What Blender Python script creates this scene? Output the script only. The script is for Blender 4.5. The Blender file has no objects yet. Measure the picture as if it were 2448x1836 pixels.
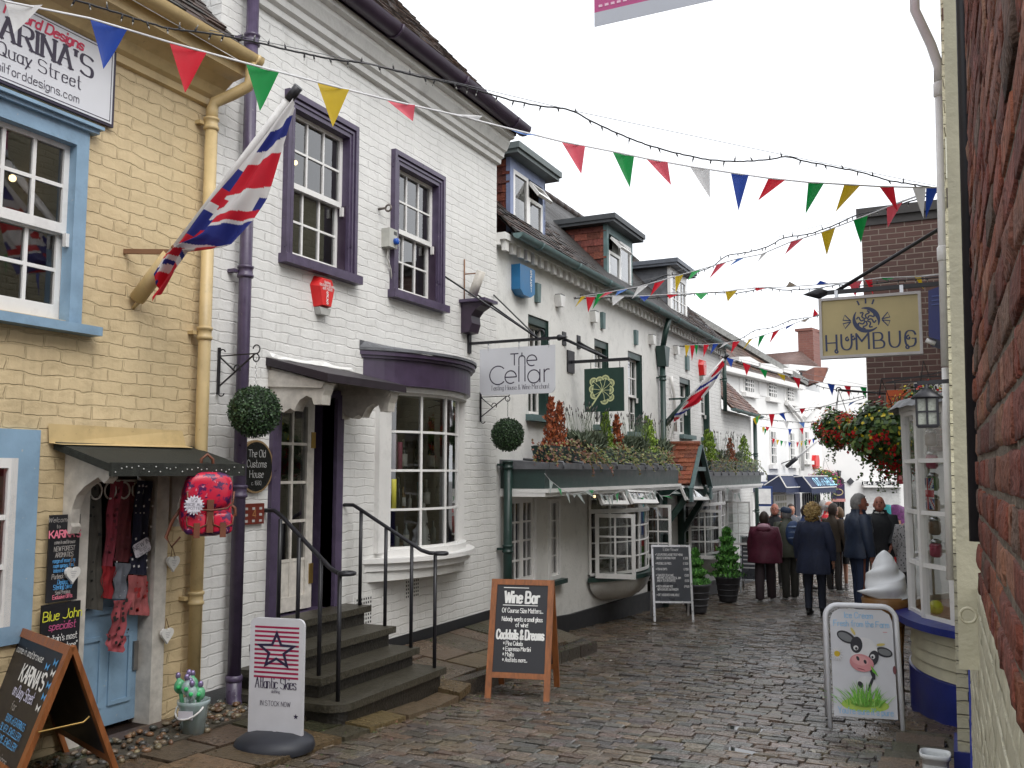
import bpy, bmesh, math, random
import numpy as np
from mathutils import Vector, Matrix
R = random.Random(7)
S = bpy.context.scene
COL = S.collection
rad = math.radians

# ------------------------------------------------------------------ camera
F, VX, VY, H = 2200.0, 2300.0, 1130.0, 1.55          # focal length and street vanishing point in photo pixels, eye height
pit = math.atan((VY - 918) / F)
yaw = math.atan((VX - 1224) / (F * math.cos(pit) + (VY - 918) * math.sin(pit)))
FW = Vector((-math.sin(yaw) * math.cos(pit), math.cos(yaw) * math.cos(pit), math.sin(pit)))
RT = Vector((math.cos(yaw), math.sin(yaw), 0))
UP = RT.cross(FW)
CP = Vector((0, 0, H))
cam = bpy.data.cameras.new('camera')
cam.sensor_width = 36
cam.lens = 36 * F / 2448
cam.clip_start = 0.05
cam.clip_end = 600
co = bpy.data.objects.new('camera', cam)
COL.objects.link(co)
m = Matrix((RT, UP, -FW)).transposed().to_4x4()
m.translation = CP
co.matrix_world = m
S.camera = co

# ------------------------------------------------------------------ overcast sky and soft sun
w = bpy.data.worlds.new('World')
S.world = w
w.use_nodes = True
nt = w.node_tree
sky = nt.nodes.new('ShaderNodeTexSky')
sky.sky_type = 'NISHITA'
sky.sun_disc = False
sky.sun_elevation = rad(49)
sky.sun_rotation = rad(120)
sky.air_density = 1.0
sky.dust_density = 4.0
hs = nt.nodes.new('ShaderNodeHueSaturation')
hs.inputs['Saturation'].default_value = 0.12
nt.links.new(sky.outputs[0], hs.inputs['Color'])
mx = nt.nodes.new('ShaderNodeMix')
mx.data_type = 'RGBA'
mx.inputs[0].default_value = 0.62
nt.links.new(hs.outputs[0], mx.inputs[6])
mx.inputs[7].default_value = (9.3, 9.6, 10.1, 1)
bg = nt.nodes['Background']
nt.links.new(mx.outputs[2], bg.inputs[0])
bg.inputs[1].default_value = 0.15
sl = bpy.data.lights.new('sun', 'SUN')
sl.energy = 1.25
sl.angle = rad(40)
sl.color = (1, 0.97, 0.93)
so = bpy.data.objects.new('sun', sl)
COL.objects.link(so)
so.rotation_euler = Vector((-.72, .42, -.95)).to_track_quat('-Z', 'Y').to_euler()
S.view_settings.view_transform = 'Standard'
S.view_settings.look = 'None'
S.view_settings.exposure = 0.5
S.view_settings.gamma = 1
S.cycles.max_bounces = 7
S.cycles.diffuse_bounces = 4
S.cycles.transparent_max_bounces = 12
S.cycles.use_denoising = True
S.cycles.caustics_reflective = False
S.cycles.caustics_refractive = False

# ------------------------------------------------------------------ from photo pixels to points of the place
def ray(x, y): return FW + RT * ((x - 1224) / F) - UP * ((y - 918) / F)
def atX(x, y, X): d = ray(x, y); return CP + d * (X / d.x)
def atY(x, y, Y): d = ray(x, y); return CP + d * (Y / d.y)
def atZ(x, y, Z): d = ray(x, y); return CP + d * ((Z - H) / d.z)
def atD(x, y, D): return CP + ray(x, y) * D
def gz(Y): return float(np.interp(Y, [4, 20, 32, 60], [-.08, -.95, -1.36, -1.55]))
def G(x, y):
    Y = 6.0
    for i in range(60):
        P = atZ(x, y, gz(Y)); Y = .5 * Y + .5 * P.y
    return P
def on_plane(x, y, p0, n):
    d = ray(x, y); return CP + d * ((p0 - CP).dot(n) / d.dot(n))

# ------------------------------------------------------------------ materials
MC = {}
def nodes(name):
    m = bpy.data.materials.new(name); m.use_nodes = True
    return m, m.node_tree, m.node_tree.nodes['Principled BSDF']
def mth(nt, op, a, b=None, clamp=False):
    n = nt.nodes.new('ShaderNodeMath'); n.operation = op; n.use_clamp = clamp
    for i, v in enumerate((a, b)):
        if v is None: continue
        if isinstance(v, (int, float)): n.inputs[i].default_value = v
        else: nt.links.new(v, n.inputs[i])
    return n.outputs[0]
def mixc(nt, fac, a, b, mode='MIX'):
    n = nt.nodes.new('ShaderNodeMix'); n.data_type = 'RGBA'; n.blend_type = mode
    if isinstance(fac, (int, float)): n.inputs[0].default_value = fac
    else: nt.links.new(fac, n.inputs[0])
    for i, v in ((6, a), (7, b)):
        if isinstance(v, (tuple, list)): n.inputs[i].default_value = (*v[:3], 1)
        else: nt.links.new(v, n.inputs[i])
    return n.outputs[2]
def ramp(nt, v, a, b):
    n = nt.nodes.new('ShaderNodeMapRange'); n.inputs[1].default_value = a; n.inputs[2].default_value = b
    nt.links.new(v, n.inputs[0]); return n.outputs[0]
def noise(nt, scale, detail=3, vec=None, rough=.55):
    n = nt.nodes.new('ShaderNodeTexNoise'); n.inputs['Scale'].default_value = scale; n.inputs['Detail'].default_value = detail
    n.inputs['Roughness'].default_value = rough
    if vec is not None: nt.links.new(vec, n.inputs['Vector'])
    return n.outputs[0]
def objco(nt): return nt.nodes.new('ShaderNodeTexCoord').outputs['Object']
def bump(nt, b, h, dist, strength=1.0):
    n = nt.nodes.new('ShaderNodeBump'); n.inputs['Distance'].default_value = dist; n.inputs['Strength'].default_value = strength
    nt.links.new(h, n.inputs['Height']); nt.links.new(n.outputs[0], b.inputs['Normal'])
def M(name, c, rough=.55, var=.12, vs=9.0, bd=0.0, bs=60.0, metal=0, spec=.5, coat=0, stretch=None, trans=0, chip=None):
    """painted / plastic / cloth surface: base colour with a little mottling and a fine bump"""
    if name in MC: return MC[name]
    m, nt, b = nodes(name)
    oc = objco(nt)
    if stretch:
        mp = nt.nodes.new('ShaderNodeMapping'); mp.inputs['Scale'].default_value = stretch
        nt.links.new(oc, mp.inputs['Vector']); oc = mp.outputs[0]
    n1 = noise(nt, vs, 5, oc)
    f = ramp(nt, n1, .3, .7)
    lo = tuple(max(0, x * (1 - var)) for x in c); hi = tuple(min(1, x * (1 + var)) for x in c)
    cc = mixc(nt, f, lo, hi)
    if chip:                                             # worn paint: small chips and smears of grime
        cc = mixc(nt, ramp(nt, noise(nt, 34, 6, oc, .7), .655, .68), cc, chip); cc = mixc(nt, mth(nt, 'MULTIPLY', ramp(nt, noise(nt, 5, 6, oc, .7), .52, .75), .45), cc, tuple(x * .45 for x in c))
    nt.links.new(cc, b.inputs['Base Color'])
    nt.links.new(mth(nt, 'ADD', mth(nt, 'MULTIPLY', f, .12), rough - .06), b.inputs['Roughness'])
    b.inputs['Metallic'].default_value = metal
    b.inputs['Specular IOR Level'].default_value = spec
    b.inputs['Coat Weight'].default_value = coat
    if bd: bump(nt, b, noise(nt, bs, 4, oc), bd)
    if trans:
        t = nt.nodes.new('ShaderNodeBsdfTranslucent'); t.inputs[0].default_value = (*c, 1)
        mxs = nt.nodes.new('ShaderNodeMixShader'); mxs.inputs[0].default_value = trans
        out = nt.nodes['Material Output']
        nt.links.new(b.outputs[0], mxs.inputs[1]); nt.links.new(t.outputs[0], mxs.inputs[2]); nt.links.new(mxs.outputs[0], out.inputs[0])
    MC[name] = m
    return m
def swz(nt, plane):
    s = nt.nodes.new('ShaderNodeSeparateXYZ'); nt.links.new(objco(nt), s.inputs[0])
    c = nt.nodes.new('ShaderNodeCombineXYZ')
    for i, ax in enumerate(plane): nt.links.new(s.outputs['XYZ'.index(ax.upper())], c.inputs[i])
    return c.outputs[0]
def brick(name, c1, c2, mortar, plane, bw=.225, bh=.075, ms=.007, bd=.012, rough=.6, warp=.014, grime=0.0, grimec=(.25, .24, .2)):
    """coursed brickwork; painted when the three colours agree"""
    if name in MC: return MC[name]
    m, nt, b = nodes(name)
    v = swz(nt, plane)
    nn = nt.nodes.new('ShaderNodeTexNoise'); nn.inputs['Scale'].default_value = 7; nn.inputs['Detail'].default_value = 3
    nt.links.new(v, nn.inputs['Vector'])
    sub = nt.nodes.new('ShaderNodeVectorMath'); sub.operation = 'SUBTRACT'; sub.inputs[1].default_value = (.5, .5, .5)
    nt.links.new(nn.outputs[1], sub.inputs[0])
    sc = nt.nodes.new('ShaderNodeVectorMath'); sc.operation = 'SCALE'; sc.inputs[3].default_value = warp * 2.2
    nt.links.new(sub.outputs[0], sc.inputs[0])
    ad = nt.nodes.new('ShaderNodeVectorMath'); nt.links.new(v, ad.inputs[0]); nt.links.new(sc.outputs[0], ad.inputs[1])
    t = nt.nodes.new('ShaderNodeTexBrick')
    t.inputs['Scale'].default_value = 1
    t.inputs['Brick Width'].default_value = bw; t.inputs['Row Height'].default_value = bh
    t.inputs['Mortar Size'].default_value = ms; t.inputs['Mortar Smooth'].default_value = .5
    t.inputs['Color1'].default_value = (*c1, 1); t.inputs['Color2'].default_value = (*c2, 1); t.inputs['Mortar'].default_value = (*mortar, 1)
    nt.links.new(ad.outputs[0], t.inputs['Vector'])
    n1 = noise(nt, 2.2, 6, v); n2 = noise(nt, 45, 4, v)
    c = mixc(nt, .35, t.outputs[0], mixc(nt, ramp(nt, n1, .3, .7), tuple(x * .8 for x in c1), tuple(min(1, x * 1.12) for x in c2)))
    if grime:
        g = noise(nt, 1.3, 7, v, .7)
        c = mixc(nt, mth(nt, 'MULTIPLY', ramp(nt, g, .55, .8), grime), c, grimec)
    if grime:                                            # rain streaks running down the face
        mp = nt.nodes.new('ShaderNodeMapping'); mp.inputs['Scale'].default_value = (5.5, .45, 1); nt.links.new(v, mp.inputs['Vector'])
        c = mixc(nt, mth(nt, 'MULTIPLY', ramp(nt, noise(nt, 1.6, 6, mp.outputs[0], .65), .54, .74), grime * .55), c, tuple(x * .72 for x in grimec))
        c = mixc(nt, mth(nt, 'MULTIPLY', ramp(nt, noise(nt, 55, 5, v, .75), .7, .73), .6), c, tuple(x * .55 for x in c1))
    nt.links.new(c, b.inputs['Base Color'])
    b.inputs['Roughness'].default_value = rough
    n3 = noise(nt, 13, 4, v)
    brk = nt.nodes.new('ShaderNodeMapRange'); nt.links.new(noise(nt, 3.1, 3, v), brk.inputs[0]); brk.inputs[1].default_value = .3; brk.inputs[2].default_value = .65; brk.inputs[3].default_value = .25; brk.inputs[4].default_value = 1
    h = mth(nt, 'ADD', mth(nt, 'MULTIPLY', mth(nt, 'SUBTRACT', 1, t.outputs[1]), brk.outputs[0]), mth(nt, 'ADD', mth(nt, 'MULTIPLY', n2, .16), mth(nt, 'MULTIPLY', n3, .5)))
    bump(nt, b, h, bd)
    MC[name] = m
    return m
def glassm(name='window_glass', tint=(.82, .85, .84), refl=1.0):
    if name in MC: return MC[name]
    m, nt, b = nodes(name); nt.nodes.remove(b)
    tr = nt.nodes.new('ShaderNodeBsdfTransparent'); tr.inputs[0].default_value = (*tint, 1)
    gl = nt.nodes.new('ShaderNodeBsdfGlossy'); gl.inputs['Roughness'].default_value = .015
    fr = nt.nodes.new('ShaderNodeFresnel'); fr.inputs[0].default_value = 1.5
    n = noise(nt, 2.0, 2, objco(nt)); bp = nt.nodes.new('ShaderNodeBump'); bp.inputs['Distance'].default_value = .0016; nt.links.new(n, bp.inputs['Height'])
    nt.links.new(bp.outputs[0], gl.inputs['Normal'])
    f = mth(nt, 'ADD', mth(nt, 'MULTIPLY', fr.outputs[0], refl * 2.3), .06 * refl, True)
    mxs = nt.nodes.new('ShaderNodeMixShader'); nt.links.new(f, mxs.inputs[0])
    nt.links.new(tr.outputs[0], mxs.inputs[1]); nt.links.new(gl.outputs[0], mxs.inputs[2])
    nt.links.new(mxs.outputs[0], nt.nodes['Material Output'].inputs[0])
    MC[name] = m
    return m
def colattr(name, rough=(.2, .5), bd=.004, bs=90, spec=.5, sat=1.0, ns=35):
    """stone coloured per piece by the mesh's own colour attribute, wet: patchy gloss"""
    if name in MC: return MC[name]
    m, nt, b = nodes(name)
    a = nt.nodes.new('ShaderNodeVertexColor'); a.layer_name = 'Col'
    oc = objco(nt)
    n1 = noise(nt, ns, 5, oc); n2 = noise(nt, 1.1, 4, oc)
    c = mixc(nt, .75, a.outputs[0], mixc(nt, ramp(nt, n1, .3, .72), (.35, .35, .35), (1.25, 1.22, 1.2)), 'MULTIPLY')
    nt.links.new(c, b.inputs['Base Color'])
    rr = mth(nt, 'ADD', mth(nt, 'MULTIPLY', ramp(nt, n2, .35, .65), rough[1] - rough[0]), mth(nt, 'ADD', mth(nt, 'MULTIPLY', n1, .15), rough[0] - .07))
    nt.links.new(rr, b.inputs['Roughness'])
    b.inputs['Specular IOR Level'].default_value = spec
    bump(nt, b, mth(nt, 'ADD', noise(nt, bs, 5, oc), mth(nt, 'MULTIPLY', noise(nt, bs / 4, 3, oc), 1.5)), bd)
    MC[name] = m
    return m
def emit(name, c, s):
    if name in MC: return MC[name]
    m, nt, b = nodes(name)
    b.inputs['Emission Color'].default_value = (*c, 1); b.inputs['Emission Strength'].default_value = s; b.inputs['Base Color'].default_value = (*c, 1)
    MC[name] = m
    return m

# ------------------------------------------------------------------ mesh builder
V = Vector
def vv(p): return p if isinstance(p, Vector) else Vector(p)
class MB:
    def __init__(s, mat=None):
        s.v = []; s.f = []; s.mi = []; s.mats = []; s.sm = []; s.col = []; s.cur = 0; s.smooth = False; s.cc = None
        if mat: s.use(mat)
    def use(s, mat, smooth=None):
        if mat not in s.mats: s.mats.append(mat)
        s.cur = s.mats.index(mat)
        if smooth is not None: s.smooth = smooth
        return s
    def face(s, idx):
        s.f.append(tuple(idx)); s.mi.append(s.cur); s.sm.append(s.smooth); s.col.append(s.cc)
    def poly(s, pts):
        n = len(s.v); s.v += [tuple(p) for p in pts]; s.face(range(n, n + len(pts)))
    def grid(s, rows, closed=False):
        n = len(s.v); nc = len(rows[0])
        for r in rows: s.v += [tuple(p) for p in r]
        for i in range(len(rows) - 1):
            for j in range(nc if closed else nc - 1):
                k = (j + 1) % nc
                s.face((n + i * nc + j, n + i * nc + k, n + (i + 1) * nc + k, n + (i + 1) * nc + j))
    def box(s, a, b):
        x0, x1 = sorted((a[0], b[0])); y0, y1 = sorted((a[1], b[1])); z0, z1 = sorted((a[2], b[2]))
        s.obox((x0, y0, z0), (x1 - x0, 0, 0), (0, y1 - y0, 0), (0, 0, z1 - z0)); return s
    def obox(s, o, a, b, c):
        o, a, b, c = vv(o), vv(a), vv(b), vv(c); n = len(s.v)
        s.v += [tuple(p) for p in (o, o + a, o + a + b, o + b, o + c, o + a + c, o + a + b + c, o + b + c)]
        fl = [(0, 3, 2, 1), (4, 5, 6, 7), (0, 1, 5, 4), (1, 2, 6, 5), (2, 3, 7, 6), (3, 0, 4, 7)]
        if a.cross(b).dot(c) < 0: fl = [t[::-1] for t in fl]
        for t in fl: s.face([n + i for i in t])
        return s
    def beam(s, p, q, w, h=None, up=(0, 0, 1)):
        p, q = vv(p), vv(q); d = (q - p); h = h or w
        x = d.cross(vv(up))
        if x.length < 1e-6: x = V((1, 0, 0))
        x = x.normalized() * w; z = x.cross(d).normalized() * h
        s.obox(p - x / 2 - z / 2, x, d, z); return s
    def prism(s, pts, vec):
        pts = [vv(p) for p in pts]; vec = vv(vec); n = len(s.v); k = len(pts)
        nrm = sum(((pts[i] - pts[0]).cross(pts[(i + 1) % k] - pts[0]) for i in range(k)), V((0, 0, 0)))
        if nrm.dot(vec) > 0: pts = pts[::-1]
        s.v += [tuple(p) for p in pts] + [tuple(p + vec) for p in pts]
        s.face(range(n, n + k)); s.face(range(n + 2 * k - 1, n + k - 1, -1))
        for i in range(k):
            j = (i + 1) % k; s.face((n + j, n + i, n + k + i, n + k + j))
        return s
    def tube(s, pts, r, n=8, closed=False, caps=True, sx=1.0):
        pts = [vv(p) for p in pts]; k = len(pts); rs = r if isinstance(r, (list, tuple)) else [r] * k
        ref = None; rows = []
        for i in range(k):
            if closed: t = pts[(i + 1) % k] - pts[i - 1]
            else: t = pts[min(i + 1, k - 1)] - pts[max(i - 1, 0)]
            t = t.normalized() if t.length > 1e-9 else V((0, 0, 1))
            if ref is None:
                ref = V((0, 0, 1)) if abs(t.z) < .9 else V((1, 0, 0))
            a = ref - t * ref.dot(t)
            a = a.normalized() if a.length > 1e-6 else t.orthogonal().normalized()
            b = t.cross(a); ref = a
            rows.append([pts[i] + (a * math.cos(q) + b * math.sin(q) * sx) * rs[i] for q in (2 * math.pi * j / n for j in range(n))])
        if closed: rows.append(rows[0])
        sm = s.smooth; s.smooth = n > 4; b0 = len(s.v)
        s.grid(rows, True); s.smooth = sm
        if caps and not closed:
            s.face(range(b0 + n - 1, b0 - 1, -1)); s.face(range(b0 + (k - 1) * n, b0 + k * n))
        return s
    def lathe(s, prof, c, n=16, ax=None, sx=1, sy=1):
        c = vv(c); rows = []
        for r, z in prof:
            rows.append([c + V((r * sx * math.cos(q), r * sy * math.sin(q), z)) for q in (2 * math.pi * j / n for j in range(n))])
        if ax is not None:
            q = V((0, 0, 1)).rotation_difference(vv(ax)); rows = [[c + q @ (p - c) for p in r] for r in rows]
        sm = s.smooth; s.smooth = True; b0 = len(s.v); s.grid(rows, True); s.smooth = sm; k = len(rows)
        if prof[0][0] > 1e-4: s.face(range(b0 + n - 1, b0 - 1, -1))
        if prof[-1][0] > 1e-4: s.face(range(b0 + (k - 1) * n, b0 + k * n))
        return s
    def ell(s, c, r, nu=14, nv=9, rot=None):
        c = vv(c); r = (r, r, r) if isinstance(r, (int, float)) else r; rows = []
        for i in range(nv + 1):
            a = -math.pi / 2 + math.pi * i / nv; ca = max(math.cos(a), 1e-3)
            row = [V((r[0] * ca * math.cos(q), r[1] * ca * math.sin(q), r[2] * math.sin(a))) for q in (2 * math.pi * j / nu for j in range(nu))]
            if rot is not None: row = [rot @ p for p in row]
            rows.append([c + p for p in row])
        sm = s.smooth; s.smooth = True; s.grid(rows, True); s.smooth = sm; return s
    def disk(s, c, nrm, r, n=14, r2=None):
        c = vv(c); nrm = vv(nrm).normalized(); a = nrm.orthogonal().normalized(); b = nrm.cross(a)
        s.poly([c + a * r * math.cos(q) + b * r * math.sin(q) for q in (2 * math.pi * j / n for j in range(n))]); return s
    def obj(s, name, parent=None, base=True, data_only=False):
        me = bpy.data.meshes.new(name)
        off = V((0, 0, 0)); p = parent
        while p is not None: off += p.location; p = p.parent
        loc = V((0, 0, 0))
        if parent is None and base and s.v:
            a = np.array(s.v); loc = V(((a[:, 0].min() + a[:, 0].max()) / 2, (a[:, 1].min() + a[:, 1].max()) / 2, a[:, 2].min())); off = loc
        me.from_pydata([(x - off.x, y - off.y, z - off.z) for x, y, z in s.v], [], s.f)
        for mt in s.mats: me.materials.append(mt)
        me.polygons.foreach_set('material_index', s.mi); me.polygons.foreach_set('use_smooth', s.sm)
        if any(c is not None for c in s.col):
            at = me.color_attributes.new('Col', 'FLOAT_COLOR', 'CORNER'); arr = []
            for f, c in zip(s.f, s.col): arr += list((*(c or (.3, .3, .3)), 1)) * len(f)
            at.data.foreach_set('color', arr)
        me.update()
        o = bpy.data.objects.new(name, me); COL.objects.link(o)
        o.location = loc
        if parent is not None: o.parent = parent
        return o
def tag(o, label, cat, group=None, kind=None):
    if label: o['label'] = label
    if cat: o['category'] = cat
    if group: o['group'] = group
    if kind: o['kind'] = kind
    return o
def thing(name, label, cat, loc=(0, 0, 0), group=None):
    o = bpy.data.objects.new(name, None); COL.objects.link(o); o.location = vv(loc); o.empty_display_size = .1
    return tag(o, label, cat, group)
def copy_tree(o, parent=None):
    c = o.copy(); COL.objects.link(c)
    if parent is not None: c.parent = parent
    for ch in list(o.children): copy_tree(ch, c)
    return c
def struct(mb, name): o = mb.obj(name, base=False); o['kind'] = 'structure'; return o
def leaf(mb, p, size, nrm=None, ax=None, asp=.55):
    """one small pointed leaf"""
    n = vv(nrm) if nrm is not None else V((R.gauss(0, 1), R.gauss(0, 1), R.gauss(0, 1)))
    n = (n + V((R.gauss(0, .35), R.gauss(0, .35), R.gauss(0, .35)))).normalized()
    a = vv(ax) if ax is not None else V((R.gauss(0, 1), R.gauss(0, 1), R.gauss(0, 1)))
    a = (a - n * a.dot(n)); a = a.normalized() if a.length > 1e-6 else n.orthogonal().normalized()
    b = n.cross(a) * asp * .5 * size; a = a * size
    mb.poly([p, p + a * .5 - b, p + a, p + a * .5 + b])

# ------------------------------------------------------------------ lettering: a stroke alphabet on a small grid
GL = dict(A="003860|1353", B="0008|~08585404|~04646000", C="~66581804105062", D="0008|~08686000", E="68080060|0454", F="680800|0454", G="~66581804105062|626444",
 H="0008|6068|0464", I="1018", J="~68613001", K="0008|6803|2560", L="080060", M="0008347870", N="00086068", O="@08006068", P="0008|~08686404", Q="@08006068|4260",
 R="0008|~08686404|3460", S="~6748080464602001", T="0868|3830", U="~08006068", V="083068", W="0820476088", X="0068|0860", Y="083468|3430", Z="08680060",
 a="@05004045|4540", b="0800|@05004045", c="~443505003041", d="4840|@05004045", e="0343|~434505003041", f="~48282620|0535", g="@05004045|~454a0a0b", h="0800|~03054540",
 i="1015|1718", j="~151a0a0b|1718", k="0800|4502|1340", l="1018", m="0500|~03053530|~33356560", n="0500|~03054540", o="@05004045", p="050a|@05004045", q="454a|@05004045",
 r="0500|~030535", s="~4435050342401001", t="~181030|0535", u="~05004043|4540", v="052045", w="0520345065", x="0045|0540", y="0520|450a", z="05450040")
GL.update({'0': "@08005058", '1': "173830", '2': "~0608585500|0050", '3': "~0708585424|~2454500001", '4': "40480252", '5': "580805|~0555500001", '6': "~58080050545404", '7': "085820",
 '8': "@08045458|@04005054", '9': "~5404085850", '.': "0001", ',': "010b", "'": "0806", '!': "0803|0001", '&': "~500618383602003053", '-': "0343", '/': "0048", '£': "~58282420|1060|0444",
 '"': "0806|2826", '*': "0444|1236|1632", ':': "0001|0405"})
def gpts(st):
    mode = st[0] if st[0] in '~@' else ''
    st = st[len(mode):]
    p = [(float(int(st[i])), {'a': -2., 'b': -1.}.get(st[i + 1]) if st[i + 1] in 'ab' else float(st[i + 1])) for i in range(0, len(st), 2)]
    if mode:
        for _ in range(3):
            q = []
            n = len(p)
            for i in range(n if mode == '@' else n - 1):
                a, b = p[i], p[(i + 1) % n]
                q += [(a[0] * .75 + b[0] * .25, a[1] * .75 + b[1] * .25), (a[0] * .25 + b[0] * .75, a[1] * .25 + b[1] * .75)]
            p = q if mode == '@' else [p[0]] + q + [p[-1]]
        if mode == '@': p = p + [p[0]]
    return p, mode == '@'
def ribbon(mb, pts, wid, nrm, closed=False):
    k = len(pts); rows = []
    for i in range(k):
        if closed and i in (0, k - 1): t = pts[1] - pts[k - 2]
        else: t = pts[min(i + 1, k - 1)] - pts[max(i - 1, 0)]
        t = t.normalized() if t.length > 1e-9 else V((1, 0, 0))
        w_ = wid(t) if callable(wid) else wid
        b = nrm.cross(t).normalized() * w_ / 2
        ext = V((0, 0, 0))
        if not closed and i == 0: ext = -t * w_ * .3
        if not closed and i == k - 1: ext = t * w_ * .3
        rows.append([pts[i] - b + ext, pts[i] + b + ext])
    mb.grid(rows)
SEQ = [0]
def text(mb, s, o, u, v, h, wt=.1, style='sans', align='c', slant=0., jit=0., sp=2.0, xs=1.0, nib=None, serif=False, lift=.0015):
    """write s with cap height h from o along u (v is up): flat painted strokes a hair proud of the board"""
    u, v = vv(u).normalized(), vv(v).normalized(); n = u.cross(v).normalized(); o = vv(o); e = h / 8.0
    lay = []; x = 0.0
    for ch in s:
        if ch == ' ': x += 3.2; continue
        st = [gpts(q) for q in GL.get(ch, "0001").split('|')]
        if ch in '.,!:' or ch in "'": wdt = 0.6
        else: wdt = max(p[0] for q, _ in st for p in q)
        x0 = min(p[0] for q, _ in st for p in q)
        lay.append((x - x0, st)); x += wdt - x0 + sp
    tot = (x - sp) * e * xs
    st0 = {'c': -tot / 2, 'l': 0, 'r': -tot}[align]
    W_ = wt * h
    def wid(t):
        if nib is None: return W_
        a = math.atan2(t.dot(v), t.dot(u)); return W_ * (nib[1] + (1 - nib[1]) * abs(math.sin(a - nib[0])))
    for gx, st in lay:
        st = [s2 for q, cl in st for s2 in ([(q, cl)] if cl or len(q) < 3 or len(q) > 6 else [(q[i:i + 2], False) for i in range(len(q) - 1)])]
        jy = R.uniform(-jit, jit)
        for q, cl in st:
            SEQ[0] = (SEQ[0] + 1) % 12; off = n * (lift + .00012 * SEQ[0])
            pts = [o + off + u * (st0 + (gx + a + slant * b + R.uniform(-jit, jit) * .3) * e * xs) + v * ((b + jy + R.uniform(-jit, jit) * .3) * e) for a, b in q]
            ribbon(mb, pts, wid, n, cl)
            if serif and W_ > .006 and not cl and style != 'round':
                for pt, nx in ((q[0], q[1]), (q[-1], q[-2])):
                    if abs(pt[0] - nx[0]) < 3.2 and pt[1] in (0., 5., 8., -2.) and abs(pt[1] - nx[1]) > 1.5:
                        SEQ[0] = (SEQ[0] + 1) % 12
                        c = o + n * (lift + .00012 * SEQ[0]) + u * (st0 + (gx + pt[0]) * e * xs) + v * (pt[1] * e)
                        ribbon(mb, [c - u * e * 1.25 * xs, c + u * e * 1.25 * xs], W_ * .42, n)
    return tot
# ================================================================== palette
WP = brick('white_brick_paint', (.68, .675, .655), (.7, .695, .67), (.665, .655, .635), 'yz', .3, grime=.45, grimec=(.45, .44, .4), bd=.0075, warp=.022)
WPx = brick('white_brick_paint_end', (.66, .655, .635), (.69, .685, .66), (.62, .61, .59), 'xz', grime=.35, grimec=(.42, .41, .37), bd=.016)
YP = brick('ochre_brick_paint', (.57, .45, .265), (.61, .48, .285), (.555, .435, .25), 'yz', grime=.5, grimec=(.36, .27, .15), bd=.013, bh=.078, warp=.024)
REN = M('white_render', (.67, .665, .64), .7, .07, 1.6, .004, 30, chip=(.56, .55, .51))
PUR = M('purple_gloss_paint', (.07, .052, .095), .33, .2, 12, .001, 40, chip=(.2, .18, .2))
PURD = M('dark_purple_paint', (.035, .02, .04), .4, .2)
WG = M('white_gloss_paint', (.72, .71, .69), .38, .06, 5, .0006, 60, chip=(.5, .48, .44))
WGD = M('weathered_white_paint', (.52, .49, .44), .55, .2, 14, .002, 40)
BLU = M('light_blue_paint', (.22, .34, .46), .42, .1, 6, .0008, 50, chip=(.4, .42, .42))
DGR = M('dark_green_paint', (.016, .04, .034), .4, .2, 8, .0008, 50, chip=(.05, .08, .07))
GGR = M('grey_green_paint', (.1, .16, .16), .5, .2)
BLK = M('black_iron', (.012, .012, .016), .42, .3)
LEAD = M('lead_sheet', (.11, .114, .125), .5, .35, 7, .003, 25)
CREAM = M('ochre_gloss_paint', (.53, .4, .2), .42, .08, chip=(.3, .2, .1))
TAR = M('black_tar_paint', (.016, .017, .02), .5, .3)
DARK = M('dark_interior', (.06, .05, .042), .9, .3)
DARKB = M('brown_interior', (.2, .15, .1), .9, .3, 2)
REDI = M('red_lit_interior', (.3, .04, .04), .9, .5, 3)  # glow of the red fairy lights put into the room's own colour
GLS = glassm()
WOOD = M('orange_brown_wood', (.25, .085, .025), .42, .3, 5, .001, 30, stretch=(8, 8, 1))
TIMB = M('brown_shelf_wood', (.2, .085, .03), .5, .25)
TILE = colattr('clay_roof_tile', (.45, .7), .006, 60, .3)
STONE = colattr('wet_stone', (.16, .42), .005, 70, .5)
SETT = colattr('wet_sett', (.07, .33), .0045, 60, .6, ns=45)
PEB = colattr('wet_pebble', (.15, .35), .002, 40)
MORT = M('wet_joint_grit', (.05, .042, .033), .45, .5, 30, .006, 120)
MOSS = M('moss', (.05, .065, .02), .9, .5, 20, .01, 60)
W = -4.7

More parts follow.
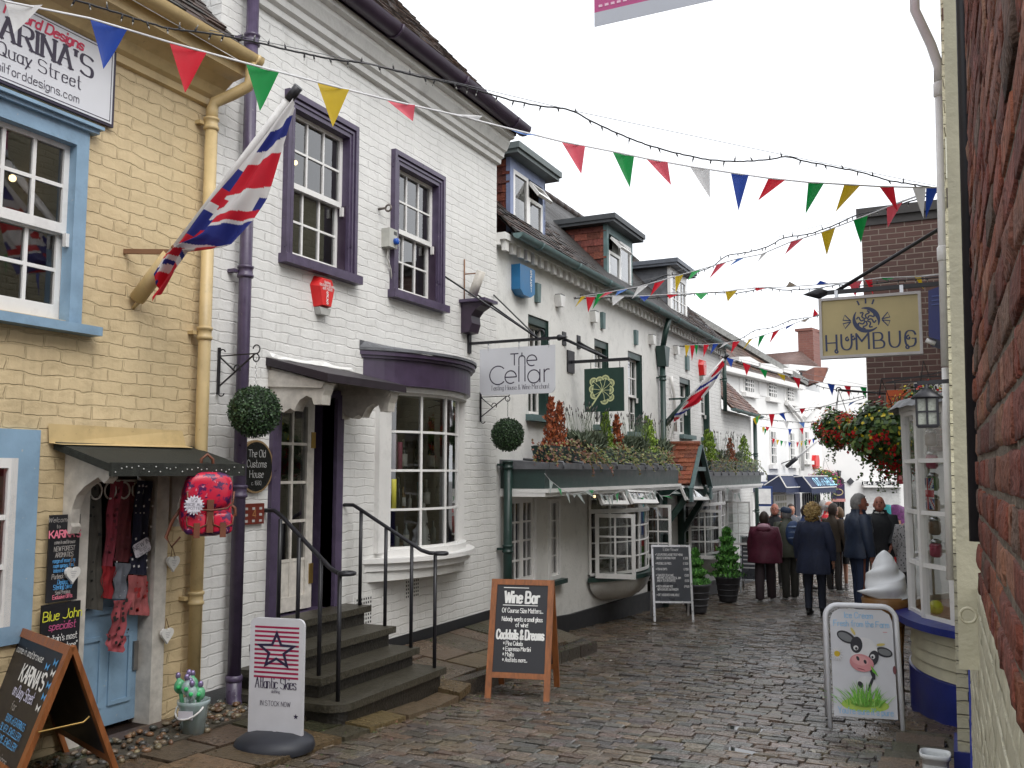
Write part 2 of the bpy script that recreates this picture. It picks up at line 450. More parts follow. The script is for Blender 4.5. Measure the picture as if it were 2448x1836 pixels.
# ================================================================== ground
def jitc(c, a): k = 1 + R.uniform(-a, a); return tuple(max(.004, x * k * (1 + R.uniform(-.06, .06))) for x in c)
def road_z(x, y): return gz(y) - .018 * (x + 1.7) ** 2 / 4
g = MB(MORT)
ys = [-6, -3, 0, 2, 4] + [4 + i for i in range(1, 17)] + [24, 28, 32, 40, 60, 120, 300]
g.grid([[V((x, y, road_z(max(min(x, 1), -4.5), y) - .012 - (0 if -5 < x < 1.2 else .02))) for x in (-160, -40, -12, -8, -4.75, -3.8, -2.8, -1.7, -.8, .1, 1.2, 10, 60, 160)][::1] for y in ys])
g.f = [t[::-1] for t in g.f]
ground = struct(g, 'ground')
def sett(mb, x0, x1, y0, y1, zf, h, base):
    cx, cy = (x0 + x1) / 2, (y0 + y1) / 2; tx, ty = R.gauss(0, .03), R.gauss(0, .04); dz = R.gauss(0, .003)
    n = len(mb.v)
    for ins, z in ((0, -.02), (.03, h * .75), (.11, h)):
        for ax, ay in ((x0, y0), (x1, y0), (x1, y1), (x0, y1)):
            px_, py_ = ax + (cx - ax) * ins + R.gauss(0, .0035), ay + (cy - ay) * ins + R.gauss(0, .003)
            mb.v.append((px_, py_, zf(px_, py_) + z + dz + (px_ - cx) * tx + (py_ - cy) * ty))
    mb.cc = jitc(base, .22)
    for k in range(2):
        for i in range(4):
            j = (i + 1) % 4; mb.face((n + 4 * k + i, n + 4 * k + j, n + 4 * k + 4 + j, n + 4 * k + 4 + i))
    mb.face((n + 8, n + 9, n + 10, n + 11))
rd = MB(SETT)
y = 2.2
BC = [(.145, .124, .105), (.165, .138, .114), (.125, .118, .112), (.17, .135, .1), (.112, .106, .1), (.148, .116, .09)]
while y < 34:
    d = R.uniform(.075, .11) * (1 if y < 16 else 1.25 if y < 24 else 1.7)
    x = (-4.0 if y < 9.5 else -4.72) + R.uniform(-.08, .05) - (.08 if y < 7 else 0)
    xe = .35 if y < 13.5 else -.9 if y < 22 else .5
    while x < xe:
        wd = R.uniform(.085, .19) * (1 if y < 16 else 1.2 if y < 24 else 1.6)
        br = R.choice(BC)
        edge = max(0, min(1, (-2.6 - x) / 1.6))          # browner, mossier stone towards the gutter
        br = tuple(a * (1 - edge * .5) + b * edge * .5 for a, b in zip(br, (.12, .085, .05)))
        wob = .03 * math.sin(x * 1.7 + y * .6)
        sett(rd, x + .003, x + wd - .004, y + wob + .003, y + d - .005 + wob, road_z, R.uniform(.008, .014), br)
        x += wd
    y += d
road = struct(rd, 'road')
# a shallow puddle lying between the setts
pm, pnt, pb = nodes('puddle_water'); pb.inputs['Base Color'].default_value = (.02, .019, .017, 1); pb.inputs['Roughness'].default_value = .03
def puddle(c, rx, ry, z):
    p = MB(pm); n = 26
    p.poly([(c[0] + rx * math.cos(q) * (1 + .25 * math.sin(3 * q + 1) + .12 * math.sin(7 * q)), c[1] + ry * math.sin(q) * (1 + .2 * math.cos(2 * q) + .1 * math.sin(5 * q)), z) for q in (2 * math.pi * i / n for i in range(n))])
    return p
P = G(1795, 1752); struct(puddle(P, .2, .13, road_z(P.x, P.y) + .0085), 'puddle')
P = G(1500, 1740); P2_ = (P.x + .75, P.y - .3); struct(puddle(P2_, .16, .1, road_z(*P2_) + .008), 'puddle')

# flagged pavement on the left, level while the street falls away
def pav_z(x, y):
    t = max(0, min(1, (x + 4.7) / 1.0))
    zo = gz(y) + (.015 if y < 6.3 else .015 + min(1, (y - 6.3) / .4) * .1)
    return (-.035) * (1 - t) + zo * t
pv = MB(STONE)
def flags(x0, x1, y0, y1, zf, cols, sx, sy, keep=lambda x, y: True):
    y = y0
    while y < y1 - .05:
        d = min(R.uniform(*sy), y1 - y)
        x = x0
        while x < x1 - .04:
            wd = min(R.uniform(*sx), x1 - x)
            if x1 - (x + wd) < .1: wd = x1 - x
            if keep(x + wd / 2, y + d / 2):
                pts = [(x + .008 + R.uniform(0, .015), y + .008 + R.uniform(0, .012)), (x + wd - .008 - R.uniform(0, .02), y + .008 + R.uniform(0, .015)), (x + wd - .008 - R.uniform(0, .015), y + d - .008 - R.uniform(0, .015)), (x + .008 + R.uniform(0, .02), y + d - .008 - R.uniform(0, .012))]
                dz = R.gauss(0, .006)
                pv.cc = jitc(R.choice(cols), .3)
                n = len(pv.v)
                for zz in (-.05, .012): pv.v += [(a, b, zf(a, b) + zz + dz) for a, b in pts]
                pv.face((n + 4, n + 5, n + 6, n + 7))
                for i in range(4): j = (i + 1) % 4; pv.face((n + i, n + j, n + 4 + j, n + 4 + i))
            x += wd
        y += d
FC = [(.13, .09, .05), (.11, .082, .055), (.085, .075, .05), (.15, .105, .055), (.1, .07, .04), (.075, .075, .045)]
flags(-4.69, -4.0, 1.0, 6.6, pav_z, FC, (.3, .7), (.3, .6), lambda x, y: not (5.0 < y < 6.5 and x < -3.9))
flags(-4.0, -3.55, 1.0, 6.6, pav_z, FC, (.2, .45), (.25, .5), lambda x, y: not (5.1 < y < 6.5 and x < -3.8))
flags(-4.69, -3.78, 6.6, 9.6, pav_z, FC, (.3, .6), (.3, .6))
y = 6.6
while y < 9.6:                                        # kerb stones
    d = R.uniform(.5, .9); d = min(d, 9.6 - y); pv.cc = jitc((.075, .06, .042), .25)
    pv.obox((-3.78, y + .006, gz(y) - .1), (.13, R.uniform(-.02, .02), 0), (0, d - .012, gz(y + d) - gz(y)), (0, 0, .1 + .115)); y += d
pv.cc = (.03, .026, .02); pv.grid([[V((x, y, pav_z(x, y) - .012)) for x in (-4.7, -4.2, -3.7)] for y in (6.6, 7.5, 8.5, 9.6)])
pavement = struct(pv, 'pavement')
# weeds and moss in the joints
ms = MB(MOSS); MG2 = M('weed_green', (.06, .1, .025), .8, .4)
for i in range(1500):
    y = R.uniform(3.4, 9.5); x = R.uniform(-4.65, -3.45)
    if i % 3 == 0: x = R.gauss(-3.6, .14)
    if 5.0 < y < 6.5 and x < -3.8: continue
    ms.use(MOSS if R.random() < .6 else MG2)
    z = pav_z(min(x, -3.7), y) if x < -3.6 else road_z(x, y) + .008
    leaf(ms, V((x, y, z + .004)), R.uniform(.01, .028), (0, 0, 1))
tag(ms.obj('moss', base=False), 'small weeds and moss growing in the pavement joints', 'moss', kind='stuff')

lv_ = MB(); LCO = [M('fallen_leaf_%d' % i, c, .6) for i, c in enumerate([(.12, .05, .02), (.2, .12, .04), (.09, .04, .03), (.3, .28, .24)])]
for i in range(110):
    y = R.uniform(4.2, 16); x = R.gauss(-3.4, .35) if i % 2 else R.uniform(-3.8, -.3); lv_.use(R.choice(LCO)); leaf(lv_, V((x, y, road_z(x, y) + .02)), R.uniform(.015, .04), (0, 0, 1), None, .7)
tag(lv_.obj('fallen_leaves', base=False), 'small fallen leaves and scraps on the wet setts', 'leaves', kind='stuff')
# ================================================================== building helpers
def wallX(mb, X, y0, y1, z0, z1, holes=(), dep=.12, rev=None):
    """wall facing the street (+X) with real openings and reveals"""
    ya = sorted({y0, y1, *[q for h in holes for q in h[:2]]}); za = sorted({z0, z1, *[q for h in holes for q in h[2:]]})
    for i in range(len(ya) - 1):
        for j in range(len(za) - 1):
            cy, cz = (ya[i] + ya[i + 1]) / 2, (za[j] + za[j + 1]) / 2
            if any(h[0] < cy < h[1] and h[2] < cz < h[3] for h in holes): continue
            mb.poly([(X, ya[i], za[j]), (X, ya[i + 1], za[j]), (X, ya[i + 1], za[j + 1]), (X, ya[i], za[j + 1])])
    if rev: mb.use(rev)
    for a, b, c, d in holes:
        e = X - dep
        mb.poly([(X, a, c), (X, a, d), (e, a, d), (e, a, c)]); mb.poly([(X, b, c), (e, b, c), (e, b, d), (X, b, d)])
        mb.poly([(X, a, c), (e, a, c), (e, b, c), (X, b, c)]); mb.poly([(X, a, d), (X, b, d), (e, b, d), (e, a, d)])
def roomX(mb, X, y0, y1, z0, z1, d=1.2):
    e = X - d
    mb.poly([(e, y0, z0), (e, y1, z0), (e, y1, z1), (e, y0, z1)])
    mb.poly([(X, y0, z0), (e, y0, z0), (e, y0, z1), (X, y0, z1)]); mb.poly([(X, y1, z0), (X, y1, z1), (e, y1, z1), (e, y1, z0)])
    mb.poly([(X, y0, z0), (X, y1, z0), (e, y1, z0), (e, y0, z0)]); mb.poly([(X, y0, z1), (e, y0, z1), (e, y1, z1), (X, y1, z1)])
def frame_boxes(mb, x0, x1, y0, y1, z0, z1, wl, wr, wt, wb):
    mb.box((x0, y0, z0), (x1, y0 + wl, z1)); mb.box((x0, y1 - wr, z0), (x1, y1, z1))
    if wt: mb.box((x0, y0 + wl, z1 - wt), (x1, y1 - wr, z1))
    if wb: mb.box((x0, y0 + wl, z0), (x1, y1 - wr, z0 + wb))
def sashes(par, X, y0, y1, z0, z1, cols, rt, rb, st=.04, bar=.018, mat=WG, mid=.5, rec=.05, drop=0.0):
    """two sliding sashes with glazing bars, glass as its own piece"""
    zm = z0 + (z1 - z0) * mid
    for (a, b, xo, rows) in ((zm - .02, z1, X - rec, rt), (z0, zm + .02, X - rec - .035, rb)):
        s = MB(mat); p = MB(GLS)
        frame_boxes(s, xo - .035, xo, y0, y1, a, b, st, st, st * .9, st * 1.1 if a > z0 else st * 1.7)
        a2, b2 = a + (st * 1.1 if a > z0 else st * 1.7), b - st * .9
        for i in range(1, cols): yy = y0 + st + (y1 - y0 - 2 * st) * i / cols; s.box((xo - .03, yy - bar / 2, a2), (xo - .004, yy + bar / 2, b2))
        for i in range(1, rows): zz = a2 + (b2 - a2) * i / rows; s.box((xo - .028, y0 + st, zz - bar / 2), (xo - .006, y1 - st, zz + bar / 2))
        p.poly([(xo - .018, y0 + st, a2), (xo - .018, y1 - st, a2), (xo - .018, y1 - st, b2), (xo - .018, y0 + st, b2)])
        if a > z0: s.box((X - rec, y0, zm - .1), (X - rec + .03, y0 + st * .8, zm - .021)); s.box((X - rec, y1 - st * .8, zm - .1), (X - rec + .03, y1, zm - .021))
        s.obj('sash', par); p.obj('pane', par)
def casement(mb, pm, o, u, v, w_, h_, cols, rows, st=.045, bar=.018, t=.04):
    """glazed leaf in any plane: o lower corner, u along, v up"""
    o, u, v = vv(o), vv(u).normalized(), vv(v).normalized(); n = u.cross(v)
    def bx(a, b, c, d, k=t): mb.obox(o + u * a + v * c - n * k / 2, u * (b - a), v * (d - c), n * k)
    bx(0, st, 0, h_); bx(w_ - st, w_, 0, h_); bx(st, w_ - st, 0, st * 1.3); bx(st, w_ - st, h_ - st, h_)
    for i in range(1, cols): q = st + (w_ - 2 * st) * i / cols; bx(q - bar / 2, q + bar / 2, st, h_ - st, t * .7)
    for i in range(1, rows): q = st + (h_ - 2 * st) * i / rows; bx(st, w_ - st, q - bar / 2, q + bar / 2, t * .66)
    pm.poly([o + u * st + v * st, o + u * (w_ - st) + v * st, o + u * (w_ - st) + v * (h_ - st), o + u * st + v * (h_ - st)])
def tiles(mb, o, u, v, nrm, L, D, tw=.17, gauge=.1, cols=((.075, .055, .05),), sag=0.0, trim=None):
    """courses of small plain tiles lapped up a slope; L along the eave, D up the slope"""
    o, u, v, nrm = vv(o), vv(u).normalized(), vv(v).normalized(), vv(nrm).normalized()
    for r in range(int(D / gauge) + 1):
        d = r * gauge; x = -(r % 2) * tw / 2
        while x < L:
            a, b = max(0, x + .002), min(L, x + tw - .003)
            x += tw
            if b - a < .02: continue
            if trim and not trim((a + b) / 2, d): continue
            q = o + v * d; li = R.uniform(.012, .026); up = min(gauge * 1.5, D - d + .03)
            s_ = -sag * math.sin(math.pi * (a / L))
            mb.cc = jitc(R.choice(cols), .3)
            p = [q + u * a + nrm * (li + s_), q + u * b + nrm * (li + R.uniform(-.004, .004) + s_), q + u * b + v * up + nrm * (.004 + s_), q + u * a + v * up + nrm * (.004 + s_)]
            mb.poly(p)
            mb.poly([q + u * a + nrm * (s_ - .012), q + u * b + nrm * (s_ - .012), p[1], p[0]])
            mb.poly([q + u * a + nrm * (s_ - .012), p[0], p[3]]); mb.poly([q + u * b + nrm * (s_ - .012), p[2], p[1]])
TC = [(.075, .058, .052), (.06, .05, .047), (.09, .062, .05), (.05, .046, .045), (.07, .05, .042)]
def gutter(mb, x, z, y0, y1, r=.06, n=7):
    rows = []
    for y in (y0, y1): rows.append([V((x + r * math.cos(q), y, z + r * math.sin(q))) for q in (math.pi + math.pi * i / n for i in range(n + 1))])
    mb.smooth = True; mb.grid(rows); mb.smooth = False
    rows2 = [[p + V((0, 0, .004)) if i in (0, n) else V((x, p.y, z)) + (p - V((x, p.y, z))) * .9 for i, p in enumerate(r_)] for r_ in rows]
    mb.grid([q[::-1] for q in rows2])
    for y, rv in ((y0, 1), (y1, -1)): mb.poly([V((x + r * math.cos(q), y, z + r * math.sin(q))) for q in (math.pi + math.pi * i / n for i in range(n + 1))][::rv])
    y = y0 + .6
    while y < y1: mb.tube([(x + (r + .006) * math.cos(q), y, z + (r + .006) * math.sin(q)) for q in (math.pi + math.pi * i / 6 for i in range(7))], .012, 5); y += 1.2
def pipe(par_name, mat, x, y, z0, z1, r, collars, parent, extra=None):
    p = MB(mat); p.tube([(x, y, z0), (x, y, z1)], r, 12)
    for z in collars:
        p.lathe([(r, -.05), (r * 1.3, -.04), (r * 1.3, -.025), (r * 1.14, -.02), (r * 1.14, .02), (r * 1.3, .025), (r * 1.3, .04), (r, .045)], (x, y, z), 12)
        p.box((x - .09, y - r * 1.9, z - .012), (x - r * .6, y - r * .9, z + .012))
    if extra: extra(p)
    return p.obj(par_name, parent)

# ================================================================== ochre gift shop on the left
ys_ = thing('gift_shop', 'ochre painted brick shop with pale blue windows at the left edge', 'shop', (W, 2.4, 0))
b = MB(YP)
KW = (2.42, 3.68, 2.44, 3.52); LW = (2.0, 3.49, .72, 1.7); KD = (3.78, 4.42, -.03, 1.64)
wallX(b, W, -.6, 4.83, -.25, 4.32, [KW, LW, KD], .14)
b.use(DARK); b.poly([(W - 5, -.6, -.2), (W - 5, -.6, 4.3), (W, -.6, 4.3), (W, -.6, -.2)])
# coved eaves course
b.use(CREAM)
prof = [(0, 4.12), (.03, 4.13), (.03, 4.18), (.06, 4.2), (.09, 4.26), (.16, 4.31), (.27, 4.33), (.27, 4.42), (.0, 4.42)]
b.grid([[V((W + a, y, z)) for a, z in prof] for y in (-.6, 4.8)][::-1]); b.poly([(W + a, 4.8, z) for a, z in prof])
b.obj('wall', ys_)
gu = MB(CREAM); gutter(gu, -4.37, 4.46, -.6, 4.86, .062); gu.obj('gutter', ys_)
rf = MB(TILE); sv = V((-math.cos(rad(47)), 0, math.sin(rad(47))))
tiles(rf, (-4.38, -.6, 4.47), (0, 1, 0), sv, (sv.z, 0, -sv.x), 5.36, 2.6, .17, .1, TC); rf.cc = (.04, .035, .03); rf.poly([V((-4.42, -.6, 4.44)), V((-4.42, 4.76, 4.44)), V((-4.42, 4.76, 4.44)) + sv * 2.6, V((-4.42, -.6, 4.44)) + sv * 2.6])
rf.obj('roof', ys_)
it = MB(DARKB); roomX(it, W - .14, 2.2, 3.7, 2.3, 3.7, 1.4); it.use(REDI); roomX(it, W - .14, 1.7, 3.6, .5, 1.9, .5); it.use(DARK); roomX(it, W - .3, 3.7, 4.5, -.1, 1.9, 1.5); it.obj('interior', ys_)
# upper sash window
f = MB(BLU); frame_boxes(f, W - .06, W + .03, KW[0] - .1, KW[1] + .065, KW[2] - .02, KW[3] + .08, .11, .085, .1, 0)
f.box((W, KW[0] - .14, KW[3] + .08), (W + .06, KW[1] + .11, KW[3] + .105)); f.box((W, KW[0] - .16, KW[3] + .105), (W + .085, KW[1] + .125, KW[3] + .125)); f.box((W, KW[0] - .14, KW[3] + .125), (W + .05, KW[1] + .11, KW[3] + .14))
win = f.obj('window', ys_); si = MB(BLU); si.box((W - .06, KW[0] - .2, KW[2] - .075), (W + .1, KW[1] + .16, KW[2] - .022)); si.obj('sill', win)
sashes(win, W + .02, KW[0], KW[1], KW[2], KW[3], 6, 2, 2, .055, .022)
f = MB(BLU); frame_boxes(f, W - .08, W + .02, LW[0] - .1, LW[1] + .03, LW[2] - .1, LW[3] + .09, .2, .17, .16, .1)
win = f.obj('window', ys_); s = MB(WG); p = MB(GLS); casement(s, p, (W + .0, LW[0] + .1, LW[2]), (0, 1, 0), (0, 0, 1), LW[1] - LW[0] - .2, LW[3] - LW[2] - .07, 5, 3, .055, .028); s.obj('sash', win); p.obj('pane', win)
# doorway with white surround and half open pale blue door
d = MB(WGD); frame_boxes(d, W - .14, W + .03, KD[0] - .02, KD[1] + .05, KD[2], KD[3], .1, .1, .08, 0); dw = d.obj('door_frame', ys_)
d = MB(BLU); xo = W - .1
d.box((xo - .045, 3.87, -.0), (xo, 4.37, .86))
for (a, b_, c, e) in ((3.93, 4.1, .12, .55), (4.15, 4.32, .12, .55)): frame_boxes(d, xo, xo + .012, a, b_, c, e, .025, .025, .025, .025)
d.box((xo, 3.87, .68), (xo + .01, 4.37, .72)); dd = d.obj('door', dw)
h_ = MB(M('steel', (.35, .34, .33), .35, .2, metal=.9)); h_.box((xo, 4.335, .3), (xo + .015, 4.395, .48)); h_.obj('hinge', dd)
st = MB(M('dark_step_wood', (.07, .045, .035), .5)); st.box((W - .16, 3.72, -.12), (W + .14, 4.5, -.03)); st.obj('threshold', ys_)
# felt covered canopy on scroll brackets
FELT = M('green_black_felt', (.022, .024, .02), .75, .4, 30, .004, 160, spec=.3)
c = MB(FELT); a0, a1, z0, z1, xf = 3.62, 4.68, 1.73, 1.6, -4.24
for dz, rv in ((.0, 1), (-.045, -1)): c.poly([(W, a0, z0 + dz), (xf, a0, z1 + dz), (xf, a1, z1 + dz), (W, a1, z0 + dz)][::rv])
c.poly([(xf, a0, z1), (xf, a0, z1 - .045), (xf, a1, z1 - .045), (xf, a1, z1)])
c.poly([(W, a0, z0 - .045), (xf, a0, z1 - .045), (xf, a0, z1), (W, a0, z0)]); c.poly([(W, a1, z0), (xf, a1, z1), (xf, a1, z1 - .045), (W, a1, z0 - .045)])
c.box((xf, a0, z1 - .07), (xf + .018, a1, z1 + .006))
can = c.obj('canopy', ys_)
fl = MB(CREAM); fl.poly([(W + .012, a0 - .04, z0 - .01), (W + .03, a1 - .08, z0 + .0), (W + .012, a1 - .1, z0 + .1), (W + .012, a0 - .05, z0 + .1)]); fl.poly([(W + .012, a0 - .04, z0 - .01), (W + .1, a0 - .02, z0 - .02), (W + .1, a1 - .08, z0 - .015), (W + .03, a1 - .08, z0)][::-1]); fl.obj('flashing', can)
nl = MB(M('galvanised_nail', (.5, .5, .48), .4, metal=.6))
for i in range(26): yy = a0 + .02 + (a1 - a0 - .04) * i / 25; nl.ell((xf + .019, yy + R.uniform(-.01, .01), z1 - .03 + R.uniform(-.02, .02)), .005, 6, 4)
nl.obj('nail_heads', can)
def scroll_bracket(y, par, mat, x0=W, xl=.36, zt=1.6, zb=1.2, t=.06):
    br = MB(mat)
    pts = [(x0, zb), (x0 + .07, zb), (x0 + .085, zb + .04), (x0 + .07, zb + .06), (x0 + .075, zb + .14), (x0 + .11, zb + .22), (x0 + .17, zb + .27), (x0 + xl - .08, zt - .075), (x0 + xl - .03, zt - .11), (x0 + xl + .01, zt - .08), (x0 + xl, zt - .03), (x0 + xl - .04, zt - .005), (x0, zt + .08)]
    br.prism([(a, y, z) for a, z in pts], (0, t, 0)); return br.obj('bracket', par)
scroll_bracket(3.7, can, WGD); scroll_bracket(4.5, can, WGD)
# rainwater pipe with swan neck
pipe('downpipe', CREAM, W + .075, 4.69, -.06, 4.02, .042, [3.98, 2.5, .72], ys_, lambda p: p.tube([(W + .075, 4.69, 4.0), (W + .075, 4.69, 4.08), (W + .09, 4.7, 4.14), (W + .2, 4.76, 4.2), (W + .31, 4.79, 4.25), (W + .33, 4.79, 4.3), (W + .33, 4.79, 4.42)], .04, 12))

# ================================================================== white customs house
Y0, Y1 = 4.83, 9.25
wh = thing('white_house', 'white painted brick house with purple windows and a bow shop window', 'house', (W, 7, 0))
W1 = (5.64, 6.38, 3.25, 4.46); W2 = (7.16, 7.9, 3.24, 4.46); DO = (5.56, 6.26, .44, 2.2); BW = (7.04, 8.34, .86, 2.28)
b = MB(WP); wallX(b, W, Y0, Y1, .06, 5.14, [W1, W2, DO, BW], .12)
b.use(TAR); wallX(b, W + .006, Y0 + .3, Y1, -.3, .06); b.poly([(W, Y0 + .3, .06), (W + .006, Y0 + .3, .06), (W + .006, Y1, .06), (W, Y1, .06)][::-1])
b.use(WPx); b.poly([(W, Y0, -.3), (W, Y0, 5.3), (W - 5, Y0, 5.3), (W - 5, Y0, -.3)]); b.poly([(W, Y0, 5.3), (W - 3, Y0, 8.6), (W - 5, Y0, 5.3)])
b.poly([(W, Y1, -.3), (W - 5, Y1, -.3), (W - 5, Y1, 5.3), (W, Y1, 5.3)]); b.poly([(W, Y1, 5.2), (W - 5, Y1, 5.2), (W - 2.6, Y1, 7.9)])
b.obj('wall', wh)
cn = MB(REN)
prof = [(0, 5.1), (.045, 5.11), (.05, 5.16), (.085, 5.18), (.09, 5.235), (.12, 5.25), (.16, 5.33), (.165, 5.37), (.22, 5.38), (.22, 5.44), (0, 5.44)]
cn.grid([[V((W + a, y, z)) for a, z in prof] for y in (Y0, Y1 + .02)][::-1]); cn.poly([(W + a, Y1 + .02, z) for a, z in prof]); cn.poly([(W + a, Y0, z) for a, z in prof][::-1]); cn.obj('cornice', wh)
gu = MB(PURD); gutter(gu, -4.4, 5.52, Y0, 9.36, .095); gu.box((-4.56, Y0, 5.44), (-4.49, 9.34, 5.53)); gu.obj('gutter', wh)
rf = MB(TILE); sv = V((-math.cos(rad(48.5)), 0, math.sin(rad(48.5))))
tiles(rf, (-4.42, Y0 - .05, 5.52), (0, 1, 0), sv, (sv.z, 0, -sv.x), 4.55, 4.0, .17, .1, [(.075, .055, .047), (.09, .064, .05), (.06, .05, .046), (.1, .066, .05)], .04)
rf.cc = (.03, .026, .024); q = [V((-4.44, Y0 - .05, 5.48)), V((-4.44, 9.36, 5.48))]; rf.poly([q[0], q[1], q[1] + sv * 4, q[0] + sv * 4]); rf.obj('roof', wh)
ch = MB(brick('chimney_brick', (.2, .07, .045), (.16, .055, .04), (.2, .17, .14), 'yz')); ch.box((-7.3, 8.0, 6.5), (-6.6, 8.7, 9.4)); ch.use(LEAD); ch.box((-7.32, 7.98, 6.6), (-6.58, 8.72, 8.0)); ch.obj('chimney', wh)
it = MB(DARKB); roomX(it, W - .12, 5.4, 6.7, 3.0, 4.7, 1.5); roomX(it, W - .12, 6.9, 8.2, 3.0, 4.7, 1.5); it.use(DARKB); roomX(it, W - .12, 5.1, 6.75, .4, 2.4, 1.8); it.use(DARKB); roomX(it, W - .12, 6.8, 8.6, .7, 2.5, 1.0)
it.use(TIMB); it.box((W - .5, 6.95, .8), (W - .04, 8.35, .84)); it.obj('interior', wh)
WINS = []
for a in (W1, W2):
    f = MB(PUR)
    frame_boxes(f, W - .05, W + .028, a[0] - .1, a[1] + .1, a[2] - .0, a[3] + .12, .104, .104, .124, 0)
    frame_boxes(f, W + .028, W + .05, a[0] - .1, a[1] + .1, a[2] - .0, a[3] + .12, .04, .04, .045, 0)
    frame_boxes(f, W + .028, W + .04, a[0] - .045, a[1] + .045, a[2] - .0, a[3] + .055, .02, .02, .02, 0)
    win = f.obj('window', wh); si = MB(PUR); si.box((W - .05, a[0] - .13, a[2] - .075), (W + .085, a[1] + .14, a[2] - .002)); si.obj('sill', win)
    sashes(win, W + .0, a[0], a[1], a[2], a[3], 3, 2, 2, .042, .018, WG if a is W2 else WG)
    rv = MB(PURD); rv.box((W - .12, a[1] - .012, a[2]), (W - .004, a[1] - .001, a[2] + .6)); rv.obj('reveal', win)
# doorway
f = MB(PUR); frame_boxes(f, W - .3, W + .035, DO[0] - .1, DO[1] + .09, DO[2] - .04, DO[3] + .03, .1, .09, .06, .05)
f.use(PURD); f.box((W - .5, DO[1] - .05, DO[2]), (W - .301, DO[1] - .002, DO[3])); f.box((W - .02, DO[0] - .1, .3), (W + .05, DO[1] + .09, .44))
df = f.obj('door_frame', wh)
lf = MB(WGD); pn = MB(GLS); casement(lf, pn, (W - .1, DO[0] + .02, .47), (0, 1, 0), (0, 0, 1), .52, 1.7, 2, 5, .085, .022, .045); lf.box((W - .11, DO[0] + .1, .5), (W - .09, DO[0] + .46, .86)); dl = lf.obj('door', df); pn.obj('pane', dl)
hb = MB(M('brass', (.45, .3, .1), .35, metal=.9)); hb.box((W - .08, DO[0] + .5, .66), (W - .07, DO[0] + .55, .82)); hb.box((W - .08, DO[0] + .5, 1.75), (W - .07, DO[0] + .55, 1.88)); hb.obj('hinge', dl)
mt = MB(M('door_floor_wood', (.16, .08, .04), .5)); mt.box((W - 1.2, DO[0], .36), (W - .02, DO[1], .445)); mt.obj('doorstep', df)
# lean-to hood over the door on shaped brackets
hd = MB(M('hood_dark', (.016, .01, .016), .5, .3)); ha, hbb = 5.4, 6.46
hd.poly([(W, ha, 2.42), (-4.12, ha, 2.27), (-4.12, hbb, 2.27), (W, hbb, 2.42)]); hd.poly([(W, ha, 2.36), (W, hbb, 2.36), (-4.12, hbb, 2.21), (-4.12, ha, 2.21)])
hd.poly([(-4.12, ha, 2.27), (-4.12, ha, 2.21), (-4.12, hbb, 2.21), (-4.12, hbb, 2.27)]); hd.poly([(W, ha, 2.42), (W, ha, 2.36), (-4.12, ha, 2.21), (-4.12, ha, 2.27)]); hd.poly([(W, hbb, 2.42), (-4.12, hbb, 2.27), (-4.12, hbb, 2.21), (W, hbb, 2.36)])
hood = hd.obj('door_hood', wh)
fl = MB(REN); n = 12
fl.grid([[V((W + .012 + .02 * R.random(), ha + (hbb - ha) * i / n, 2.45 + R.uniform(-.015, .02))) for i in range(n + 1)], [V((W + .05 + R.uniform(-.015, .02), ha + (hbb - ha) * i / n, 2.412 + R.uniform(0, .006))) for i in range(n + 1)]][::-1]); fl.obj('flashing', hood)
for yb in (5.45, 6.32):
    br = MB(WGD); pts = [(0, 2.0), (.04, 2.0), (.05, 2.06), (.06, 2.03), (.14, 2.0), (.2, 2.03), (.24, 2.01), (.26, 2.05), (.29, 2.09), (.35, 2.12), (.4, 2.1), (.42, 2.05), (.49, 2.05), (.5, 2.12), (.52, 2.16), (.52, 2.21), (.3, 2.27), (0, 2.35)]
    br.prism([(W + a, yb, z) for a, z in pts], (0, .1, 0)); br.prism([(W + a, yb - .02, z) for a, z in [(0, 2.2), (.5, 2.17), (.52, 2.2), (.53, 2.21), (0, 2.33)]], (0, .14, 0)); br.obj('bracket', hood)
# bow window
def arc(Ya, Yb, s, n):
    h = (Yb - Ya) / 2; r = (h * h + s * s) / (2 * s); a = math.asin(min(1, h / r)); yc = (Ya + Yb) / 2
    return [V((W - r + s + r * math.cos(t), yc + r * math.sin(t), 0)) for t in np.linspace(-a, a, n)]
def band(mb, pts, zb, zt, t=0.0):
    """upright curved strip with top and bottom closed back to the wall"""
    mb.grid([[p + V((0, 0, zb)) for p in pts], [p + V((0, 0, zt)) for p in pts]])
    mb.poly([p + V((0, 0, zt)) for p in pts]); mb.poly([p + V((0, 0, zb)) for p in pts][::-1])
def bow(par, Ya, Yb, s, z0, z1, cols, rows, mat=WG, bar=.024, sub=4, zsk=None):
    fr = MB(mat); gl = MB(GLS); pts = arc(Ya, Yb, s, cols * sub + 1); zs = [z0 + (z1 - z0) * i / rows for i in range(rows + 1)]
    nr = []
    for i, p in enumerate(pts):
        t = (pts[min(i + 1, len(pts) - 1)] - pts[max(i - 1, 0)]).normalized(); nr.append(V((t.y, -t.x, 0)))
    for i in range(0, len(pts), sub):
        p = pts[i]; t = V((-nr[i].y, nr[i].x, 0)); b_ = bar * (1.6 if i in (0, len(pts) - 1) else 1)
        fr.obox(p - t * b_ / 2 - nr[i] * .02 + V((0, 0, z0)), t * b_, nr[i] * .035, (0, 0, z1 - z0))
    for k, z in enumerate(zs):
        hh = bar * (1.8 if k in (0, rows) else .9)
        for i in range(len(pts) - 1):
            a, c = pts[i], pts[i + 1]; n_ = nr[i]
            fr.obox(a - n_ * .016 + V((0, 0, z - hh / 2)), c - a, n_ * .027, (0, 0, hh))
    gl.grid([[p + V((0, 0, z0)) for p in pts], [p + V((0, 0, z1)) for p in pts]])
    fr.obj('glazing_frame', par); gl.obj('pane', par)
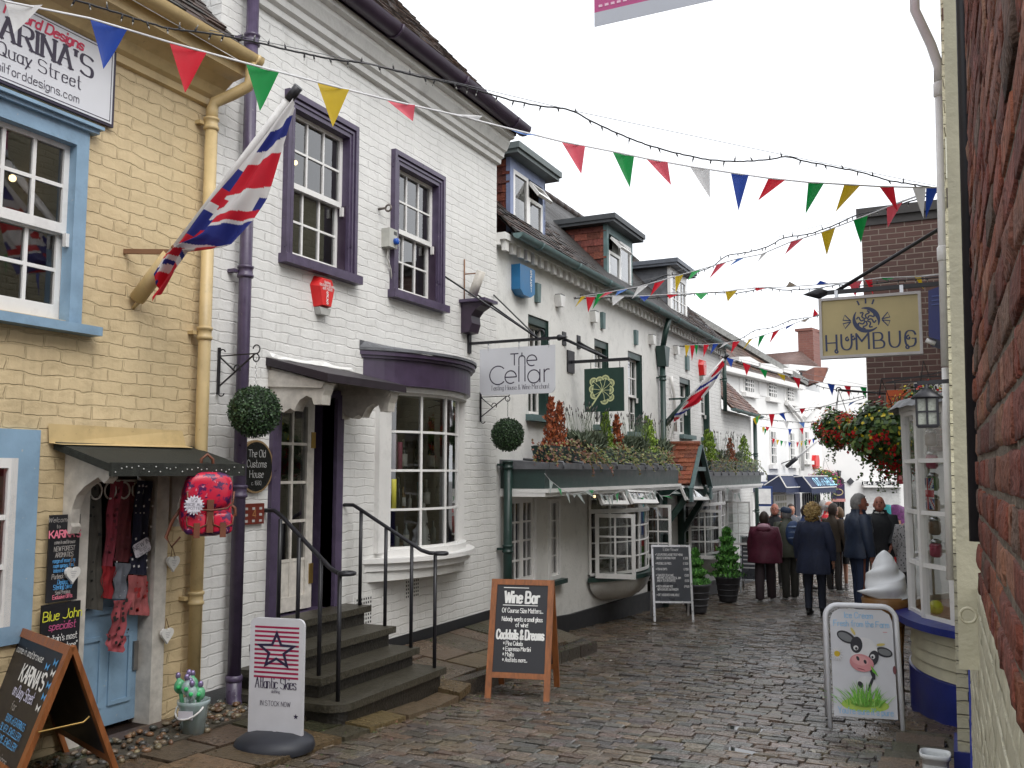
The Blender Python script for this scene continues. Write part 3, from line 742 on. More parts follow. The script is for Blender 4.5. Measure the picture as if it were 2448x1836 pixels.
bf = MB(M('fascia_purple', (.045, .028, .06), .38, .2)); band(bf, arc(6.66, 8.56, .36, 22), 2.33, 2.56); band(bf, arc(6.63, 8.59, .39, 22), 2.56, 2.585); band(bf, arc(6.61, 8.61, .42, 22), 2.585, 2.62); bwn = bf.obj('bow_window', wh)
ld = MB(LEAD); a_ = arc(6.6, 8.62, .44, 22); ld.grid([[p + V((0, 0, 2.625)) for p in a_], [p + V((0, 0, 2.65)) for p in a_], [V((W + .005, p.y, 2.71)) for p in a_]]); ld.obj('lead_roof', bwn)
jb = MB(WG); jb.box((W - .03, 6.86, .84), (W + .05, 7.05, 2.33)); band(jb, arc(6.86, 8.5, .3, 22), 2.28, 2.33); jb.box((W - .03, 8.33, .84), (W + .03, 8.46, 2.33)); jb.obj('jamb', bwn)
bow(bwn, 7.05, 8.34, .235, .86, 2.28, 4, 4)
sl_ = MB(WG); band(sl_, arc(6.7, 8.62, .4, 22), .76, .8); band(sl_, arc(6.9, 8.5, .3, 22), .8, .86); band(sl_, arc(6.74, 8.58, .33, 22), .69, .76); sl_.use(REN); band(sl_, arc(6.76, 8.5, .27, 22), .6, .69); sl_.obj('sill', bwn)
# air bricks
for yy, zz in ((6.72, .36), (7.5, .5)):
    v_ = MB(REN); v_.box((W, yy - .13, zz - .13), (W + .006, yy + .13, zz + .13)); v_.use(TAR)
    for i in range(7):
        for j in range(7): v_.box((W + .0061, yy - .11 + i * .034, zz - .11 + j * .034), (W + .008, yy - .095 + i * .034, zz - .092 + j * .034))
    v_.obj('air_vent', wh)
# purple rainwater pipe
def foot(p):
    p.lathe([(.045, -.1), (.06, -.09), (.06, -.06), (.048, -.05)], (W + .09, 5.055, .2), 12); p.tube([(W + .09, 5.055, .15), (W + .09, 5.055, .0), (W + .13, 5.03, -.08), (W + .2, 5.02, -.12)], .055, 12)
pipe('downpipe', PUR, W + .09, 5.055, .1, 5.5, .046, [4.75, 3.0, 1.42], wh, foot)
# stone steps with rounded lowest tread
ST_ = colattr('dark_step_stone', (.3, .5), .004, 60)
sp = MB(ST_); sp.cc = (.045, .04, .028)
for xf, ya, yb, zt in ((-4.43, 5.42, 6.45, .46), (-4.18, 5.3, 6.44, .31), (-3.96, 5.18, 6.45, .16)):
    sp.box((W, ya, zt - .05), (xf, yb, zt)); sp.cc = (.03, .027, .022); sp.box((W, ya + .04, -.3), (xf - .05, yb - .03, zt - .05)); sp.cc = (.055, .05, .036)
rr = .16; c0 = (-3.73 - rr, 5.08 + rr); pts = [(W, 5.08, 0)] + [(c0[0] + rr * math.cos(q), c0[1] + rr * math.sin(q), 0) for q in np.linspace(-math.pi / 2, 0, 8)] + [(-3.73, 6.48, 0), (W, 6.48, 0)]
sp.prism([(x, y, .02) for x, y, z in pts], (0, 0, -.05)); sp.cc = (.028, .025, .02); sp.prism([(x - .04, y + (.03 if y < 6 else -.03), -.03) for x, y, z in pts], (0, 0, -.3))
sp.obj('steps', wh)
# ================================================================== inn beyond: render then painted brick, one long roof
IX = W - .03
IY0, IY1, IY2 = 9.25, 15.55, 23.45
inn = thing('inn', 'long white inn with dormers, dark green windows and flower boxes over its shopfront', 'inn', (IX, 15, -.3))
UW = [(10.17, 10.8, 2.26, 3.5), (12.45, 13.05, 2.24, 3.5), (13.95, 14.68, 2.2, 3.5), (16.95, 17.7, 2.27, 3.36), (18.55, 19.22, 2.27, 3.38)]
b = MB(REN); wallX(b, IX, IY0, IY1, -.6, 4.3, [UW[0], UW[1], UW[2], (9.6, 10.35, .2, 1.28), (10.75, 11.1, .2, 1.22), (12.2, 14.1, .12, 1.28), (14.8, 15.55, -.6, 1.2)], .13)
b.use(WP); wallX(b, IX, IY1, 20.3, -.9, 4.3, [UW[3], UW[4], (15.55, 15.9, -.9, 1.2), (17.0, 19.5, -.1, 1.24)], .13); wallX(b, IX, 20.3, IY2, -1.2, 2.95, [(20.4, 21.2, .1, 1.25)], .1)
b.use(WPx); b.poly([(IX, 20.3, 2.9), (IX - 6, 20.3, 2.9), (IX - 6, 20.3, 4.3), (IX - 3, 20.3, 7.1), (IX, 20.3, 4.3)]); b.poly([(IX, IY2, -1.2), (IX - 5, IY2, -1.2), (IX - 5, IY2, 4.5), (IX, IY2, 2.95)])
b.use(TAR)
b.grid([[V((IX + .04, y, gz(y) - .1)) for y in (9.3, 11.4, 15, 18, 23.4)], [V((IX + .04, y, z)) for y, z in ((9.3, -.14), (11.4, -.3), (15, -.4), (18, -.62), (23.4, -.85))], [V((IX, y, z)) for y, z in ((9.3, -.14), (11.4, -.3), (15, -.4), (18, -.62), (23.4, -.85))]])
# eaves corbel course
b.use(REN); b.box((IX, IY0, 4.16), (IX + .07, 20.3, 4.3)); b.box((IX + .07, IY0, 4.22), (IX + .14, 20.3, 4.3))
y = IY0 + .05
while y < 20.2: b.box((IX + .07, y, 4.1), (IX + .12, y + .09, 4.22)); y += .2
b.obj('wall', inn)
gu = MB(GGR); gutter(gu, -4.48, 4.3, IY0 + .1, 20.35, .065); gu.obj('gutter', inn)
AN = rad(46); sv = V((-math.cos(AN), 0, math.sin(AN))); nv = V((sv.z, 0, -sv.x)); eo = V((-4.5, IY0 + .1, 4.32))
P = on_plane(1400, 527, eo, nv); D_ = (P - eo).dot(sv)
rf = MB(TILE); tiles(rf, eo, (0, 1, 0), sv, nv, 10.95, D_, .17, .1, TC, .06)
rf.cc = (.03, .027, .025); q = [eo - nv * .03, eo - nv * .03 + V((0, 10.95, 0))]; rf.poly([q[0], q[1], q[1] + sv * D_, q[0] + sv * D_])
rg = eo + sv * D_; rf.poly([rg - nv * .03, rg - nv * .03 + V((0, 10.95, 0)), rg + V((-2, 10.95, -2)), rg + V((-2, 0, -2))])
rf.cc = (.06, .045, .04)
for i in range(30): yy = rg.y + 10.95 * i / 30; rf.tube([V((rg.x, yy, rg.z - .02)), V((rg.x, yy + .36, rg.z - .025))], .075, 7)
rf.obj('roof', inn)
# lower lean-to roof at the far end
rf = MB(TILE); P1 = atX(1724, 968, -4.5); P2 = atX(1815, 988, -4.5); z_ = 2.98
A2 = rad(47); s2 = V((-math.cos(A2), 0, math.sin(A2))); tiles(rf, (-4.5, 20.35, z_), (0, 1, 0), s2, (s2.z, 0, -s2.x), 3.15, 1.9, .17, .11, [(.14, .075, .055), (.12, .07, .055), (.16, .085, .06)], 0, lambda a, d: d < 1.9 * 1.0)
rf.cc = (.03, .027, .025); q = V((-4.52, 20.35, z_ - .03)); rf.poly([q, q + V((0, 3.15, 0)), q + V((0, 3.15, 0)) + s2 * 1.9, q + s2 * 1.9]); rf.obj('roof', inn)
gu = MB(GGR); gutter(gu, -4.47, 2.96, 20.3, 23.55, .06); gu.obj('gutter', inn)
it = MB(DARKB)
for a in UW: roomX(it, IX - .13, a[0] - .2, a[1] + .2, a[2] - .2, a[3] + .2, 1.1)
it.use(DARK); roomX(it, IX - .13, 9.4, 11.3, .0, 1.35, 1.2); roomX(it, IX - .13, 11.5, 14.3, -.2, 1.35, 1.6); roomX(it, IX - .13, 14.75, 15.95, -.9, 1.35, 2.5); roomX(it, IX - .13, 16.6, 19.7, -.4, 1.35, 1.6); it.obj('interior', inn)
NET = M('net_curtain', (.55, .54, .5), .9, .2, 20, trans=.3)
for k, a in enumerate(UW):
    f = MB(DGR); frame_boxes(f, IX - .13, IX - .02, a[0] - .001, a[1] + .001, a[2], a[3], .05, .05, .1, 0)
    f.poly([(IX - .003, a[1] - .002, a[2]), (IX - .13, a[1] - .002, a[2]), (IX - .13, a[1] - .002, a[3]), (IX - .003, a[1] - .002, a[3])])
    win = f.obj('window', inn); si = MB(GGR); si.box((IX - .1, a[0] - .08, a[2] - .08), (IX + .09, a[1] + .09, a[2] - .002)); si.obj('sill', win)
    sashes(win, IX - .04, a[0] + .05, a[1] - .05, a[2], a[3] - .1, 3 if k < 3 else 2, 2, 2, .036, .018)
    cu = MB(NET); n = 9
    for s_ in (0, 1):
        ya = a[0] + .06 + (a[1] - a[0]) * (.0 if s_ == 0 else .56)
        cu.grid([[V((IX - .2 + .015 * (i % 2), ya + .28 * (a[1] - a[0]) * i / n, z)) for i in range(n + 1)] for z in (a[2], a[3])])
    cu.obj('curtain', win)
# little keystone plaques over the windows
for (y, z) in ((10.4, 3.8), (12.75, 3.8), (14.3, 3.75)):
    k_ = MB(GGR); k_.prism([(IX, y - .045, z - .12), (IX, y + .045, z - .12), (IX, y + .06, z + .12), (IX, y - .06, z + .12)], (.05, 0, 0)); k_.obj('keystone', inn)
for (px_, py_) in ((1588, 848), (1640, 868)):
    P = atX(px_, py_, IX); k_ = MB(GGR); k_.prism([(IX, P.y - .09, P.z - .14), (IX, P.y + .09, P.z - .14), (IX, P.y + .08, P.z + .14), (IX, P.y - .08, P.z + .14)], (.05, 0, 0)); k_.obj('keystone', inn)
# dormers
HUNG = [(.2, .06, .042), (.16, .05, .04), (.23, .07, .045), (.12, .045, .04)]
def dormer(y0, y1, zb, zt, fm, side, panes, roofm, kind):
    xf = -4.93; d = MB(fm); back = -7.2
    d.box((xf - .06, y0, zb - .12), (xf, y0 + .09, zt)); d.box((xf - .06, y1 - .09, zb - .12), (xf, y1, zt)); d.box((xf - .06, y0 + .09, zt - .13), (xf, y1 - .09, zt)); d.box((xf - .05, y0 + .09, zb - .12), (xf + .02, y1 - .09, zb))
    o = d.obj('dormer', inn)
    s = MB(TILE if side == 'tile' else LEAD)
    for yy, sg in ((y0 + .02, -1), (y1 - .02, 1)):
        if side == 'tile':
            n_ = V((0, sg, 0)); u_ = V((-1, 0, 0)) if sg < 0 else V((1, 0, 0)); o_ = V((xf - .01, yy, zb - .15)) if sg < 0 else V((back, yy, zb - .15))
            tiles(s, o_, u_, (0, 0, 1), n_, abs(back - xf), zt - zb + .1, .22, .11, HUNG)
            s.cc = (.05, .03, .025)
        p_ = [(xf, yy, zb - .15), (back, yy, zb - .15), (back, yy, zt), (xf, yy, zt)]; s.poly(p_ if sg < 0 else p_[::-1])
    s.obj('cheek', o)
    r = MB(roofm); r.box((back, y0 - .12, zt), (xf + .16, y1 + .12, zt + .05)); r.box((back, y0 - .14, zt + .05), (xf + .19, y1 + .14, zt + .13)); r.obj('roof', o)
    w_ = MB(WG); pn = MB(GLS); wd = y1 - y0 - .18
    if kind == 'grid': 
        casement(w_, pn, (xf - .02, y0 + .09, zb), (0, 1, 0), (0, 0, 1), wd / 2, zt - .13 - zb, 2, 3, .04, .02); casement(w_, pn, (xf - .02, y0 + .09 + wd / 2, zb), (0, 1, 0), (0, 0, 1), wd / 2, zt - .13 - zb, 2, 3, .04, .02)
    else:
        hh = zt - .13 - zb; v2 = V((.45, 0, .9))
        if kind == 'a':
            casement(w_, pn, (xf - .02, y0 + .09, zb), (0, 1, 0), (0, 0, 1), wd / 2, hh, 1, 1, .05); casement(w_, pn, (xf - .02, y0 + .09 + wd / 2, zb), (0, 1, 0), (0, 0, 1), wd / 2, hh * .66, 1, 1, .05)
            casement(w_, pn, V((xf + .14, y0 + .1 + wd / 2, zb + hh * .68)), (0, 1, 0), V((-.16, 0, hh * .3)), wd / 2 - .02, hh * .33, 1, 1, .045)
        else:
            casement(w_, pn, (xf - .02, y0 + .09, zb), (0, 1, 0), (0, 0, 1), wd / 2, hh * .62, 1, 1, .05); casement(w_, pn, (xf - .02, y0 + .09 + wd / 2, zb), (0, 1, 0), (0, 0, 1), wd / 2, hh, 1, 1, .05)
            casement(w_, pn, V((xf + .2, y0 + .1, zb + hh * .64)), (0, 1, 0), V((-.22, 0, hh * .34)), wd / 2 - .02, hh * .36, 1, 1, .045)
    sa = w_.obj('sash', o); pn.obj('pane', sa)
    nt_ = MB(NET)
    for ya in (y0 + .12, y0 + .14 + wd * .5): nt_.grid([[V((xf - .16 + .02 * (i % 2), ya + wd * .36 * i / 6, z)) for i in range(7)] for z in (zb, zt - .1)])
    nt_.use(DARKB); nt_.poly([(xf - .9, y0, zb), (xf - .9, y1, zb), (xf - .9, y1, zt), (xf - .9, y0, zt)]); nt_.obj('curtain', o)
LAV = M('lavender_blue_paint', (.2, .24, .38), .5, .15); DGREY = M('dark_roofing_felt', (.05, .055, .06), .6, .2)
dormer(10.08, 11.16, 4.66, 5.5, LAV, 'tile', 2, M('grey_lead_green', (.11, .13, .13), .6, .2), 'a')
dormer(13.58, 14.86, 4.66, 5.5, GGR, 'tile', 2, DGREY, 'b')
dormer(17.14, 18.34, 4.68, 5.54, WG, 'lead', 2, M('slate_grey_lead', (.09, .1, .12), .55, .2), 'grid')
# green rainwater pipes
def hopper(p): p.prism([(IX + .02, 15.4, 3.75), (IX + .02, 15.72, 3.75), (IX + .02, 15.63, 3.4), (IX + .02, 15.49, 3.4)], (.16, 0, 0)); p.tube([(IX + .1, 15.56, 3.75), (IX + .15, 15.56, 4.0), (IX + .22, 15.56, 4.24)], .05, 10)
pipe('downpipe', DGR, IX + .09, 15.56, -.9, 3.4, .05, [3.2, 1.9], inn, hopper)
pipe('downpipe', DGR, IX + .09, 23.5, -1.1, 2.9, .05, [2.0, .6], inn)
pipe('downpipe', DGR, IX + .09, 20.28, 2.9, 4.25, .045, [3.6], inn)
pipe('downpipe', DGR, W + .07, 9.4, -.25, 1.68, .05, [1.64, .7], inn)
# fascia over the shopfront, lead roof, white cornice
def fascia(y0, y1, xf, zt, zb, zl, name='fascia'):
    f = MB(DGR); f.poly([(xf, y0 + .12, zb), (xf, y1, zb), (xf + .02, y1, zt), (xf + .02, y0 + .12, zt)]); f.poly([(IX, y0, zb), (xf, y0 + .12, zb), (xf + .02, y0 + .12, zt), (IX, y0, zt)])
    f.poly([(xf, y1, zb), (IX, y1, zb), (IX, y1, zt), (xf + .02, y1, zt)]); f.poly([(IX, y0, zb), (IX, y1, zb), (xf, y1, zb), (xf, y0 + .12, zb)])
    o = f.obj(name, inn)
    l = MB(LEAD); l.poly([(xf + .07, y0 + .1, zt), (xf + .07, y1 + .03, zt), (IX, y1 + .03, zl), (IX, y0 - .03, zl)]); l.poly([(xf + .07, y0 + .1, zt - .07), (xf + .07, y1 + .03, zt - .07), (xf + .075, y1 + .03, zt), (xf + .075, y0 + .1, zt)])
    l.poly([(IX, y0 - .03, zt - .07), (xf + .07, y0 + .1, zt - .07), (xf + .07, y0 + .1, zt), (IX, y0 - .03, zl)])
    y = y0 + .5
    while y < y1: l.tube([(xf + .08, y, zt - .06), (xf + .075, y, zt + .012), (IX + .05, y, zl + .01)], .014, 6); y += .62
    l.obj('lead_roof', o)
    c = MB(WG)
    for (dx, za, zb_) in ((.05, zb - .045, zb - .002), (.02, zb - .09, zb - .045)): c.prism([(IX, y0 - .02, za), (xf + dx, y0 + .1, za), (xf + dx, y1 + .02, za), (IX, y1 + .02, za)], (0, 0, zb_ - za))
    c.obj('cornice', o); return o
fascia(9.42, 15.0, -4.24, 1.66, 1.37, 1.7)
fascia(16.65, 22.0, -4.24, 1.56, 1.3, 1.6)
# tall casement and narrow light
for k, (ya, yb, za, zb, c_, r_) in enumerate(((9.6, 10.35, .2, 1.28, 4, 4), (10.75, 11.1, .2, 1.22, 2, 4))):
    f = MB(WG); frame_boxes(f, IX - .08, IX + .03, ya, yb, za, zb, .05, .05, .04, .05); win = f.obj('window', inn)
    s = MB(WG); p = MB(GLS)
    if k == 0:
        wd = (yb - ya - .1) / 2
        for i in range(2): casement(s, p, (IX - .02, ya + .05 + i * wd, za + .05), (0, 1, 0), (0, 0, 1), wd, zb - za - .09, 2, 4, .05, .022)
    else: casement(s, p, (IX - .02, ya + .05, za + .05), (0, 1, 0), (0, 0, 1), yb - ya - .1, zb - za - .09, 2, 4, .02, .016)
    s.obj('sash', win); p.obj('pane', win); si = MB(DGR); si.box((IX, ya - .04, za - .06), (IX + .1, yb + .06, za - .002)); si.obj('sill', win)
# bow windows with hinged lights standing open
def innbow(ya, yb, s, z0, z1, oy, name='bow_window'):
    hd_ = MB(WG); band(hd_, arc(ya, yb, s, 20), z1 - .05, z1); band(hd_, arc(ya, yb, s, 20), z1 - .34, z1 - .3); root = hd_.obj(name, inn)
    bow(root, ya + .03, yb - .03, s - .03, z0 + .04, z1 - .32, 7, 4, WG, .022, 3)
    bow(root, ya + .03, yb - .03, s - .03, z1 - .3, z1 - .05, 7, 1, WG, .022, 3)
    si = MB(DGR); band(si, arc(ya - .06, yb + .06, s + .07, 20), z0 - .06, z0); si.obj('sill', root)
    bs = MB(REN); rows = []
    for t in np.linspace(0, 1, 8):
        k = math.sqrt(max(0, 1 - t ** 2)); h = (yb - ya) / 2 * k
        rows.append([V((W + (q.x - W) * k, (ya + yb) / 2 + (q.y - (ya + yb) / 2) * k, z0 - .06 - t * .36)) for q in arc(ya, yb, s, 16)])
    bs.smooth = True; bs.grid(rows[::-1]); bs.obj('corbel', root)
    return root
def openlight(par, *a):
    op = MB(WG); pn = MB(GLS); casement(op, pn, *a); op.obj('open_light', par); pn.obj('pane', par)
r1 = innbow(12.1, 14.35, .44, .1, 1.32, 12.3); UZ = (0, 0, 1)
def px_light(par, x0, x1, y, X0, X1, dv, h, c_, r_):
    A, B = atX(x0, y, X0), atX(x1, y, X1); openlight(par, A, B - A, dv, (B - A).length, h, c_, r_, .045, .022)
openlight(r1, V((-4.62, 12.14, .1)), V((1, .12, 0)), UZ, .56, .88, 2, 3, .05, .024)
px_light(r1, 1440, 1503, 1207, -4.25, -4.15, V((-.1, 0, .2)), .22, 3, 1); px_light(r1, 1512, 1573, 1204, -4.12, -4.16, V((-.1, 0, .2)), .22, 3, 1)
openlight(r1, V((-4.6, 14.3, .2)), V((1, .25, 0)), UZ, .42, .84, 2, 4, .045, .02)
r2 = innbow(16.9, 19.55, .44, -.02, 1.26, 17)
openlight(r2, V((-4.6, 16.92, -.03)), V((1, .12, 0)), UZ, .6, .9, 2, 3, .05, .026)
px_light(r2, 1640, 1695, 1196, -4.2, -4.15, V((-.1, 0, .24)), .26, 2, 1)
openlight(r2, V((-4.5, 19.5, .05)), V((1, .2, 0)), UZ, .5, .9, 2, 4, .035, .018)
# porch gable with red tiles on green brackets
pr = MB(TILE); ry, rz, he = 16.1, 2.06, 1.36; xf = -4.16; RT_ = [(.24, .075, .04), (.28, .09, .045), (.2, .065, .04)]
for sg in (-1, 1):
    ye = ry + sg * .66; sl2 = V((0, ry - ye, rz - he)); u_ = V((1, 0, 0)) if sg < 0 else V((-1, 0, 0)); o_ = V((IX, ye, he)) if sg < 0 else V((xf, ye, he))
    n_ = u_.cross(sl2).normalized(); tiles(pr, o_, u_, sl2, n_, xf - IX, sl2.length, .18, .1, RT_)
    pr.cc = (.05, .03, .02); q = [V((IX, ye, he - .03)), V((xf, ye, he - .03)), V((xf, ry, rz - .03)), V((IX, ry, rz - .03))]; pr.poly(q if sg > 0 else q[::-1])
pr.cc = (.26, .085, .045); pr.tube([(IX, ry, rz), (xf + .02, ry, rz)], .05, 8); po = pr.obj('porch', inn)
bb = MB(GGR)
for sg in (-1, 1): bb.beam((xf + .02, ry + sg * .68, he - .08), (xf + .02, ry, rz - .03), .03, .09, (1, 0, 0)); bb.box((xf + .0, ry + sg * .66 - .04, he - .3), (xf + .05, ry + sg * .66 + .04, he - .06))
bb.box((xf + .0, ry - .3, 1.58), (xf + .04, ry + .3, 1.65)); bb.obj('bargeboard', po)
gb = MB(DGR); gb.poly([(xf - .1, ry - .62, he - .1), (xf - .1, ry + .62, he - .1), (xf - .1, ry, rz - .08)]); gb.box((IX, ry - .62, he - .2), (xf - .02, ry - .5, he - .06)); gb.box((IX, ry + .5, he - .2), (xf - .02, ry + .62, he - .06))
gb.beam((IX + .06, 15.25, .5), (xf - .02, 15.48, he - .15), .1, .1); gb.beam((IX + .06, 16.72, .45), (xf - .02, 16.7, he - .15), .1, .1); gb.box((IX, 15.16, -.1), (IX + .12, 15.32, 1.3)); gb.box((IX, 16.66, -.2), (IX + .12, 16.78, 1.3)); gb.obj('porch_bracket', po)
ob = MB(WG); pn = MB(GLS); casement(ob, pn, (-4.8, 15.95, -.75), V((-.6, -.5, 0)), (0, 0, 1), .8, 1.95, 2, 5, .06, .02); o_ = ob.obj('door', inn); pn.obj('pane', o_)
# vent pipe kinks on the white brick
ex = MB(WG); ex.tube([(IX + .04, 16.25, 3.3), (IX + .05, 16.3, 3.1), (IX + .05, 16.42, 2.95), (IX + .05, 16.45, 2.3)], .03, 8); ex.obj('vent_pipe', inn)
# ================================================================== far end of the street
FA, FU = V((-6, 32.5, 0)), V((.148, .989, 0)).normalized(); FN = V((FU.y, -FU.x, 0))
def fr(x, y): P = on_plane(x, y, FA, FN); return (P - FA).dot(FU), P.z
def FPt(t, z, o=0.0): return FA + FU * t + FN * o + V((0, 0, z))
WREN = M('far_white_render', (.74, .735, .72), .75, .05, .8)
FGL = M('far_window_dark', (.06, .07, .075), .12, .3, 3)
def frect(mb, t0, t1, z0, z1, o=0.0, d=.0):
    if d: mb.obox(FPt(t0, z0, o - d), FU * (t1 - t0), FN * d, (0, 0, z1 - z0))
    else: mb.poly([FPt(t0, z0, o), FPt(t1, z0, o), FPt(t1, z1, o), FPt(t0, z1, o)])
ta, tb = fr(1690, 1000)[0], fr(1962, 1000)[0]; ze = fr(1755, 889)[1]
fh = thing('terrace_house', 'far white rendered house with three gabled dormers through its eaves', 'house', FPt((ta + tb) / 2, -1.4))
w_ = MB(WREN); w_.obox(FPt(ta, -1.9, -5), FU * (tb - ta), FN * 5, (0, 0, ze + 1.9)); w_.obj('wall', fh)
r_ = MB(TILE); sd = (-FN * math.cos(rad(45)) + V((0, 0, math.sin(rad(45))))).normalized()
tiles(r_, FPt(ta, ze + .02, .3), FU, sd, FU.cross(sd), fr(1905, 900)[0] - ta, 3.0, .34, .2, [(.1, .065, .05), (.085, .058, .05), (.12, .07, .052)], 0, lambda a, d: d < 3.0 * min(1, (fr(1905, 900)[0] - ta - a) / (fr(1905, 900)[0] - fr(1752, 900)[0]))); r_.cc = (.05, .04, .035)
tt = fr(1905, 900)[0]; r_.poly([FPt(ta, ze, .3), FPt(tt, ze, .3), FPt(fr(1752, 900)[0], ze, .3) + sd * 3, FPt(ta, ze, .3) + sd * 3]); r_.obj('roof', fh)
cp_ = MB(M('grey_coping', (.2, .2, .19), .8, .3)); a = FPt(fr(1752, 900)[0], ze + .12, .3) + sd * 3.0; cp_.beam(a, FPt(tt, ze + .15, .3), .3, .22); cp_.beam(a, FPt(ta, ze + .12, .3) + sd * 3, .3, .22); cp_.obj('ridge_coping', fh)
g_ = MB(WG); g_.obox(FPt(ta, ze - .12, .05), FU * (tt - ta), FN * .28, (0, 0, .16)); g_.obj('gutter', fh)
def fwin(x0, y0, x1, y1, c, r, par, sill=True):
    t0, z1 = fr(x0, y0); t1, z0 = fr(x1, y1)
    f = MB(WG); frect(f, t0 - .07, t1 + .07, z0 - .05, z1 + .07, .05, .1); o = f.obj('window', par)
    g2 = MB(FGL); frect(g2, t0, t1, z0, z1, .055); g2.use(WG)
    for i in range(1, c): t = t0 + (t1 - t0) * i / c; frect(g2, t - .025 * (1.8 if i * 2 == c else 1), t + .025 * (1.8 if i * 2 == c else 1), z0, z1, .085, .028)
    for i in range(1, r): z = z0 + (z1 - z0) * i / r; frect(g2, t0, t1, z - .022, z + .022, .083, .024)
    g2.obj('pane', o)
    if sill: s = MB(WG); frect(s, t0 - .2, t1 + .25, z0 - .2, z0 - .06, .16, .15); s.obj('sill', o)
for q in ((1777, 894, 1799, 938), (1834, 912, 1853, 950), (1879, 928, 1895, 959)): fwin(*q, 4, 4, fh)
for q in ((1840, 1032, 1853, 1107), (1886, 1036, 1897, 1106), (1922, 1033, 1932, 1098)): fwin(*q, 3, 4, fh)
for q in ((1756, 859, 1808, 868), (1804, 875, 1862, 884), (1865, 884, 1903, 893)):
    t0, z1 = fr(q[0], q[1]); t1, z0 = fr(q[2], q[3]); zt = (z1 + z0) / 2
    d_ = MB(WG); d_.prism([FPt(t0, zt - .1, .15), FPt(t1, zt - .1, .15), FPt(t1, zt + .04, .15), FPt((t0 + t1) / 2, zt + .14, .15), FPt(t0, zt + .04, .15)], -FN * .9); d_.use(WREN)
    frect(d_, t0 + .35, t1 - .35, ze - .6, zt - .1, .02, 1.6); d_.use(FGL); frect(d_, t0 + .55, t1 - .55, ze + .1, zt - .15, .03); d_.use(WG)
    for i in range(1, 4): t = t0 + .55 + (t1 - t0 - 1.1) * i / 4; frect(d_, t - .03, t + .03, ze + .1, zt - .15, .06, .028)
    d_.obj('dormer', fh)
# taller tiled block behind, with chimney
bh = thing('rear_house', 'house behind with steep brown tiled roof over a white bay window and brick chimney', 'house', on_plane(1910, 1100, FPt(0, 0, -4), FN))
def bk(x, y, o): P = on_plane(x, y, FPt(0, 0, o), FN); return P
r_ = MB(M('far_brown_tile', (.11, .062, .05), .8, .35, 3, .03, 8)); A_ = [bk(1826, 847, -6), bk(1912, 839, -6), bk(1956, 878, -2.6), bk(1868, 876, -2.6)]
r_.poly(A_[::-1]); r_.poly([A_[1], bk(1950, 860, -9), A_[2]][::-1]); r_.poly([A_[1], bk(1826, 850, -9), bk(1950, 860, -9)])
n_ = 11
for i in range(n_):
    k = i / n_; a, b_ = A_[3].lerp(A_[0], k), A_[2].lerp(A_[1], k); r_.beam(a + V((0, 0, .02)), b_ + V((0, 0, .02)), .12, .06)
r_.obj('roof', bh)
w_ = MB(WG); a, b_ = bk(1877, 877, -2.3), bk(1961, 884, -2.3); w_.beam(a, b_, .4, .22); w_.obj('eaves_board', bh)
w_ = MB(M('blue_grey_render', (.2, .21, .23), .8)); a, b_ = bk(1895, 884, -2.8), bk(1950, 884, -2.8); w_.obox(V((a.x, a.y, -1.5)), V((b_.x - a.x, b_.y - a.y, 0)), -FN * 3, (0, 0, a.z + 1.5)); w_.use(WG); a, b_ = bk(1928, 884, -2.6), bk(1947, 884, -2.6); w_.obox(V((a.x, a.y, 1)), V((b_.x - a.x, b_.y - a.y, 0)), FN * .3, (0, 0, a.z - 1)); w_.use(FGL)
for i in range(2):
    for j in range(3):
        p0 = bk(1931 + i * 7, 890 + j * 13, -2.28); p1 = bk(1936 + i * 7, 890 + j * 13, -2.28); w_.obox(p0 - V((0, 0, .18)), p1 - p0, FN * .02, (0, 0, .18))
w_.obj('wall', bh)
c_ = MB(brick('far_chimney_brick', (.22, .085, .06), (.17, .06, .045), (.25, .2, .17), 'xz', .4, .14)); a, b_ = bk(1946, 868, -5), bk(1963, 868, -5); zt = bk(1950, 792, -5).z
c_.obox(V((a.x, a.y, 0)), V((b_.x - a.x, b_.y - a.y, 0)), -FN * .9, (0, 0, zt)); c_.obox(V((a.x - .06, a.y - .06, zt)), V((b_.x - a.x + .12, b_.y - a.y, 0)), -FN * 1, (0, 0, .16)); c_.obj('chimney', bh)
# white cafe front closing the view
TP = FPt(tb, 0); TU = V((.93, .37, 0)).normalized(); TN = V((TU.y, -TU.x, 0))
def tr(x, y, o=0.0): return on_plane(x, y, TP + TN * o, TN)
cf = thing('cafe_building', 'white rendered building closing the street with a shuttered tea and coffee counter', 'cafe', tr(2070, 1260))
w_ = MB(WREN)
pts = [tr(1960, 1330), tr(2330, 1330), tr(2330, 700), tr(2160, 745), tr(2110, 815), tr(2071, 860), tr(2045, 886), tr(2022, 917), tr(1960, 914)]
w_.prism(pts, -TN * 6); w_.obj('wall', cf)
g_ = MB(WREN); g_.prism([tr(1968, 914, -.5), tr(2009, 926, -.5), tr(1994, 878, -.5), tr(1984, 876, -.5)], -TN * 4); g_.use(M('far_tile_hanging', (.17, .07, .05), .8, .3, 6)); g_.prism([tr(1946, 914, -.6), tr(1969, 914, -.6), tr(1979, 878, -.6), tr(1946, 878, -.6)], -TN * 2); g_.obj('gable', cf)
def trect(mb, x0, y0, x1, y1, o, d=.04):
    a, b_, c_ = tr(x0, y1, o), tr(x1, y1, o), tr(x0, y0, o); u = b_ - a; u.z = 0; mb.obox(a, u, TN * d, (0, 0, c_.z - a.z))
s_ = MB(M('shutter_grey', (.5, .5, .49), .5)); trect(s_, 2067, 1164, 2152, 1275, .0, .05); a, b_ = tr(2067, 1164, .05), tr(2152, 1164, .05)
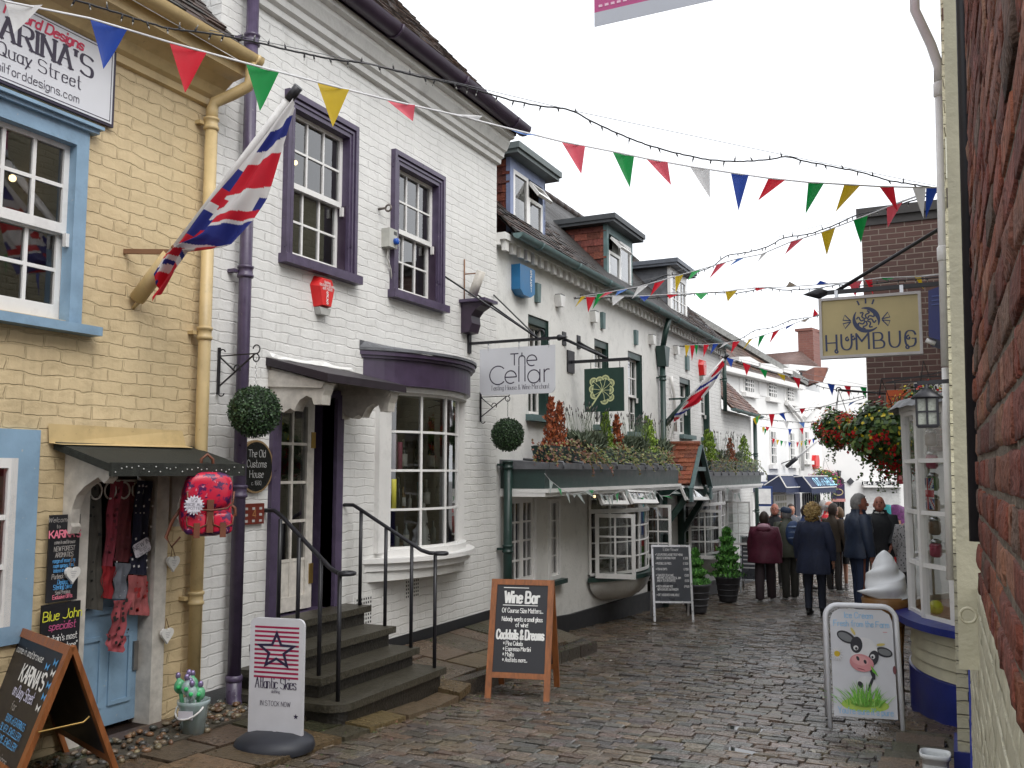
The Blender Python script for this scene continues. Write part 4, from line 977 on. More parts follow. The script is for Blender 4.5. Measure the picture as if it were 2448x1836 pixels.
for i in range(34): s_.beam(a - V((0, 0, .06 * i + .02)), b_ - V((0, 0, .06 * i + .02)) + V((0, 0, a.z - b_.z)), .02, .035)
s_.use(WG); trect(s_, 2060, 1160, 2154, 1165, .0, .3); trect(s_, 2061, 1148, 2153, 1150.5, .0, .12); s_.obj('roller_shutter', cf)
sg = MB(M('black_sign_paint', (.014, .014, .018), .4)); trect(sg, 2061, 1150.5, 2153, 1160, .0, .1); o_ = sg.obj('shop_sign', cf)
tx = MB(M('white_lettering', (.78, .78, .76), .5)); a, b_ = tr(2106, 1158.3, .1), tr(2120, 1158.3, .1); text(tx, 'TEA & COFFEE', a, (b_ - a) * V((1, 1, 0)) if False else TU, (0, 0, 1), .125, .17, sp=2.2, xs=1.25, lift=.006); tx.obj('lettering', o_)
w_ = MB(FGL); trect(w_, 1992, 1166, 2006, 1215, .0, .03); w_.use(LEAD); trect(w_, 1990, 1158, 2009, 1164, .0, .1); w_.use(BLK)
for i in range(4): trect(w_, 1992.5 + i * 4, 1166, 1993.2 + i * 4, 1215, .03, .06)
for i in range(4): trect(w_, 1992, 1172 + i * 12, 2006, 1173 + i * 12, .035, .05)
w_.obj('barred_window', cf)
p_ = MB(BLK); p_.tube([tr(2006, 1125, .1), tr(2004, 1141, .1), tr(2012, 1147, .1), tr(2014, 1235, .1)], .09, 8); p_.obj('downpipe', cf)
p_ = MB(M('slate_plaque', (.04, .042, .05), .5)); p_.prism([tr(2032.5, 1160, .01), tr(2041.5, 1151, .01), tr(2032.5, 1142, .01), tr(2024, 1151, .01)], TN * .05); tag(p_.obj('diamond_plaque'), 'small dark diamond plaque on the white cafe wall', 'plaque')
# awnings over the far shop
def awning(x0, x1, yt, yb, out, label, lett=False):
    t0, zt = fr(x0, yt); t1, _ = fr(x1, yt); zb = fr((x0 + x1) / 2, yb)[1] + .12
    P = FPt((t0 + t1) / 2, zb); aw = thing('awning', label, 'awning', P, 'navy shop awnings'); A = MB(M('navy_canvas', (.018, .026, .065), .7, .15, 4))
    prof = [(0, zt), (out * .35, zt - .1), (out * .8, zb + .55), (out, zb + .16), (out, zb)]
    A.grid([[FPt(t, z, o) for o, z in prof] for t in (t0, t1)][::-1])
    A.poly([FPt(t0, z, o) for o, z in prof] + [FPt(t0, zb, 0)]); A.poly(([FPt(t1, z, o) for o, z in prof] + [FPt(t1, zb, 0)])[::-1])
    n = 12
    for i in range(n): a_, b2 = t0 + (t1 - t0) * i / n, t0 + (t1 - t0) * (i + 1) / n; A.poly([FPt(a_, zb, out), FPt((a_ + b2) / 2, zb - .1, out), FPt(b2, zb, out)])
    A.obj('canvas', aw); L = MB(WG)
    for a_, b2 in (((t0, zb + .16, out + .01), (t1, zb + .16, out + .01)), ((t0, zb + .55, out * .8 + .01), (t1, zb + .55, out * .8 + .01)), ((t0, zb + .55, out * .8 + .01), (t0, zb + .16, out + .01)), ((t0, zt - .1, out * .35), (t0, zb + .55, out * .8 + .01))): L.beam(FPt(*a_), FPt(*b2), .03)
    L.obj('piping', aw)
    if lett:
        T_ = MB(M('pale_blue_lettering', (.3, .6, .8), .5)); vdir = V((0, 0, .39)) - FN * (out * .2); o = FPt((t0 + t1) / 2 + .35, zb + .22, out * .985)
        text(T_, 'OUT', o - FU * .78, FU, vdir, .3, .16, align='c', sp=1.2, xs=.85, lift=.02); text(T_, 'of the', o - FU * .02, FU, vdir, .26, .1, align='c', slant=.25, sp=1, xs=.8, lift=.02); text(T_, 'BLUE', o + FU * .85, FU, vdir, .3, .16, align='c', sp=1.2, xs=.85, lift=.02); T_.obj('lettering', aw)
awning(1834, 1898, 1135, 1183, 1.5, 'navy shop awning reading OUT of the BLUE in pale letters', True)
awning(1800, 1834, 1152, 1184, 1.1, 'plain navy awning left of the lettered one')
# shop window and door beneath
s_ = MB(WG); t0, z1 = fr(1846, 1183); t1, z0 = fr(1880, 1250); frect(s_, t0, t1, z0 - .4, z1, .06, .05); s_.use(M('far_shop_light', (.32, .3, .22), .4, .5, 2))
for i in range(5):
    for j in range(4): a_ = t0 + .12 + (t1 - t0 - .2) * i / 5; zz = z0 + (z1 - z0) * j / 4; frect(s_, a_, a_ + (t1 - t0) / 5 - .08, zz + .04, zz + (z1 - z0) / 4 - .04, .065)
s_.obj('shop_window', fh)
s_ = MB(M('navy_door', (.02, .025, .06), .4)); t0, z1 = fr(1898, 1180); t1, z0 = fr(1912, 1262); frect(s_, t0, t1, z0, z1, .05, .04); s_.use(FGL); t0, t1 = fr(1917, 1180)[0], fr(1955, 1180)[0]; frect(s_, t0, t1, z0 + .5, z1, .05, .04); s_.use(BLK)
for i in range(9): t = t0 + (t1 - t0) * i / 8; frect(s_, t - .03, t + .03, z0 + .5, z1, .09, .04)
s_.obj('door', fh)
p_ = MB(WG); t, z = fr(1874, 965); p_.tube([FPt(t, z, .1), FPt(fr(1876, 965)[0], fr(1876, 965)[1], .1), FPt(*fr(1895, 987), .12), FPt(*fr(1910, 1005), .12), FPt(*fr(1911, 1125), .12)], .07, 8); p_.tube([FPt(*fr(1917, 1000), .1), FPt(*fr(1948, 962), .1)], .09, 8); p_.obj('downpipe', fh)
al = MB(M('alarm_red', (.6, .02, .02), .35)); t, z = fr(1946, 1122); al.prism([FPt(t - .25, z + .1, 0), FPt(t, z, 0), FPt(t + .25, z + .1, 0), FPt(t + .28, z + .35, 0), FPt(t + .2, z + .55, 0), FPt(t - .2, z + .55, 0), FPt(t - .28, z + .35, 0)], FN * .15); tag(al.obj('alarm_box'), 'far red alarm box on white wall above the pink oval sign', 'alarm')
ov = MB(M('pink_sign_red', (.5, .09, .09), .5)); t, z = fr(1974, 1142); Po = tr(1974, 1141, .08)
ov.prism([Po + TU * .33 * math.cos(q) + V((0, 0, .3 * math.sin(q))) for q in (2 * math.pi * i / 24 for i in range(24))], TN * .05); o_ = ov.obj('oval_sign'); tag(o_, 'pink and red oval sign on the far white wall', 'sign')
ov = MB(M('pink_sign_face', (.6, .25, .25), .5)); ov.poly([Po + TN * .055 + TU * .27 * math.cos(q) + V((0, 0, .24 * math.sin(q))) for q in (2 * math.pi * i / 24 for i in range(24))]); ov.use(M('white_lettering', (.78, .78, .76), .5)); ov.obox(Po + TN * .056 - TU * .16 - V((0, 0, .17)), TU * .32, TN * .004, (0, 0, .07)); ov.use(M('dark_red_ink', (.12, .01, .015), .5)); ov.obox(Po + TN * .056 - TU * .2 + V((0, 0, -.03)), TU * .4, TN * .004, (0, 0, .1)); ov.obj('face', o_)
# hanging shield sign
Ps = FPt(*fr(1946, 1176), .9); sh = MB(M('navy_sign', (.02, .012, .06), .4)); U_ = V((.93, .37, 0)).normalized(); N_ = V((U_.y, -U_.x, 0)); sh.obox(Ps - U_ * .26 - V((0, 0, .26)), U_ * .52, N_ * .04, (0, 0, .56)); o_ = sh.obj('shield_sign'); tag(o_, 'navy hanging sign with pale oval crest beyond the awning', 'sign')
cr = MB(M('pale_gold_line', (.5, .4, .22), .5)); c0_ = Ps + N_ * .05 + V((0, 0, .0)); cr.tube([c0_ + U_ * .18 * math.cos(q) + V((0, 0, .12 * math.sin(q))) for q in (2 * math.pi * i / 20 for i in range(20))], .02, 5, closed=True); cr.use(M('pink_scroll', (.5, .22, .2), .5)); cr.obox(c0_ - U_ * .27 - V((0, 0, .36)), U_ * .54, N_ * .02, (0, 0, .11)); cr.obj('crest', o_)
ib = MB(BLK); ib.beam(Ps + V((0, 0, .36)) - U_ * .9, Ps + V((0, 0, .36)) + U_ * .3, .04); ib.beam(Ps + V((0, 0, .3)) - U_ * .2, Ps + V((0, 0, .36)) - U_ * .2, .02); ib.obj('bracket', o_)
# notice board by the end pipe
nb = MB(M('notice_blue', (.02, .05, .18), .5)); a = atY(1808, 1230, 25.0); nb.obox(a + V((0, 0, -.35)), (.42, .1, 0), (-.01, .04, 0), (0, 0, 1.1)); o_ = nb.obj('notice_board'); tag(o_, 'blue framed notice board at the end of the white inn', 'notice board'); nb = MB(M('paper_white', (.75, .75, .74), .6)); nb.obox(a + V((.04, -.002, .28)), (.34, .08, 0), (.001, -.004, 0), (0, 0, .4)); nb.obox(a + V((.04, -.002, -.28)), (.34, .08, 0), (.001, -.004, 0), (0, 0, .5)); nb.obj('poster', o_)
# bare far flagpole
fp_ = thing('flagpole', 'bare white flagpole angled from the far white house', 'flagpole', FPt(*fr(1874, 1118), .1)); a = FPt(*fr(1874, 1115), .1); b_ = a + V((1.25, -.6, .95)); p_ = MB(WG); p_.tube([a, b_], .04, 8); p_.obj('pole', fp_); p_ = MB(BLK); p_.tube([a, a.lerp(b_, .3)], .08, 8); p_.beam(a.lerp(b_, .3), FPt(*fr(1868, 1108), 0), .03); p_.obj('socket', fp_)

# ================================================================== right hand side
def lean(mb, k=.02): mb.v = [(x + k * (z - H), y, z) for x, y, z in mb.v]; return mb
DBK = brick('dark_brown_brick', (.1, .045, .036), (.07, .035, .03), (.26, .22, .18), 'xz', .235, .082, .009, .004, .7, .004)
YB = 14.3; xl = atY(2072, 900, YB).x; zt = atY(2100, 518, YB).z
bb_ = thing('brick_building', 'dark brown brick building standing end-on at the right', 'building', (xl + 2, YB + 3, -.7))
xg, zj = atY(2172, 1130, YB).x, 1.85
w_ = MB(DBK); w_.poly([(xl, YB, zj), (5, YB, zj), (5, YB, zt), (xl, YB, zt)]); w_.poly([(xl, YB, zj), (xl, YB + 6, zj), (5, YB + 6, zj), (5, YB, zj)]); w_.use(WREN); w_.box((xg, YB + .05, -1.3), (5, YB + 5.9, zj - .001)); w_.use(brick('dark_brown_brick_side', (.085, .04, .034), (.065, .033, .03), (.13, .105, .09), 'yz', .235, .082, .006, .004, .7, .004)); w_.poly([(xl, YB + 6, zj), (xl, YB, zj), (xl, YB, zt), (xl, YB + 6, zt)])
w_.poly([(5, YB + 6, zj), (xl, YB + 6, zj), (xl, YB + 6, zt), (5, YB + 6, zt)]); w_.obj('wall', bb_)
c_ = MB(M('dark_coping', (.045, .042, .042), .7, .3)); c_.box((xl - .06, YB - .06, zt), (5, YB + 6, zt + .14)); c_.box((xl - .02, YB - .02, zt - .12), (5, YB - .001, zt - .001)); c_.obj('coping', bb_)
# rear rooms along the right, out of the street's sight line
CRB = brick('cream_brick_paint', (.47, .44, .3), (.5, .47, .33), (.44, .41, .27), 'xz', .225, .075, .012, .02)
CRY = brick('cream_brick_paint_side', (.47, .44, .3), (.5, .47, .33), (.44, .41, .27), 'yz', .225, .075, .012, .02)
CRP = M('cream_gloss_paint', (.5, .47, .34), .45, .12, 6, .004, 30); NAVY = M('royal_blue_paint', (.012, .022, .16), .35, .2, 8, .001, 40)
hb_ = thing('sweet_shop', 'cream painted sweet shop with a white bow window and blue sill on the right', 'shop', (1, 8, -.2))
YP_ = 5.95; x0 = atY(2274, 1130, YP_).x; x1 = atY(2299, 1130, YP_).x
w_ = MB(CRB); w_.use(CRB); w_.poly([(x0, YP_, -.05), (x1 + .5, YP_, -.05), (x1 + .5, YP_, 6.2), (x0, YP_, 6.2)])
w_.use(CRY); w_.poly([(x0, 6.35, -.25), (x0, YP_, -.05), (x0, YP_, 6.2), (x0, 6.35, 6.2)]); w_.poly([(x0 + .11, 13, -.3), (x0 + .11, 6.35, -.3), (x0 + .11, 6.35, 6.2), (x0 + .11, 13, 6.2)]); w_.poly([(x0, 6.35, -.3), (x0, 6.35, 6.2), (x0 + .11, 6.35, 6.2), (x0 + .11, 6.35, -.3)])
w_.use(CRB); w_.poly([(x0 + .11, 13, -.6), (x0 + .11, 13, 6.2), (5, 13, 6.2), (5, 13, -.6)]); w_.poly([(x0, YP_, 6.2), (5, YP_, 6.2), (5, 13, 6.2), (x0, 13, 6.2)])
w_.use(NAVY); w_.box((x0 - .02, YP_ - .02, -.4), (x1 + .02, 6.36, -.02)); w_.box((x1 + .008, YP_ - .6, -.4), (x1 + .5, YP_ - .02, 1.2)); lean(w_).obj('wall', hb_)
pp = MB(WG); xp = x0 - .02; pp.tube([(xp, 6.2, 2.2), (xp, 6.2, 4.0)], .026, 12)
for z in (3.95, 2.9): pp.lathe([(.026, -.05), (.034, -.04), (.034, .04), (.026, .05)], (xp, 6.2, z), 12)
pp.tube([(xp, 6.2, 4.0), (xp, 6.2, 4.1), (xp - .04, 6.2, 4.25), (xp - .13, 6.2, 4.5), (xp - .13, 6.2, 5.4)], .03, 12); pp.tube([(xp, 6.3, .9), (xp, 6.3, 2.2)], .024, 12); lean(pp).obj('downpipe', hb_)
bk_ = MB(M('dark_red_brick_patch', (.11, .05, .04), .8)); bk_.box((x0 + .01, YP_ - .004, 4.28), (x0 + .09, YP_ - .001, 4.36)); bk_.use(M('pale_patch', (.62, .62, .5), .5)); bk_.box((x0 + .01, YP_ - .006, 3.3), (x0 + .055, YP_ - .001, 3.55)); bk_.use(DARK); bk_.box((x0 + .01, YP_ - .005, 3.12), (x0 + .045, YP_ - .001, 3.24)); lean(bk_).obj('wall_vent', hb_)
# bow window
EC, EA, EB = V((.34, 8.3, 0)), .76, 1.12
def earc(n, k=1.0, a0=-math.pi + .15, a1=0.1): return None
def ep(t, k=0.0): return V((EC.x - (EA + k) * math.cos(t), EC.y - (EB + k) * math.sin(t), 0))
T0, T1 = 1.42, -1.42
def eband(mb, z0, z1, k0, k1=None, n=30):
    k1 = k0 if k1 is None else k1; ts = np.linspace(T0, T1, n)
    sm = mb.smooth; mb.smooth = True; mb.grid([[ep(t, k0) + V((0, 0, z0)) for t in ts], [ep(t, k1) + V((0, 0, z1)) for t in ts]][::-1]); mb.smooth = sm
b_ = MB(NAVY); eband(b_, -.5, .05, .03); eband(b_, .05, .06, .03, .0)
b_.use(CRP)
for i in range(4): z = .06 + i * .085; eband(b_, z, z + .076, .016, .0); eband(b_, z + .076, z + .085, .0, -.01)
base = b_.obj('bow_base', hb_)
b_ = MB(NAVY); eband(b_, .4, .45, .12); eband(b_, .45, .47, .12, .0); eband(b_, .39, .4, .0, .12); b_.obj('sill', base)
fr_ = MB(WG); gl = MB(); ts = [1.42, .98, .6, .22, -.16, -.6, -1.0, -1.42]; zs = [.47, .86, 1.25, 1.64, 2.02]
for t in ts:
    p = ep(t); tn = (ep(t - .02) - p).normalized(); nn_ = V((tn.y, -tn.x, 0)); fr_.obox(p - tn * .02 - nn_ * .025 + V((0, 0, .47)), tn * .045, nn_ * .05, (0, 0, 1.57))
for z in zs:
    for i in range(len(ts) - 1):
        a, c = ep(ts[i]), ep(ts[i + 1]); d_ = c - a; nn_ = V((d_.y, -d_.x, 0)).normalized(); hh = .05 if z in (.47, 2.02) else .032
        fr_.obox(a - nn_ * .015 + V((0, 0, z - hh / 2)), d_, nn_ * .035, (0, 0, hh))
        if z == .47: gl.use(glassm('clear_shop_glass', (.93, .94, .94), .12)); gl.poly([a + V((0, 0, .48)), c + V((0, 0, .48)), c + V((0, 0, 2.02)), a + V((0, 0, 2.02))])
fo = fr_.obj('glazing_frame', base); gl.obj('pane', fo)
ld = MB(LEAD); ts2 = np.linspace(T0, T1, 30)
ld.grid([[ep(t, .1 + .02 * (i % 2)) + V((0, 0, 2.06 - .012 * (i % 2))) for i, t in enumerate(ts2)], [ep(t, .05) + V((0, 0, 2.12)) for t in ts2], [V((EC.x, ep(t).y, 2.22)) for t in ts2]][::-1]); ld.use(WG); eband(ld, 2.03, 2.08, .03); ld.obj('lead_roof', base)
bi = MB(DARKB); bi.box((.35, 7.2, .4), (.37, 9.4, 2.05)); bi.use(TIMB); eband(bi, .44, .45, -.03); bi.poly([ep(t, -.03) + V((0, 0, .45)) for t in ts2])
bi.obj('interior', hb_)
# sweet jars and toys on show
JAR = M('sweet_jar_glass', (.35, .4, .42), .08, .2); LID = M('silver_lid', (.6, .6, .6), .25, metal=.8)
for i, (t, zz) in enumerate([(t, z) for t in (.8, .42) for z in (.9, 1.07, 1.24, 1.41, 1.58, 1.75)]):
    p = ep(t, -.16) + V((0, 0, zz)); j = MB(M('sweets_%s' % ('amber', 'lime', 'berry', 'toffee')[i % 4], [(.4, .2, .04), (.2, .35, .08), (.4, .05, .1), (.18, .1, .05)][i % 4], .3)); j.lathe([(.03, 0), (.045, .02), (.045, .09), (.035, .11)], p, 10)
    o_ = j.obj('sweet_jar'); tag(o_, 'sweet jar with domed silver lid stacked in the right bow window', 'jar', 'sweet jars stacked in the bow window'); l_ = MB(LID); l_.lathe([(.042, .11), (.042, .125), (.02, .14), (0.001, .142)], p, 10); l_.obj('lid', o_)
t_ = MB(M('yellow_ball', (.6, .6, .03), .4)); t_.ell(ep(.5, -.12) + V((0, 0, .53)), .055); tag(t_.obj('ball'), 'small yellow ball at the bottom of the right bow window', 'ball')
# union flag card propped in the window
def jack(x, y):
    """colour of a union flag at x,y in 0..1: 0 blue 1 white 2 red"""
    X_, Y_ = (x - .5) * 2, (y - .5); ax, ay = abs(X_), abs(Y_)
    if ax < .1 or ay < .1: return 2
    if ax < .17 or ay < .17: return 1
    d = abs(abs(X_) - 2 * abs(Y_)) / 2.236
    s_ = (abs(X_) - 2 * abs(Y_)) * (1 if X_ * Y_ > 0 else -1)
    if d < .13: return 2 if 0 < s_ and d < .085 else 1
    return 0
FB, FWH, FRD = M('flag_blue', (.018, .028, .2), .7, .08, trans=.35), M('flag_white', (.68, .66, .66), .7, .05, trans=.35), M('flag_red', (.55, .012, .03), .7, .08, trans=.35)
fc = MB(); a, b2 = ep(.62, -.1), ep(.25, -.1); nx, ny = 30, 18
for i in range(nx):
    for j in range(ny):
        fc.use((FB, FWH, FRD)[jack((i + .5) / nx, (j + .5) / ny)]); q = [a.lerp(b2, (i + k) / nx) + V((0, 0, 1.27 + .24 * (j + l) / ny)) for k, l in ((0, 0), (1, 0), (1, 1), (0, 1))]; fc.poly(q)
tag(fc.obj('flag_card'), 'small union flag card standing in the right bow window', 'flag')
# near brick wall beside the camera
NA, NBp = atD(2448, 1130, 1.15), atD(2338, 1130, 2.6); ND = (NBp - NA); ND.z = 0; NL = ND.length; ND.normalize(); NN = V((-ND.y, ND.x, 0)); NN = NN if NN.x < 0 else -NN
OB = colattr('old_red_brick', (.7, .9), .012, 70, .3); OCP = M('cream_wall_paint', (.46, .44, .33), .6, .14, 9, .012, 45, stretch=(1, 1, .5))
nw = thing('near_brick_wall', 'old rough red brick wall painted cream below, at the right edge', 'wall', NA + V((.2, 0, -1.6)))
w_ = MB(OB); zc = 1.2; w_.cc = (.17, .14, .11)
s0 = -3.2; PQ = lambda s, z, o=0.0: NA + ND * s + NN * o + V((0, 0, z - H))
w_.poly([PQ(s0, zc), PQ(s0, 5.6), PQ(NL, 5.6), PQ(NL, zc)]); w_.poly([PQ(NL, zc), PQ(NL, 5.6), PQ(NL, 5.6, -.35), PQ(NL, zc, -.35)])
BRC = [(.2, .06, .038), (.16, .05, .036), (.23, .08, .045), (.17, .06, .045), (.2, .075, .05), (.26, .12, .08), (.15, .09, .07)]
def brk(s, e, z0, z1, pr):
    n = len(w_.v); pts = []
    for o, ins in ((-.005, 0), (pr * .75, .004), (pr, .016)):
        for (a, c, sa, sc_) in ((s, z0, 1, 1), (e, z0, -1, 1), (e, z1, -1, -1), (s, z1, 1, -1)):
            w_.v.append(tuple(PQ(a + sa * ins + R.gauss(0, .003), c + sc_ * ins + R.gauss(0, .0025), o + R.gauss(0, .0015))))
    for k in range(2):
        for i in range(4): j = (i + 1) % 4; w_.face((n + 4 * k + i, n + 4 * k + 4 + i, n + 4 * k + 4 + j, n + 4 * k + j))
    w_.face((n + 8, n + 11, n + 10, n + 9))
w_.smooth = True; r = 0; z = zc + .002
while z < 5.5:
    s = -.9 - (r % 2) * .11
    while s < NL:
        L_ = .215 if (r % 3) else R.choice((.1, .215)); w_.cc = jitc(R.choice(BRC), .3); brk(s + .005, min(s + L_ - .005, NL + .004), z + .005, z + .072, R.uniform(.003, .008)); s += L_ + .004
    z += .077; r += 1
w_.smooth = False
lean(w_, .02).obj('brick_face', nw)
w_ = MB(OCP); w_.smooth = True; r = 0; z = -.4
NP = NL + 1.5; w_.poly([PQ(s0, -.4), PQ(s0, zc), PQ(NP, zc), PQ(NP, -.4)]); w_.poly([PQ(NP, -.4), PQ(NP, zc), PQ(NP, zc, -.35), PQ(NP, -.4, -.35)])
while z < zc - .05:
    s = -.9 - (r % 2) * .11
    while s < NP - .03: brk(s + .003, min(s + .212, NP - .03), z + .002, min(z + .075, zc), R.uniform(.001, .0025)); s += .219
    z += .077; r += 1
lean(w_, .02).obj('painted_plinth', nw)
bp = MB(M('black_gap_tube', (.018, .016, .02), .5, .3)); pz = PQ(NL + .12, 0, .0); bp.tube([(pz.x - .004, pz.y, 1.35), (pz.x - .004, pz.y, 5.5)], .02, 10); bp.use(CRP); bp.box((pz.x - .06, pz.y + .16, .95), (pz.x + .02, pz.y + .3, 5.5)); lean(bp).obj('downpipe', nw)  # dark gap at the wall's end drawn as a black tube, cream strip beyond
ir = MB(CRP); c0_ = PQ(NL - .05, 1.16, .015); ir.tube([c0_ + V((-.02, .02 * math.sin(q) * 0 - .012, 0)) + V((  .02 * math.cos(q), 0, .02 * math.sin(q))) for q in (2 * math.pi * i / 16 for i in range(16))], .004, 6, closed=True); lean(ir).obj('iron_ring', nw)
# right hand pavement strip: rough kerb stones by the sweet shop
n_ = MB(STONE); pv = n_; y = 4.2
while y < 7.6:
    d = R.uniform(.16, .3); x = -.52 + .3 * max(0, (y - 6.2)) ** .5 * .2
    while x < .0:
        wd = R.uniform(.16, .34); n_.cc = jitc(R.choice([(.13, .095, .06), (.11, .085, .058), (.09, .08, .05), (.16, .115, .07)]), .3); z = road_z(x, y) + .03
        n_.prism([(x + .006 + R.uniform(0, .02), y + .006, z), (x + wd - .006, y + .006 + R.uniform(0, .02), z + R.gauss(0, .006)), (x + wd - .008, y + d - .006, z), (x + .006, y + d - .008 - R.uniform(0, .02), z + R.gauss(0, .006))], (0, 0, -.12)); x += wd
    y += d
struct(n_, 'side_pavement')
# rear side of the street behind the camera, so that glass and wet stone have a street to reflect
rb = MB(brick('rear_red_brick', (.2, .08, .05), (.16, .065, .045), (.22, .18, .15), 'yz')); rb.box((.12, -9, -.2), (5, NA.y - 3.3, 5.6)); tag(rb.obj('rear_building'), 'red brick building continuing behind the near brick wall', 'building')
# ================================================================== signs, boards and goods
WHI = M('sign_white', (.62, .63, .66), .45, .04, 3); INK = M('dark_ink', (.03, .022, .045), .5); CHK = M('chalk_white', (.72, .72, .7), .8); SLA = M('chalkboard', (.012, .012, .016), .42, .3, 4)
YX, YZ = V((0, 1, 0)), V((0, 0, 1))
def flatbox(mat, o, u, v, wd, ht, t):
    b = MB(mat); n = vv(u).cross(vv(v)).normalized(); b.obox(vv(o), vv(u).normalized() * wd, vv(v).normalized() * ht, n * t); return b
# --- shop name board, white with dark border
o = flatbox(INK, (W + .012, 2.62, 3.69), YX, YZ, 1.29, .5, .02).obj('name_board'); tag(o, 'large white shop name board lettered KARINAS high on ochre wall', 'sign')
b = MB(WHI); b.obox((W + .033, 2.64, 3.705), (0, 1.25, 0), (0, 0, .47), (.004, 0, 0)); b.use(INK); frame_boxes(b, W + .0372, W + .038, 2.652, 3.878, 3.717, 4.163, .005, .005, .005, .005); b.obj('face', o)
t = MB(INK); O = lambda y, z: V((W + .037, y, z))
text(t, "KARINA'S", O(3.735, 3.94), YX, YZ, .125, .19, align='r', nib=(0, .3), serif=True, sp=2.3, xs=.86); text(t, 'on Quay Street', O(3.66, 3.84), YX, YZ, .075, .12, align='r', nib=(0, .4), serif=True, sp=2.0, xs=.92); text(t, 'www.milforddesigns.com', O(3.65, 3.75), YX, YZ, .05, .09, align='r', sp=1.8, xs=.95)
t.use(M('red_script', (.5, .02, .07), .5)); text(t, 'Milford Designs', O(3.66, 4.085), YX, YZ, .06, .2, align='r', slant=.25, sp=1.3, xs=1.0); t.obj('lettering', o)
# --- chalk boards by the door
o = flatbox(SLA, (W + .035, 3.585, .82), YX, YZ, .2, .49, .012).obj('chalkboard'); tag(o, 'narrow black chalkboard with many coloured lines, upper one left of gift shop door', 'chalkboard')
t = MB(); O = lambda y, z: V((W + .0475, y, z)); PK, CB, GY = M('chalk_pink', (.75, .2, .28), .8), M('chalk_blue', (.1, .35, .68), .8), M('chalk_grey', (.36, .34, .32), .8)
t.use(GY); text(t, 'Welcome', O(3.64, 1.27), YX, YZ, .026, .12, slant=.2, jit=.3); text(t, 'to', O(3.64, 1.235), YX, YZ, .02, .12); t.use(M('chalk_lilac', (.55, .35, .55), .8)); t.prism([O(3.73 + .018 * (16 * math.sin(q) ** 3) / 16, 1.265 + .02 * (13 * math.cos(q) - 5 * math.cos(2 * q) - 2 * math.cos(3 * q)) / 16) for q in np.linspace(0, 2 * math.pi, 20)[:-1]], (.001, 0, 0))
t.use(PK); text(t, "KARINA'S", O(3.685, 1.18), YX, YZ, .04, .2, jit=.3, sp=1.3, xs=.9)
for s, z, c, h in (('come in and browse', 1.145, GY, .02), ('NEW FOREST', 1.105, GY, .025), ('AROMATICS', 1.07, GY, .025), ('range of essences', 1.04, CB, .022), ('room sprays, hand', 1.013, CB, .021), ('lotions and more...', .986, CB, .021), ('Purbeck candles', .95, GY, .026), ('Designer', .918, CB, .024), ('Sterling Silver', .89, CB, .026), ('Semi Precious', .862, GY, .02)):
    t.use(c); text(t, s, O(3.685, z), YX, YZ, h, .14, jit=.25, slant=.12, sp=1.4, xs=.62)
t.use(PK); text(t, 'Exclusive Gifts', O(3.685, .836), YX, YZ, .022, .14, jit=.25, sp=1.3, xs=.7); t.obj('lettering', o)
o = flatbox(SLA, (W + .035, 3.56, .42), YX, YZ, .25, .39, .014).obj('chalkboard'); tag(o, 'black chalkboard with yellow and pink lettering, lower one left of gift shop door', 'chalkboard')
t = MB(M('chalk_yellow', (.68, .68, .05), .8)); O = lambda y, z: V((W + .05, y, z)); text(t, 'Blue John', O(3.69, .72), YX, YZ, .052, .11, jit=.2, slant=.1, sp=1.5, xs=.85); t.use(M('chalk_rose', (.5, .09, .22), .8)); text(t, 'specialist', O(3.69, .665), YX, YZ, .042, .11, jit=.2, slant=.2, sp=1.5, xs=.82)
t.use(CHK); text(t, '"Britain\'s most', O(3.685, .6), YX, YZ, .036, .11, jit=.2, slant=.1, sp=1.4, xs=.72); text(t, 'beautiful stone"', O(3.685, .55), YX, YZ, .036, .11, jit=.2, slant=.1, sp=1.4, xs=.68); text(t, 'earrings', O(3.72, .505), YX, YZ, .036, .11, jit=.2, sp=1.4, xs=.75); t.obj('lettering', o)
# --- heart plaques on strings
PORC = M('porcelain_white', (.68, .67, .64), .35, .05)
def heart(P, s, label, tilt=0.0):
    h = MB(PORC); q_ = [2 * math.pi * i / 26 for i in range(26)]
    pts = [P + V((0, s * .95 * math.sin(q) ** 3, s * (13 * math.cos(q) - 5 * math.cos(2 * q) - 2 * math.cos(3 * q) - math.cos(4 * q)) / 15)) for q in q_]; h.prism(pts, (.02, 0, 0)); o = h.obj('heart_plaque'); tag(o, label, 'plaque')
    t = MB(M('faded_grey_ink', (.3, .3, .32), .6))
    for i in range(4): t.obox(P + V((.0205, -.4 * s + .06 * s * i, .25 * s - i * .2 * s)), (0, s * (.8 - .14 * i), 0), (0, 0, .05 * s), (.0005, 0, 0))
    t.obj('lettering', o); k = MB(M('twine', (.2, .12, .06), .8)); k.tube([P + V((.01, -s * .4, s * .55)), P + V((0, 0, s * 2.0)), P + V((.01, s * .4, s * .55))], .003, 5); k.obj('string', o)
heart(atX(411, 1345, W + .05), .052, 'upper white heart plaque hanging right of the gift shop door'); heart(atX(396, 1517, W + .05), .052, 'lower white heart plaque hanging right of the gift shop door'); heart(atX(170, 1372, W + .06), .05, 'white heart plaque hanging over the edge of the narrow chalkboard')
